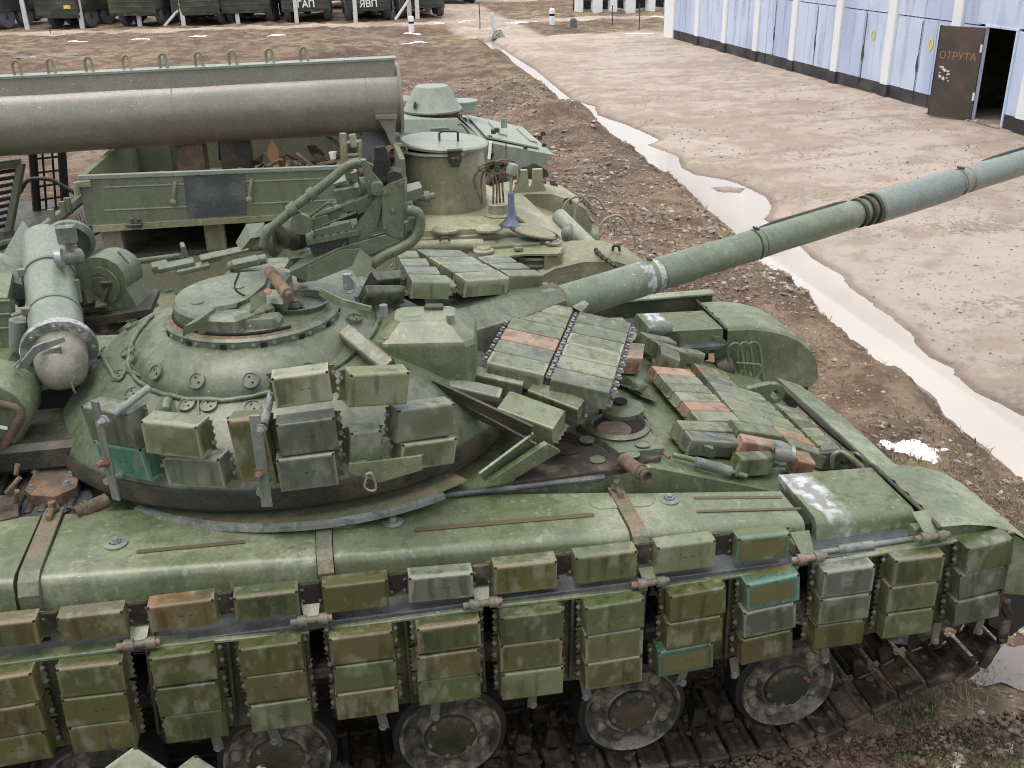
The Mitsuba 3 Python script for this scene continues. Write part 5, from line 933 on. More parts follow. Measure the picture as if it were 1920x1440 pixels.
obj('loose_rods', cat(*[rod(p, q, .012) for p, q in (((-0.345,-0.835,1.650), (-0.271,-0.817,1.720)), ((-0.303,-0.887,1.600), (-0.266,-0.914,1.700)), ((-0.312,-0.745,1.700), (-0.298,-0.730,1.750)))]), 'm_rust', K, kind='stuff')
obj('roof_fittings', cat(*[obox(frame(A(p), (1, .2, .1), (0, 0, 1)), w, h, .1) for p, w, h in (((0.370,0.737,2.270), .22, .03), ((0.654,0.816,2.300), .3, .02), ((0.571,0.812,2.280), .12, .04), ((0.265,0.795,2.250), .1, .05), ((0.469,0.721,2.250), .2, .03), ((0.390,1.011,2.280), .03, .09), ((0.795,0.587,2.300), .16, .04))], rod((0.084,1.119,2.200), (0.386,0.893,2.280), .02), rod((0.691,0.655,2.260), (0.920,0.634,2.300), .03)), 'm_turret', K, smooth=False, kind='stuff')
obj('roof_hatch_left', lathe([(.3, 0), (.3, .05), (.26, .07), (0, .08)], (.95, .62, 2.16), (0, 0, 1), 32), 'm_turret', K)
obj('rear_clutter', cat(*[obox(frame(A(p)+A([0, 0, rng.uniform(-.1, .05)]), unit(rng.uniform(-1, 1, 3)), (0, .2, 1)), rng.uniform(.05, .25), rng.uniform(.03, .1), rng.uniform(.03, .08)) for p in [(-0.960,1.972,2.100), (-0.875,1.567,2.100), (-0.999,1.850,2.100), (-0.759,1.303,2.100), (-0.342,1.199,2.100), (-0.253,0.904,2.100), (-0.355,1.437,2.100), (-0.190,0.734,2.100), (-0.629,0.841,2.100), (-0.653,1.002,2.100), (-0.516,2.283,2.100)]],
    tube([(-0.953,1.627,2.200), (-0.803,1.608,2.250), (-0.690,1.663,2.200)], .03, 8, 4), tube([(-0.729,1.183,2.100), (-0.695,1.152,2.150), (-0.677,1.375,2.100)], .012, 6, 4), tube([(-0.948,1.525,2.100), (-0.821,1.554,2.100), (-0.701,1.404,2.100)], .03, 8, 3)), 'm_dark', K, smooth=False, kind='stuff')

obj('engine_deck', box(-2.25, -.02, -.98, 1.0, 1.525, 1.545, .004), 'm_mud', K, smooth=False)  # dark plate added over the rear hull deck, its colour standing in for shade
for i in range(14): obj('deck_louvre', box(-.92+.065*i, -.885+.065*i, -.9, .6, 1.545, 1.575, .006), 'm_dark', K, smooth=False)
obj('rear_stowage', box(-1.35, -.42, -.75, .6, 1.70, 2.02, .05), 'm_paint', K); obj('stowage_bracket', box(-.5, .1, -.6, .5, 1.62, 1.78, .03), 'm_dark', K)


# ------------------------------------------------------------------ recovery vehicle behind it: hull, drum, cargo bed, great tube
K2 = thing('recovery_vehicle', 'olive recovery vehicle with a lidded drum, cargo bed and a great tube above', 'armoured vehicle')
h2 = [(-3.0, .9), (-3.0, 1.38), (2.95, 1.40), (3.05, 1.38), (3.95, 1.0), (4.1, .85), (3.7, .5), (-2.6, .45)]
obj('hull', loft([[(x, y, z) for x, z in h2] for y in (3.98, 6.45)]), 'm_olive', K2, smooth=20)
obj('fender', box(-3, 3.6, 3.45, 3.98, 1.02, 1.06), 'm_olive', K2); obj('fender', box(-3, 3.6, 6.45, 7.0, 1.02, 1.06), 'm_olive', K2)
obj('track_run', cat(box(-2.6, 3.9, 3.5, 3.98, .02, .98, .15)), 'm_mud', K2); obj('track_run', box(-2.6, 3.9, 6.45, 6.95, .02, .98, .15), 'm_mud', K2)
def guard2(y0, y1):
    P = [(3.05, 1.10), (3.35, 1.24), (3.65, 1.29), (3.95, 1.27), (4.2, 1.18), (4.38, 1.05), (4.46, .88), (4.44, .74)]
    rings = []
    for x, z in P:
        rings.append([(x, y, z-.07*max(0, abs((y-(y0+y1)/2)/((y1-y0)/2))-.62)**2*6+.008*sum(math.exp(-((y-c)/.02)**2) for c in (y0+.2, y0+.3, y0+.4))) for y in np.linspace(y0, y1, 22)])
    top = loft(rings, closed=False, caps=False)
    ss = [prism([(x, z-.06) for x, z in P]+[(4.2, .7), (3.05, .95)], np.array([[1, 0, 0, 0], [0, 0, -1, yy], [0, 1, 0, 0], [0, 0, 0, 1.]]), .01) for yy in (y0+.015, y1)]
    return obj('mudguard', cat(top, *ss), 'm_olive', K2, smooth=40)
guard2(3.42, 4.05); guard2(6.2, 6.85)
Z2 = 1.40
obj('casemate', slab([(1.2, 4.15), (2.9, 4.0), (3.12, 4.45), (2.9, 6.3), (1.2, 6.35)], Z2-.02, Z2+.06, .01), 'm_olive', K2, smooth=False)
DCN = A([2.545, 5.02, Z2+.05])
dr_ = obj('drum', lathe([(.43, 0), (.435, .03), (.43, .05), (.418, .60), (.44, .605), (.44, .64)], DCN, (-.012, 0, 1), 56), 'm_olive', K2, smooth=30, label='tall olive drum with a hinged round lid')
ld = obj('drum_lid', lathe([(.455, 0), (.46, .025), (.44, .04), (.2, .062), (0, .065)], DCN+A([0, 0, .65]), (.06, -.02, 1), 56), 'm_carrier', dr_, smooth=30)
obj('lid_handle', tube([DCN+A([-.06, -.16, .70]), DCN+A([-.06, -.16, .79]), DCN+A([-.02, -.16, .81]), DCN+A([.11, -.16, .80]), DCN+A([.13, -.16, .79]), DCN+A([.13, -.16, .69])], .012, 8), 'm_dark', dr_, smooth=True)
obj('lid_latch', cat(box(2.53, 2.66, 4.52, 4.57, 2.0, 2.13, .01), box(2.55, 2.64, 4.50, 4.53, 1.96, 2.06, .01), rod((2.52, 4.53, 2.12), (2.67, 4.53, 2.12), .02)), 'm_dark', dr_)
obj('drum_lip', lathe([(.44, .0), (.455, .01), (.45, .03)], DCN+A([0, 0, .60]), (0, 0, 1), 40, math.radians(180), math.radians(290)), 'm_carrier', dr_)
for q, r in (((2.404,4.002,1.460), .13), ((2.812,3.935,1.460), .125)):
    k = obj('deck_disc', lathe([(r, 0), (r, .02), (r*.8, .035), (0, .03)], q, (0, 0, 1), 28), 'm_olive', K2)
vb = A((3.001,4.445,1.460))
k = obj('vent_pot', lathe([(.14, 0), (.14, .015), (.10, .03), (.095, .11), (.105, .12), (0, .125)], vb, (0, 0, 1), 28), 'm_olive', K2)
for i in range(4):
    o = A([-.05+.04*i, .02*i, 0]); obj('cable_loop', tube([vb+o+A([0, 0, .10]), vb+o+A([.0, 0, .38]), vb+o*2.2+A([-.08 if i < 2 else .05, 0, .5]), vb+A([.02, .02, .55]), vb+o*2.2+A([-.12 if i < 2 else .10, 0, .42]), vb+A([-.16 if i < 2 else .12, 0, .12])], .011, 6, 5), 'm_rust', k, smooth=True)
obj('cable_clamp', obox(frame(vb+A([.0, .0, .50]), (1, 0, 0), (0, 1, 0)), .05, .05, .12), 'm_dark', k)
ab = A((3.058,4.011,1.460))
k = obj('aerial', lathe([(.085, 0), (.085, .015), (.05, .06), (.035, .12), (.03, .33), (0, .33)], ab, (0, 0, 1), 16), 'm_blueant', K2, smooth=30, label='blue flared aerial base')
obj('aerial_head', cat(rod(ab+A([0, 0, .33]), ab+A([0, 0, .5]), .014), lathe([(0, 0), (.05, .01), (.06, .06), (.045, .11), (0, .12)], ab+A([.0, 0, .5]), (.3, 0, 1), 14), hull([ab+A([.03, 0, .56])+rng.uniform(-.06, .06, 3) for _ in range(10)])), 'm_carrier', k)
obj('sloped_plate', plate([(3.285,5.160,1.460), (3.453,5.386,1.420), (3.633,4.632,1.250), (3.500,4.148,1.250), (3.309,4.090,1.400), (3.176,4.378,1.460)], .02), 'm_olive', K2, smooth=False)
obj('driver_hatch', cat(lathe([(.0, .03), (.20, .025), (.22, .0)], (3.277,3.938,1.400), (.25, -.05, 1), 30)), 'm_olive', K2)
obj('hatch_rim', tube([A((3.262,3.869,1.420))+A([.23*math.cos(t), .23*math.sin(t)*1.0, -.055*math.cos(t)]) for t in np.linspace(0, 6.28, 30)], .014, 6, 1), 'm_dark', K2, smooth=True)
obj('near_tube', cat(rod((1.645,3.850,1.388), (2.742,3.850,1.345), .055), rod((2.742,3.850,1.345), (2.862,3.850,1.342), .035)), 'm_olive', K2)
obj('recess', slab([(2.62, 3.70), (3.28, 3.70), (3.35, 3.95), (2.7, 3.98)], 1.2, 1.36, .01), 'm_bed', K2, smooth=False)
obj('tube_eye', tube([(2.325,3.800,1.421), (2.347,3.800,1.451), (2.403,3.800,1.447), (2.417,3.800,1.414)], .012, 6, 3), 'm_dark', K2)
pu = A((3.173,3.524,1.250))
wn = obj('pulley_frame', cat(plate([(2.601,3.609,1.320), (2.721,3.722,1.320), (3.427,3.727,1.320), (3.482,3.602,1.320), (3.380,3.412,1.320), (3.089,3.486,1.320), (2.750,3.432,1.320)], .02), box(*sorted(((3.266,3.474,1.300)[0], (3.436,3.431,1.300)[0])), pu[1]-.08, pu[1]+.08, 1.16, 1.33)), 'm_olive', K2, smooth=False)
for q, r in (((2.715,3.619,1.340), .10), ((3.414,3.716,1.340), .08), ((3.044,3.591,1.350), .045)):
    obj('pulley_cap', lathe([(r, 0), (r, .02), (r*.7, .03), (r*.65, .045), (r*.3, .04), (0, .045)], q, (0, 0, 1), 18), 'm_olive', wn)
obj('sheave', lathe([(.28, 0), (.29, .02), (.24, .04), (.24, .06), (.29, .08), (.28, .10), (.06, .10)], (3.247,3.757,1.180), (0, 0, 1), 36), 'm_bed', wn)
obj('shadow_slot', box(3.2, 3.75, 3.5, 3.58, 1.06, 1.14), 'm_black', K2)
rl = obj('beam_roller', cat(rod((3.715,4.785,1.320), (3.923,4.144,1.120), .085)), 'm_carrier', K2, label='pale roller across the bow')
obj('roller_end', rod((3.916,4.204,1.120), (3.942,4.131,1.100), .07), 'm_dark', rl)
hg = obj('headlight', lathe([(0, -.08), (.07, -.06), (.10, -.01), (.10, .03), (0, .05)], (3.687,4.233,1.280), (1, -.1, -.1), 20), 'm_grey', K2)
for o in ((0, 0, 0), (.17, .12, -.04), (.30, -.42, -.12)):
    o = A(o); p = A((3.764,4.897,1.200)); obj('guard_hoop', tube([p+o, p+o+A([.06, .05, .22]), p+o+A([.26, .08, .26]), p+o+A([.40, .05, .06]), p+o+A([.42, .02, -.08])], .013, 6, 3), 'm_olive', hg, smooth=True)
obj('headlight', lathe([(0, -.1), (.1, -.05), (.12, .02), (0, .03)], (4.054,4.467,1.150), (1, -.2, .1), 20), 'm_bed', K2)
for q in ((3.567,6.030,1.300), (3.747,6.037,1.300)):
    obj('cleat', loft([[A(q)+A([a, b, z]) for a, b in ((-s, -.04), (s, -.04), (s, .04), (-s, .04))] for s, z in ((.10, 0), (.06, .10), (.055, .26))]), 'm_olive', K2, smooth=False)
obj('cleat_rail', cat(box(3.55, 4.1, 6.5, 6.56, 1.2, 1.26), *[obox(frame((3.6+.11*i, 6.52, 1.28), (1, .3*(-1)**i, 0), (0, 1, 0)), .06, .05, .05) for i in range(5)]), 'm_dark', K2, smooth=False, kind='stuff')
def chain(pts, r, link, mat, par, name='chain'):
    c = curve(pts, 12); s = np.r_[0, np.cumsum(np.linalg.norm(np.diff(c, axis=0), axis=1))]; M = []
    for i, t in enumerate(np.arange(0, s[-1], link*1.3)):
        p = A([np.interp(t, s, c[:, k]) for k in range(3)]); q = A([np.interp(t+.02, s, c[:, k]) for k in range(3)]); d = unit(q-p+1e-9); n = unit(np.cross(d, [.3, .2, 1])); n = n if i % 2 else np.cross(d, n)
        M.append(tube([p+d*link*math.cos(w)+n*link*.55*math.sin(w) for w in np.linspace(0, 6.283, 9)], r, 5))
    return obj(name, cat(M), mat, par, smooth=True, kind='stuff')
chain([(3.787,3.521,1.300), (3.808,3.369,1.280), (3.854,3.251,1.260), (3.875,3.144,1.250)], .012, .03, 'm_dark', K2)
chain([(4.086,5.283,1.350), (4.144,5.152,1.300), (4.150,4.944,1.280)], .012, .03, 'm_rust', K2)
obj('lift_eye', tube([(3.897,5.308,1.320), (3.873,5.156,1.400), (3.918,5.144,1.400), (3.960,5.266,1.320)], .014, 6, 4), 'm_dark', K2); obj('lift_eye', tube([(3.977,3.613,1.270), (3.955,3.504,1.340), (3.994,3.475,1.340), (4.041,3.594,1.260)], .014, 6, 4), 'm_dark', K2)
# rear works under the bed
obj('engine_deck', box(-3, 1.1, 4.0, 6.4, 1.38, 1.44), 'm_dark', K2)
lv = obj('louvre_ramp', loft([[A(p) for p in ((-1.372,4.172,1.450), (-1.276,5.684,1.500), (-0.995,4.595,1.500), (-0.956,4.207,1.450))], [A(p)+A([0, 0, -.1]) for p in ((-1.372,4.172,1.450), (-1.276,5.684,1.500), (-0.995,4.595,1.500), (-0.956,4.207,1.450))]]), 'm_rust', K2, smooth=False, label='brown louvred ramp')
for i in range(12):
    t = i/11; a, b = A((-1.355,4.274,1.460)), A((-1.252,5.569,1.510)); c, d_ = A((-0.958,4.173,1.460)), A((-0.996,4.559,1.510))
    obj('slat', rod(a+(b-a)*t, c+(d_-c)*t, .014, n=5), 'm_rust', lv, smooth=False)
obj('ramp_frame', rod((-1.149,3.608,1.600), (-0.834,4.340,1.600), .03, n=6), 'm_bed', K2); obj('ramp_frame', cat(rod((-1.224,3.742,1.750), (-1.097,5.042,1.750), .05, n=6), *[obox(frame(p, (1, 0, 0), (0, 0, 1)), .06, .16, .03) for p in ((-1.163,4.126,1.800), (-1.130,4.415,1.800), (-1.111,4.555,1.800))]), 'm_bed', K2, smooth=False)
obj('orange_rag', hull([A((-1.175,4.245,1.700))+A([rng.uniform(-.16, .16), rng.uniform(-.07, .07), rng.uniform(-.03, .03)]) for _ in range(14)]), 'm_wood', K2, smooth=True)
# cargo bed with hinged boards
YB = 3.85
bd_ = obj('bed_board', loft([[A(p)+A([0, dy, 0]) for p in ((-0.816,3.850,2.190), (1.509,3.850,2.144), (1.467,3.850,1.765), (-0.817,3.850,1.770))] for dy in (0, .045)]), 'm_bed', K2, smooth=False, label='near side board with a darker repainted rectangle')
for a, b in (((-0.614,3.850,2.103), (1.454,3.850,2.064)), ((-0.649,3.850,1.899), (1.436,3.850,1.862))):
    obj('pressed_rib', rod(A(a)+A([0, .006, 0]), A(b)+A([0, .006, 0]), .012, n=6), 'm_bed', bd_)
add_mat('m_patch', princ(mikit.proc(rusty((.055, .06, .065), (.10, .11, .09), .4, .7, 5.)), .5))
obj('dark_patch', plate([(0.072,3.846,2.162), (0.608,3.846,2.154), (0.576,3.846,1.785), (0.054,3.846,1.785)], .004), 'm_patch', bd_, smooth=False, label='dark repainted rectangle')
obj('top_edge', loft([[A(p)+A([0, dy, 0]) for p in ((-0.819,3.840,2.188), (1.509,3.840,2.146), (1.511,3.840,2.175), (-0.813,3.840,2.220))] for dy in (-.005, .055)]), 'm_carrier', bd_, smooth=False)
obj('bed_beam', loft([[A(p)+A([0, dy, 0]) for p in ((-0.820,3.840,1.773), (1.476,3.840,1.761), (1.472,3.840,1.711), (-0.821,3.840,1.714))] for dy in (-.01, .08)]), 'm_olive', K2, smooth=False)
p1 = A((-0.713,5.056,2.200)); n0 = A((-0.819,3.860,2.188))
obj('bed_board', loft([[(n0[0]+dx, n0[1], 1.76), (n0[0]+dx, n0[1], 2.205), (p1[0]+dx, 6.1, 2.205), (p1[0]+dx, 6.1, 1.76)] for dx in (0, .05)]), 'm_bed', K2, smooth=False)
obj('bed_board', box(n0[0], 2.05, 6.06, 6.12, 1.76, 2.3), 'm_bed', K2); obj('bed_board', box(2.0, 2.05, 3.9, 6.1, 1.76, 2.2), 'm_bed', K2)
obj('bed_floor', box(n0[0], 2.05, 3.88, 6.1, 1.74, 1.78), 'm_rust', K2)
obj('bed_post', box(n0[0]+.42, n0[0]+.5, 5.95, 6.05, 1.78, 2.45), 'm_bed', K2)
for q in ((-0.023,3.840,2.044), (0.639,3.840,2.028)):
    obj('board_hook', cat(tube([A(q)+A([.02, 0, .08]), A(q)+A([0, -.02, 0]), A(q)+A([-.02, 0, -.08])], .016, 6), lathe([(.025, 0), (.03, .02), (0, .03)], A(q)+A([-.025, 0, -.10]), (0, -1, 0), 10)), 'm_olive', bd_)
obj('corner_hinge', cat(obox(frame((-0.769,3.820,2.152), (1, 0, 0), (0, 0, 1)), .12, .06, .02), rod((-0.828,3.820,2.169), (-0.840,3.820,2.057), .025)), 'm_olive', bd_, smooth=False)
obj('beam_hinge', cat(*[obox(frame(p, (1, 0, 0), (0, 0, 1)), .03, .09, .03) for p in [(-0.416,3.800,1.785), (-0.362,3.800,1.781)]], obox(frame((-0.405,3.800,1.765), (1, 0, 0), (0, 0, 1)), .14, .025, .05)), 'm_dark', bd_, smooth=False)
for x in (-.66, .25, .62, 1.3): obj('bed_leg', box(x-.09, x+.09, 4.0, 4.12, 1.40, 1.74), 'm_olive', K2)
obj('under_bed', box(-.9, 1.9, 5.0, 5.9, 1.42, 1.73), 'm_dark', K2)
obj('corner_lug', lathe([(.05, 0), (.06, .05), (.04, .08), (0, .09)], (p1[0]+.02, 5.75, 2.2), (0, 0, 1), 12), 'm_white', K2)
# the great tube: thin-walled, with a hinge rail and staples along its top
PX0, PX1, PC, PR = -6.5, 2.10, A([0, 5.05, 2.53]), .325
tilt = unit([1, 0, .008])
gt = obj('great_tube', dent(lathe([(PR-.012, 0)]+[(PR, t) for t in np.linspace(0, PX1-PX0, 60)]+[(PR+.035, PX1-PX0-.005), (PR+.02, PX1-PX0+.03), (PR-.012, PX1-PX0+.03), (PR-.012, PX1-PX0-.5), (PR-.012, 0)], A([PX0, PC[1], PC[2]-.03]), tilt, 72), .005, 2.2), 'm_pipe', K2, smooth=30, label='long grey green tube as wide as a man')
obj('tube_seam', lathe([(PR, -.006), (PR+.004, 0), (PR, .006)], A([1.78, PC[1], PC[2]+.035]), tilt, 60), 'm_pipe', gt); obj('tube_seam', lathe([(PR, -.006), (PR+.003, 0), (PR, .006)], A([-.05, PC[1], PC[2]+.02]), tilt, 60), 'm_pipe', gt)
obj('hinge_rail', loft([[(x, PC[1]-.20, PC[2]+.20+.008*x), (x, PC[1]-.215, PC[2]+.225+.008*x), (x, PC[1]-.20, PC[2]+.425+.008*x), (x, PC[1]-.10, PC[2]+.425+.008*x), (x, PC[1]-.10, PC[2]+.25+.008*x)] for x in (PX0, PX1-.02)]), 'm_pipe', gt, smooth=False)
obj('rail_cap', loft([[(x, PC[1]-.215, PC[2]+.425+.008*x), (x, PC[1]-.215, PC[2]+.445+.008*x), (x, PC[1]-.06, PC[2]+.450+.008*x), (x, PC[1]-.06, PC[2]+.43+.008*x)] for x in (PX0, PX1)]), 'm_carrier', gt, smooth=False)
for px in ((40, 163), (103, 156), (173, 150), (243, 144), (311, 139), (377, 134), (440, 130), (509, 125), (573, 120)):
    pass
for q in ((-1.400,4.920,2.857), (-1.099,4.920,2.878), (-0.763,4.920,2.892), (-0.423,4.920,2.907), (-0.091,4.920,2.918), (0.235,4.920,2.929), (0.549,4.920,2.936), (0.897,4.920,2.946), (1.223,4.920,2.958)):
    x = q[0]; z = PC[2]+.44+.008*x; w = .05
    obj('staple', tube([(x-.02+w, 4.90, z-.02), (x+w-.03, 4.92, z+.10), (x, 4.92, z+.135), (x-w+.01, 4.93, z+.10), (x-w+.01, 4.94, z-.02)], .014, 7, 3), 'm_olive', gt, smooth=True)
eb = obj('end_bracket', cat(plate([(1.858,4.720,2.451), (2.046,4.720,2.432), (2.019,4.720,2.104), (1.982,4.720,2.185), (1.933,4.720,2.318)], .02), plate([(1.849,4.700,2.476), (2.057,4.700,2.471), (2.055,4.700,2.435), (1.846,4.700,2.440)], .05)), 'm_pipe', K2, smooth=False)
for q in ((2.050,4.600,2.156), (1.962,4.660,2.123)):
    obj('roller', cat(rod(A(q)+A([0, .04, 0]), A(q)+A([.02, -.05, 0]), .055), lathe([(.052, 0), (.058, .02), (.04, .03), (.03, .01), (0, .01)], A(q)+A([.02, -.05, 0]), (.2, -1, 0), 18)), 'm_rust', eb)
obj('bed_ladder', cat(rod((1.511,4.300,2.387), (1.503,4.300,2.111), .035), *[rod(p, q, .02) for p, q in zip([(1.519,4.300,2.297), (1.508,4.300,2.177), (1.505,4.300,2.137)], [(1.664,4.300,2.299), (1.655,4.300,2.179), (1.651,4.300,2.138)])], rod((1.595,4.300,2.373), (1.606,4.300,2.257), .035), rod((1.666,4.300,2.319), (1.651,4.300,2.128), .02)), 'm_olive', K2)
obj('mast_end', cat(rod((2.02, 5.05, 2.2), (2.02, 5.05, 1.42), .05), box(1.9, 2.1, 4.9, 5.2, 2.12, 2.2)), 'm_olive', K2)
# things lying in the bed
def item(name, mesh, mat, label, cat_, smooth=False): tag(obj(name, mesh, mat, smooth=smooth), label, cat_)
zf = 1.78
item('rusty_can', loft([[(x, y, z) for x, y in ((-.12+.0, 5.0), (.14, 4.98), (.16, 5.2), (-.1, 5.22))] for z in (zf, 2.30)]), 'm_rust', 'red brown square can standing at the left end of the bed', 'can')
item('grey_box', box(.30, .60, 5.0, 5.25, zf, 2.26), 'm_dark', 'dark grey box beside the red brown can in the bed', 'box')
item('bent_hose', tube([(-.08, 5.3, 2.2), (0, 5.3, 2.42), (.2, 5.28, 2.47), (.3, 5.25, 2.36), (.30, 5.1, 2.05)], .03, 8, 5), 'm_rubber', 'black hose arching behind the red brown can', 'hose', True)
item('grey_hose', tube([(.42, 5.4, 2.1), (.42, 5.4, 2.36), (.55, 5.4, 2.42), (1.0, 5.4, 2.36), (1.3, 5.3, 2.25), (1.5, 5.2, 2.1)], .025, 8, 5), 'm_grey', 'grey hose curving through the middle of the bed', 'hose', True)
item('orange_shovel', plate([(.76, 4.9, 2.0), (.86, 4.9, 2.0), (.875, 4.92, 2.16), (.82, 4.93, 2.25), (.77, 4.92, 2.17)], .015), 'm_wood', 'orange shovel blade sticking up from the scrap in the bed', 'shovel')
item('digging_bar', rod((1.2, 5.3, 2.22), (1.75, 5.5, 2.42), .018), 'm_dark', 'thin rod slanting up out of the scrap in the bed', 'rod')
item('black_pipe', rod((1.30, 5.6, 2.42), (1.92, 5.3, 2.12), .045), 'm_rubber', 'thick black pipe leaning down at the right end of the bed', 'pipe', True)
item('black_sheet', plate([(1.62, 4.6, 2.05), (1.72, 4.75, 2.33), (2.0, 4.9, 2.25), (2.0, 4.6, 2.05)], .02), 'm_rubber', 'black sheet leaning at the right end of the bed', 'sheet')
item('white_cup', lathe([(.025, 0), (.038, .07), (.034, .07), (.025, .02)], (1.40, 4.45, 2.12), (0, .1, 1), 14), 'm_white', 'small white cup on the scrap in the bed', 'cup')
r_ = np.random.default_rng(5); sc = []
for i in range(90):
    p = A([r_.uniform(.45, 1.9), r_.uniform(4.1, 5.3), zf+r_.uniform(.05, .3)]); d_ = unit(r_.normal(size=3)*[1, 1, .3])
    sc.append(rod(p, p+d_*r_.uniform(.06, .35), r_.uniform(.008, .028), n=6) if i % 3 else hull([p+r_.uniform(-.07, .07, 3) for _ in range(8)]))
tag(obj('scrap_heap', cat(sc), 'm_rust', smooth=False, kind='stuff'), 'heap of rusty chain and metal scrap filling the bed', None, None, 'stuff')
# mesh racks beyond the bed, left
def rack(p00, p10, p11, p01, nu, nv, name, label, mat, rr=.012, fr=.03):
    p00, p10, p11, p01 = map(A, (p00, p10, p11, p01))
    k = thing(name, label, 'rack'); P = lambda u, v: (p00*(1-u)+p10*u)*(1-v)+(p01*(1-u)+p11*u)*v
    for a, b in (((0, 0), (1, 0)), ((1, 0), (1, 1)), ((1, 1), (0, 1)), ((0, 1), (0, 0))): obj('frame_bar', rod(P(*a), P(*b), fr, n=6), mat, k)
    for i in range(1, nu): obj('upright_wire', rod(P(i/nu, 0), P(i/nu, 1), rr, n=5), 'm_black', k)
    for i in range(1, nv): obj('cross_wire', rod(P(0, i/nv), P(1, i/nv), rr, n=5), 'm_black', k)
    return k
rack((-1.795,6.000,1.397), (-1.497,6.000,1.436), (-1.406,6.000,2.142), (-1.700,6.000,2.136), 3, 5, 'mesh_panel', 'black wire mesh panel under the great tube, left of the cargo bed', 'm_black', .012, .045)
rack((-2.303,5.200,1.261), (-1.905,5.200,1.371), (-1.621,5.200,2.108), (-2.121,5.200,2.068), 2, 11, 'barred_frame', 'pale framed grille of dark bars at the left edge of the photo', 'm_bed', .02, .045)
item('curved_rod', tube([(-1.816,5.600,1.724), (-1.720,5.600,1.841), (-1.622,5.600,1.862), (-1.485,5.600,1.843), (-1.369,5.600,1.764), (-1.273,5.600,1.690)], .022, 8, 5), 'm_dark', 'dark bent rod arching between the grille and the cargo bed', 'rod', True)


# ------------------------------------------------------------------ light armoured carrier farther back
K3 = thing('armoured_carrier', 'pale grey green armoured carrier with a small conical turret and a sloping bow', 'armoured vehicle')
N0, N1 = 10.3, 12.95
pr3 = [(A(p)[0], A(p)[2]) for p in ((0.982,10.300,1.569), (2.452,10.300,1.520), (3.412,10.300,1.441), (3.769,10.300,1.103), (4.925,10.300,0.823), (4.627,10.300,0.585), (4.376,10.300,0.701), (3.750,10.300,0.754), (0.916,10.300,0.933))]
rings = []
for y in (N0, N1):
    c = 0 if y == N0 else 1
    rings.append([(x+(.0 if c == 0 else .0), y+(.10 if (i in (1, 2)) and c == 0 else -.10 if i in (1, 2) and c else 0), z) for i, (x, z) in enumerate(pr3)])
obj('hull', loft(rings), 'm_carrier', K3, smooth=False)
(xa, za), (xb, zb_), (xc, zc), (xd, zd), (xe, ze) = pr3[1:6]
obj('windscreen_plate', loft([[(xb+.05, y, zb_+.0), (xc-.03, y, zc+.02), (xc-.03, y, zc+.05), (xb+.05, y, zb_+.03)] for y in (10.55, 11.5)]), 'm_carrier', K3, smooth=False)
obj('windscreen_plate', loft([[(xb+.05, y, zb_+.0), (xc-.03, y, zc+.02), (xc-.03, y, zc+.05), (xb+.05, y, zb_+.03)] for y in (11.65, 12.75)]), 'm_carrier', K3, smooth=False)
obj('engine_cover', loft([[(xc+.1, y, zc+.005), (xd-.2, y, zd+.06), (xd-.2, y, zd+.085), (xc+.1, y, zc+.03)] for y in (10.55, 12.7)]), 'm_carrier', K3, smooth=False)
obj('cover_rib', list([loft([[(xc+.3+a, y, zc-.055-a*.27+.03), (xc+.42+a, y, zc-.088-a*.27+.03), (xc+.42+a, y, zc-.07-a*.27+.045), (xc+.3+a, y, zc-.04-a*.27+.045)] for y in (11.0, 12.2)]) for a in (.1, .6)]), 'm_carrier', K3, smooth=False)
obj('under_hull', box(-.5, xe-.25, N0+.45, N1-.45, .25, .85), 'm_dark', K3)
for y in (N0+.22, N1-.22): obj('track_run', box(-.6, xe-.35, y-.18, y+.18, .02, .70, .15), 'm_mud', K3)
for i, x in enumerate(np.arange(1.2, xe-.5, .72)): obj('road_wheel', lathe([(.05, 0), (.2, 0), (.22, .03), (.31, .03), (.33, 0), (.33, -.12), (0, -.12)], (x, N0+.06, .36), (0, -1, 0), 28), 'm_wheel', K3)
t3 = A((3.077,10.950,1.386)); t3[2] = za+.0
tt = obj('cone_turret', lathe([(.47, -.02), (.475, .02), (.45, .05), (.27, .36), (.255, .375), (0, .385)], t3, (0, 0, 1), 40), 'm_carrier', K3, smooth=28)
obj('sight_slit', obox(frame(A((2.770,10.630,1.656)), (.2, 0, 1), (0, 1, 0)), .10, .06, .04), 'm_dark', tt)
obj('turret_ring', lathe([(.49, -.02), (.5, .0), (.47, .02)], t3, (0, 0, 1), 40), 'm_dark', tt)
obj('hatch_pot', cat(lathe([(.17, 0), (.17, .16), (.20, .17), (.20, .23), (.15, .25), (0, .25)], A((2.744,11.600,1.385)), (0, 0, 1), 24)), 'm_olive', K3)
obj('hatch_pot', cat(lathe([(.26, 0), (.26, .12), (.28, .13), (.28, .16), (0, .18)], A((3.716,12.200,1.299)), (0, 0, 1), 24)), 'm_carrier', K3)
vp = obj('vision_port', box(*[(2.965,10.300,1.301)[0], (3.247,10.300,1.287)[0]], N0-.015, N0+.1, (2.977,10.300,1.211)[2], (2.984,10.300,1.349)[2]), 'm_gunblue', K3)
obj('port_slit', box(*[(3.015,10.300,1.299)[0], (3.222,10.300,1.288)[0]], N0-.025, N0-.01, (2.980,10.300,1.268)[2], (2.982,10.300,1.308)[2]), 'm_black', vp)
obj('side_plate', box(*[(2.943,10.300,1.188)[0], (3.175,10.300,1.176)[0]], N0-.05, N0, (2.974,10.300,1.146)[2], (2.977,10.300,1.203)[2]), 'm_carrier', K3)
obj('grab_rail', tube([A(p) for p in ((3.378,10.250,1.386), (3.437,10.200,1.391), (3.533,10.200,1.273), (3.547,10.250,1.231))], .012, 6, 3), 'm_dark', K3)
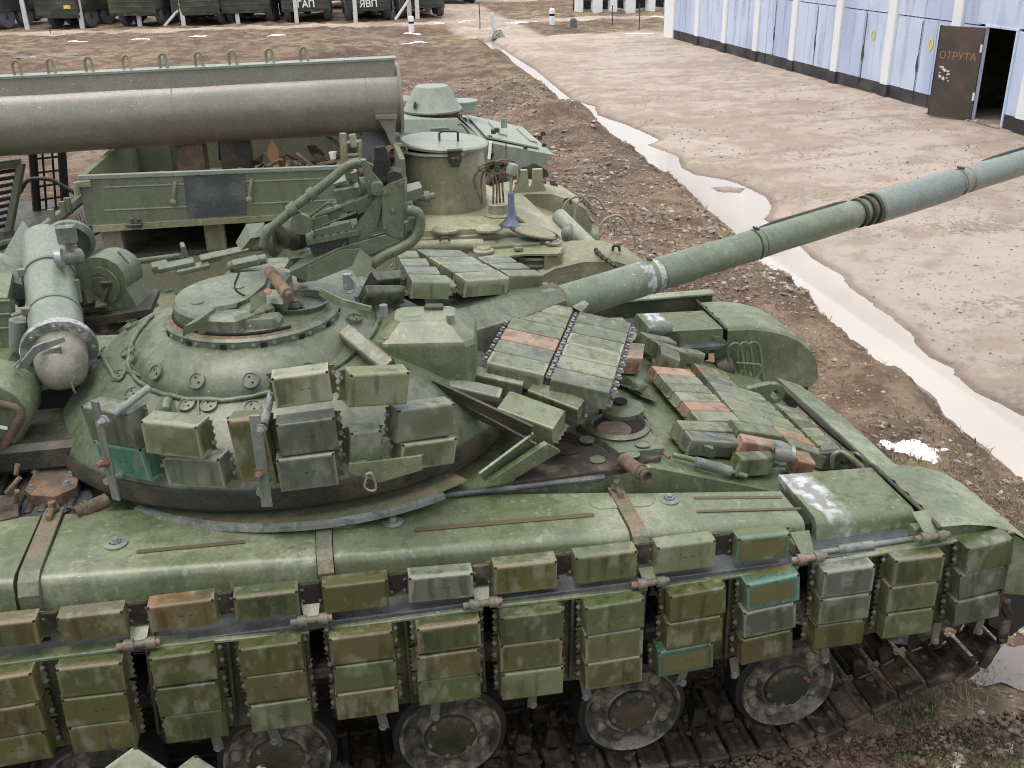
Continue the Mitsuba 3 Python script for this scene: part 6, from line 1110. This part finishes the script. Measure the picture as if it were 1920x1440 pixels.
lm = obj('headlight', cat(rod((3.872,10.200,0.826), (3.896,10.200,1.090), .03), lathe([(0, -.06), (.06, -.05), (.07, .03), (0, .04)], (3.889,10.180,0.945), (1, -.2, 0), 16)), 'm_dark', K3)
obj('lamp_stem', rod((3.834,10.120,0.861), (3.867,10.120,1.123), .025), 'm_white', lm)
obj('thin_aerial', rod((4.118,10.200,0.812), (4.124,10.200,1.078), .008), 'm_dark', K3)
obj('fasteners', cat(*[obox(frame(p, (1, 0, 0), (0, 0, 1)), .07, .07, .07) for p in [(3.929,10.600,1.099), (3.992,10.600,1.189), (3.463,10.600,1.464), (3.537,10.600,1.403), (4.053,10.600,1.211), (4.747,10.600,1.057), (4.800,10.600,1.122)]], *[obox(frame(p, (1, 0, 0), (0, 0, 1)), .06, .06, .06) for p in [(4.459,10.350,0.957), (4.762,10.350,0.983), (2.457,10.350,1.400)]]), 'm_dark', K3, smooth=False, kind='stuff')
obj('front_peg', cat(*[rod(A(p), A(p)+A([0, 0, .16]), .025) for p in [(4.277,11.385,1.100), (4.329,11.370,1.100)]]), 'm_carrier', K3, kind='stuff')
obj('tow_bracket', cat(loft([[A(p)+A([0, s, 0]) for p in ((4.445,10.300,0.672), (4.576,10.300,0.724), (4.784,10.300,0.601), (4.819,10.300,0.513), (4.661,10.300,0.454), (4.486,10.300,0.481))] for s in (-.06, .06)]), rod((4.436,10.300,0.672), (4.485,10.300,0.387), .05)), 'm_dark', K3, smooth=False)
obj('far_body', box(-1.8, 1.4, N0+.05, N1-.05, .62, 1.46, .05), 'm_carrier', K3)


# ------------------------------------------------------------------ the garages on the right
G = thing('garage', 'long garage block with lilac metal doors, white pillars and a black base', 'building')
GX = 15.4
PY = [34.93+.0]+[32.28-2.72*i for i in range(0, 12)]
obj('end_pillar', box(GX-.06, GX+.3, 34.9, 36.0, .05, 5.2), 'm_white', G, smooth=False)
obj('back_wall', box(GX+7, GX+7.2, 2, 36, 0, 5.2), 'm_white', G, smooth=False)
obj('roof', box(GX-.3, GX+7.3, 1.8, 36.2, 5.2, 5.4), 'm_dark', G, smooth=False)
obj('end_wall', box(GX+.3, GX+7, 35.85, 36.0, 0, 5.2), 'm_white', G, smooth=False)
def panel(y0, y1, z0, z1, x=0., amp=.012):
    """a dented sheet steel panel facing the yard"""
    ny, nz = 7, max(5, int((z1-z0)/.25)); ys, zs = np.linspace(y0, y1, ny), np.linspace(z0, z1, nz); V = []
    tl = rng.uniform(-.012, .012, 2)
    for j, z in enumerate(zs):
        for i, y in enumerate(ys):
            e = (0 < i < ny-1) and (0 < j < nz-1); V.append((GX+x+tl[0]*(i/(ny-1)-.5)+(meshkit.fbm(A([[y*2.1, z*1.7, 3.]]), 3)[0]-.5)*2*amp*e, y, z))
    V = V+[(GX+x+.05, y, z) for z in zs for y in ys]; n = ny*nz; F = []
    for j in range(nz-1):
        for i in range(ny-1):
            q = j*ny+i; F += [(q, q+ny, q+1), (q+1, q+ny, q+ny+1)]
    B = [i for i in range(ny)]+[j*ny+ny-1 for j in range(1, nz)]+[(nz-1)*ny+i for i in range(ny-2, -1, -1)]+[j*ny for j in range(nz-2, 0, -1)]
    for k in range(len(B)):
        a, b = B[k], B[(k+1) % len(B)]; F += [(a, b, b+n), (a, b+n, a+n)]
    return TM(V, F)
for i, y in enumerate(PY):
    if i: obj('pillar', box(GX-.07, GX+.25, y-.17, y+.17, .0, 5.2, .01), 'm_white', G, smooth=False)
    if i: obj('pillar_base', box(GX-.078, GX+.24, y-.195, y+.195, -.2, .40, .004), 'm_plinth', G, smooth=False)
DOOR = (13.90, 14.90)
for i in range(len(PY)-1):
    y1, y0 = PY[i]-.19, PY[i+1]+.19
    if i == 0: y1 = 34.9
    n = 4; w = (y1-y0)/n
    pass
    for k in range(n):
        a, c = y0+w*k, y0+w*(k+1)
        if a < DOOR[1]-.05 and c > DOOR[0]+.05:
            continue
        j = rng.uniform(-.012, .012)
        p = obj('door_leaf', panel(a+.006, c-.006-(.014 if k == 1 else 0), .40, 2.05, j), 'm_lilac', G, smooth=35)
        obj('kick_plate', box(GX+j-.01, GX+.06+j, a+.004, c-.004, -.2, .405), 'm_plinth', G, smooth=False)
        obj('upper_panel', panel(a+.003, c-.003, 2.075, 5.2, rng.uniform(-.008, .008), .02), 'm_lilac', G, smooth=35)
    obj('bay_backing', box(GX+.09, GX+.12, y0, y1, -.1, 5.2), 'm_black', G, smooth=False) if not (y0 < 14.5 < y1) else None
# bay with the wicket: leaf swung out, dark room behind
y1, y0 = [(PY[i]-.19, PY[i+1]+.19) for i in range(len(PY)-1) if PY[i+1] < 14.4 < PY[i]][0]
obj('upper_panel', panel(y0+.003, y1-.003, 2.10, 5.2, 0, .02), 'm_lilac', G, smooth=35)
obj('door_frame', cat(box(GX-.03, GX+.06, DOOR[0]-.06, DOOR[0], .0, 2.10), box(GX-.03, GX+.06, DOOR[1], DOOR[1]+.05, .0, 2.10), box(GX-.03, GX+.06, DOOR[0], DOOR[1], 2.05, 2.10)), 'm_lilac', G, smooth=False)
for a, c in ((y0+.002, DOOR[0]-.065), (DOOR[1]+.055, y1-.002)):
    if c-a > .03:
        obj('door_leaf', box(GX, GX+.05, a, c, .40, 2.05), 'm_lilac', G, smooth=False); obj('kick_plate', box(GX-.01, GX+.06, a, c, -.2, .405), 'm_plinth', G, smooth=False)
h0, h1 = A((15.330,14.528,2.027)), A((15.330,14.510,0.147))
hinge = A([GX-.05, 14.88, 0]); far = A([14.85, 15.72, 0])
M = frame(hinge+A([0, 0, 1.09]), far-hinge, (0, 0, 1)); W = np.linalg.norm(far-hinge)
dl = obj('wicket_leaf', obox(M, W, 1.90, .04, .006, (W/2, 0, 0)), 'm_door', G, smooth=False, label='brown steel wicket door standing open, with faded lettering')
obj('leaf_edge', obox(M, .03, 1.92, .05, .004, (W+.012, 0, 0)), 'm_plinth', dl, smooth=False)
tx = meshkit.text_mesh('ОТРУТА', .155, .004); ext = tx.bounds
tx.apply_scale([.82/(ext[1][0]-ext[0][0]), 1, 1])
Mt = frame(hinge+A([0, 0, 1.38]), hinge-far, (0, 0, 1)); n_ = Mt[:3, 2]
if n_ @ (EYE-hinge) < 0: n_ = -n_
Mt = frame(far+(hinge-far)*.05+A([0, 0, 1.36])+n_*.022, hinge-far, (0, 0, 1)); tx.apply_transform(Mt)
obj('lettering', tx, 'm_lettering', dl, smooth=False)
sp = []
for (u, v, s) in ((.15, 1.18, .06), (.22, 1.12, .07), (.30, 1.10, .05), (.14, .98, .06), (.22, .94, .06), (.32, 1.04, .05), (.30, .96, .03), (.34, .90, .03), (.12, 1.06, .03)):
    g = sg.Polygon(blob(u, v, s*.6, s*.5, int(u*900+v*100), 14)); Mq = frame(far+n_*.022, hinge-far, (0, 0, 1)); sp.append(prism(g, Mq, .003))
obj('paint_marks', cat(sp), 'm_post', dl, smooth=False, kind='stuff')
for z in (.62, 1.62): obj('hinge', rod(hinge+A([-.02, 0, z-.08])+n_*.02, hinge+A([-.02, 0, z+.08])+n_*.02, .025), 'm_white', dl)
obj('room_wall', box(GX+3.0, GX+3.1, 9, 19, 0, 5), 'm_dark', G, smooth=False)
obj('room_floor', box(GX+.1, GX+3.0, 9, 19, -.05, .04), 'm_dark', G, smooth=False)
obj('room_side', box(GX+.1, GX+3.0, 16.2, 16.3, 0, 5), 'm_dark', G, smooth=False); obj('room_side', box(GX+.1, GX+3.0, 11.9, 12.0, 0, 5), 'm_dark', G, smooth=False)
obj('room_ceiling', box(GX+.1, GX+3.0, 9, 19, 3.0, 3.1), 'm_dark', G, smooth=False)
obj('inner_shelf', [box(GX+.8, GX+1.2, 12.8, 14.6, .55, 1.05), box(GX+1.2, GX+1.25, 13.9, 14.5, 1.1, 1.7)], 'm_door', G, smooth=False)
obj('threshold', box(GX-.12, GX+.2, 13.85, 15.0, .05, .13), 'm_stone', G, smooth=False)
for y, z in ((19.55, 1.5), (16.9, 1.52)):
    g = sg.Point(0, 0).buffer(.14).difference(sg.Point(0, 0).buffer(.09)); 
    m = prism(g, np.array([[0, 0, -1, GX-.015], [.7, 0, 0, y], [0, 1, 0, z], [0, 0, 0, 1.]]), .004); obj('yellow_number', m, 'm_yellow', G, smooth=False)
for y in (17.35, 19.95, 22.7, 25.5):
    obj('leaf_gap', box(GX-.016, GX-.006, y-.012, y+.012, .3, 2.0), 'm_black', G, smooth=False)
    obj('lock_stain', plate([(GX-.017, y-.06, 1.0), (GX-.017, y+.03, 1.25), (GX-.017, y+.06, .95), (GX-.017, y-.01, .75)], .004), 'm_door', G, smooth=False)
tag(obj('rubble', cat(*[hull([A([15.05, 15.72+.13*i, .13])+rng.uniform(-.1, .1, 3)*[1, 1, .7] for _ in range(9)]) for i in range(3)]), 'm_stone', smooth=False, kind='stuff'), 'pale rubble under the open wicket door')

# ------------------------------------------------------------------ truck park, posts, markers
def truck(x, y, yaw, w=2.5, z0=.82, text=None, lab='', cover=True, six=True):
    k = thing('cargo_truck', lab, 'truck', 'army trucks parked in a row beyond the field')
    c, s = math.cos(yaw), math.sin(yaw)
    def W(m): m = m.copy(); m.apply_transform(np.array([[c, -s, 0, x], [s, c, 0, y], [0, 0, 1, ground_z(x, y)], [0, 0, 0, 1.]])); return m
    def o(n, m, mat, par=k, **q): return obj(n, W(m), mat, par, smooth=q.pop('smooth', False), **q)
    o('chassis', box(-.45, .45, .3, 7.2, .70, .95), 'm_black'); o('axle', rod((-1., 1.2, .56), (1., 1.2, .56), .12), 'm_black'); o('axle', rod((-1., 2.6, .56), (1., 2.6, .56), .12), 'm_black')
    o('bed', box(-w/2, w/2, 0, 4.4, z0, z0+.75), 'm_truck'); tg = o('tailgate', box(-w/2+.02, w/2-.02, -.05, .0, z0-.14, z0+.78), 'm_truck')
    for i in range(3): o('gate_rib', box(-w/2+.1, w/2-.1, -.075, -.05, z0+.12+i*.24, z0+.17+i*.24), 'm_truck', tg)
    if cover: o('canvas_cover', box(-w/2+.03, w/2-.03, .02, 4.3, z0+.75, z0+2.1, .12), 'm_truck')
    o('cab', box(-1.15, 1.15, 4.7, 6.6, 1.0, 2.6, .12), 'm_truck')
    o('bumper', box(-w/2, w/2, -.04, .06, z0-.28, z0-.145), 'm_dark')
    o('differential', lathe([(.0, 0), (.2, .05), (.24, .15), (.2, .3), (0, .35)], (0, 1.0, .56), (0, 1, 0), 12), 'm_black')
    for sx in (-1, 1):
        for yy in ((1.2, 2.6, 5.9) if six else (1.4, 5.6)):
            wl = o('wheel', lathe([(.18, -.16), (.30, -.16), (.34, -.18), (.50, -.18), (.56, -.12), (.56, .12), (.50, .18), (.3, .18), (0, .10)], (sx*1.0, yy, .55), (sx, 0, 0), 20), 'm_tyre', smooth=30)
            o('rim', lathe([(.30, .16), (.26, .10), (.1, .14), (0, .18)], (sx*1.0, yy, .55), (sx, 0, 0), 14), 'm_dark', wl)
        o('tail_lamp', box(sx*(w/2-.25)-.09, sx*(w/2-.25)+.09, -.10, -.05, z0-.26, z0-.16), 'm_rubber')
    if text:
        t = meshkit.text_mesh(text, .33, .01, bold=True); b = t.bounds; t.apply_translation([-(b[0][0]+b[1][0])/2, 0, 0])
        t.apply_transform(np.array([[1, 0, 0, 0], [0, 0, -1, -.085], [0, 1, 0, z0-.07], [0, 0, 0, 1.]])); o('lettering', t, 'm_white', tg)
    return k
truck(-15.6, 52.6, -.45, lab='leftmost dark army truck at the left edge of the photo'); truck(-11.4, 52.2, -.42, lab='dark army truck with a small yellow plate, second from the left'); truck(-7.6, 51.4, -.30, lab='dark army truck third from the left in the row')
truck(-4.5, 51.2, -.20, lab='dark army truck fourth from the left, behind the post with a brace'); truck(-2.0, 51.0, -.13, lab='dark army truck fifth from the left in the row', cover=True)
truck(1.05, 50.6, -.04, text='ГАП', lab='army truck with white letters on its tailgate, left of the two lettered ones', cover=True); truck(4.2, 50.2, .0, text='ЯВП', w=2.3, lab='army truck with white letters on its tailgate, right of the two lettered ones'); truck(7.0, 49.9, .02, w=2.2, z0=.78, lab='army truck farthest right in the row, without lettering')
truck(3.4, 60, .1, lab='dark army truck in the second row, behind the gap between the lettered ones', w=2.4); truck(7.6, 60.5, .1, lab='dark army truck in the second row, behind the left side of the farthest right truck'); truck(10.5, 61, .1, lab='dark army truck in the second row, right of the front row end')
obj('yellow_plate', box(-10.95, -10.6, 51.8, 51.84, .95, 1.12), 'm_yellow', 'cargo_truck_001', smooth=False)
POSTS = [(-13.018,52.465,0.000), (-10.250,51.927,0.000), (-7.397,51.686,0.000), (-5.202,51.402,0.000), (-2.471,51.230,0.000), (0.511,50.602,0.000), (3.468,49.629,0.000), (6.639,49.628,0.000)]
names = ['leftmost', 'second from the left', 'third from the left', 'braced fourth', 'fifth from the left', 'sixth from the left', 'seventh from the left', 'wide paired last']
for i, p in enumerate(POSTS):
    p = A(p); z = ground_z(p[0], p[1]); k = thing('fence_post', f'white concrete fence post before the truck row, {names[i]}', 'post', 'concrete posts along the truck park')
    lean = rng.uniform(-.02, .02)
    obj('shaft', loft([[(p[0]+a*w+lean*h, p[1]+b*w, z+h) for a, b in ((-1, -1), (1, -1), (1, 1), (-1, 1))] for h, w in ((-.2, .105), (2.6, .085))]), 'm_post', k, smooth=False)
    if i == 3: obj('brace', rod((p[0]-.95, p[1]-.1, z), (p[0]-.05, p[1], z+.85), .07, n=6), 'm_post', k)
    if i == 7:
        obj('brace', rod((p[0]-1.15, p[1]-.1, z), (p[0]-.1, p[1], z+1.3), .07, n=6), 'm_post', k)
        obj('shaft', box(p[0]-.5, p[0]-.28, p[1]+.1, p[1]+.3, z, z+2.6, .01), 'm_post', k, smooth=False); obj('gate_panel', box(p[0]-.3, p[0]-.1, p[1]+.3, p[1]+.34, z+.5, z+2.6), 'm_post', k, smooth=False)
gz = lambda p: A([p[0], p[1], float(ground_z(p[0], p[1]))])
fr_ = A((5.806,54.764,0.000)); f2_ = A((8.083,53.674,0.000))
k = thing('gate_frame', 'thin pale pipe gate frame beside the last fence post', 'gate')
for p in [(5.806,54.764,0.000), (8.083,53.674,0.000)]: obj('upright_pipe', rod(gz(p), gz(p)+A([0, 0, 2.6]), .05, n=8), 'm_post', k)
obj('rail_pipe', rod(gz([(5.806,54.764,0.000)][0])+A([0, 0, .3]), gz([(8.083,53.674,0.000)][0])+A([0, 0, .3]), .05, n=8), 'm_post', k)
for q, lab in zip([(5.676,42.701,0.000), (12.402,43.659,0.000)], ('white bollard with one black band nearest the truck park', 'white bollard with one black band on the far lane')):
    p = gz(q); k = thing('bollard', lab, 'bollard', 'white banded bollards')
    obj('shaft', lathe([(.13, -.05), (.13, .36), (.12, .38)], p, (0, 0, 1), 14), 'm_white', k); obj('black_band', lathe([(.125, .38), (.125, .47)], p, (0, 0, 1), 14), 'm_black', k); obj('top', lathe([(.12, .47), (.13, .48), (.13, .66), (.1, .70), (0, .71)], p, (0, 0, 1), 14), 'm_white', k)
p = gz([(13.000,41.876,0.000)][0]); k = thing('marker_stone', 'small bluish grey marker stone right of the lane bollard', 'marker stone')
obj('stub', loft([[(p[0]+a*w, p[1]+b*w*.5, p[2]+h) for a, b in ((-1, -1), (1, -1), (1, 1), (-1, 1))] for h, w in ((-.05, .16), (.35, .14), (.43, .06))]), 'm_tyre', k, smooth=False)
for q, h, lab in zip([(8.822,42.793,0.000), (15.021,42.507,0.000), (15.214,38.953,0.000), (-11.213,49.216,0.000)], (1.15, .9, 1.1, .9), ('tall thin rod standing left of the bent pipe stub', 'thin rod right of the marker stone', 'thin rod nearest the garage corner', 'thin rod in the field below the second truck')):
    p = gz(q); tag(obj('marker_rod', tube([p, p+A([.01, 0, h*.5]), p+A([-.01, 0, h])], .022, 6), 'm_dark'), lab, 'rod', 'thin rods in the field')
p = gz([(8.871,38.499,0.000)][0]); k = thing('pipe_stub', 'bent white pipe stub on a concrete block at the end of the ditch', 'pipe')
obj('block', hull([p+A(q) for q in ((-.25, -.15, 0), (.35, -.15, 0), (.4, .3, 0), (-.2, .3, 0), (-.15, -.05, .30), (.15, -.05, .34), (.28, .2, .25), (-.1, .2, .3))]), 'm_scuff', k, smooth=False)
obj('bent_pipe', tube([p+A([-.05, .05, .2]), p+A([-.12, .05, .5]), p+A([-.17, .05, .8]), p+A([-.19, .05, 1.02])], .09, 10, 3), 'm_post', k, smooth=True)
# pipeline on white blocks, far right
k = thing('pipeline', 'long grey pipeline resting on white blocks beyond the yard', 'pipeline')
a, b = A([(15.716,51.698,0.000)][0]), A([(21.328,48.963,0.000)][0]); a[2], b[2] = ground_z(a[0], a[1])+.75, ground_z(b[0], b[1])+.75
obj('pipe', rod(a, b+(b-a)*.4, .16), 'm_grey', k); obj('pipe', rod(a+A([0, .7, .1]), b+(b-a)*.4+A([0, .7, .1]), .12), 'm_tyre', k)
obj('dark_gap', box(a[0], b[0]+3, a[1]+1.2, a[1]+1.3, 0, .7), 'm_black', k, smooth=False)
for i, t in enumerate((.0, .16, .30, .45, .63, .8, .97)): 
    q = a+(b-a)*t; w = .45 if i % 2 else .3; obj('support_block', box(q[0]-w/2, q[0]+w/2, q[1]-.4, q[1]+.4, -.1, .66), 'm_white', k, smooth=False)
obj('upright', cat(*[rod(a+(b-a)*t+A([0, .3, -.7]), a+(b-a)*t+A([0, .3, 1.0]), .05) for t in (.02, .28, .62)]), 'm_post', k, kind='stuff')
obj('sign_board', box(*(a+(b-a)*.38)[:1]-.0, (a+(b-a)*.38)[0]+.75, a[1]+.2, a[1]+.25, .75, 1.4), 'm_gunblue', k, smooth=False)
# ------------------------------------------------------------------ the tank the photographer stands on: only corners of its turret blocks show
K4 = thing('battle_tank', 'near tank of which only pale green block corners show at the bottom edge', 'tank')
obj('turret', lathe([(1.35, 0), (1.4, .15), (1.3, .42), (1.0, .6), (.0, .68)], (-.4, -6.2, 1.6), (0, 0, 1), 48), 'm_turret', K4)
obj('hull', box(-3.6, 2.8, -7.4, -5.0, .5, 1.6, .08), 'm_paint', K4)
for q in (((0.761,-3.503,2.350), (0.870,-3.612,2.350), (0.611,-3.561,2.350)), ((0.900,-3.538,2.330), (0.975,-3.613,2.330), (0.811,-3.583,2.330)), ((1.052,-3.579,2.310), (1.088,-3.616,2.310), (1.002,-3.602,2.310))):
    tl, tr, bl = map(A, q); e1, e2 = unit(tr-tl), bl-tl; e2 = unit(e2-e1*(e2@e1))
    block(K4, tl, tl+e1*.32, tl+e2*.22, .10, 7, flange=(0, 0))


# ------------------------------------------------------------------ small fixings gathered per vehicle
for k, v in NOTCH.items():
    obj('fold_notches', cat(v), 'm_black', k, smooth=False, kind='stuff')
for k, v in BOLTS.items():
    if v: obj('bolts', cat(v), 'm_bolt', k, smooth=False, kind='stuff')
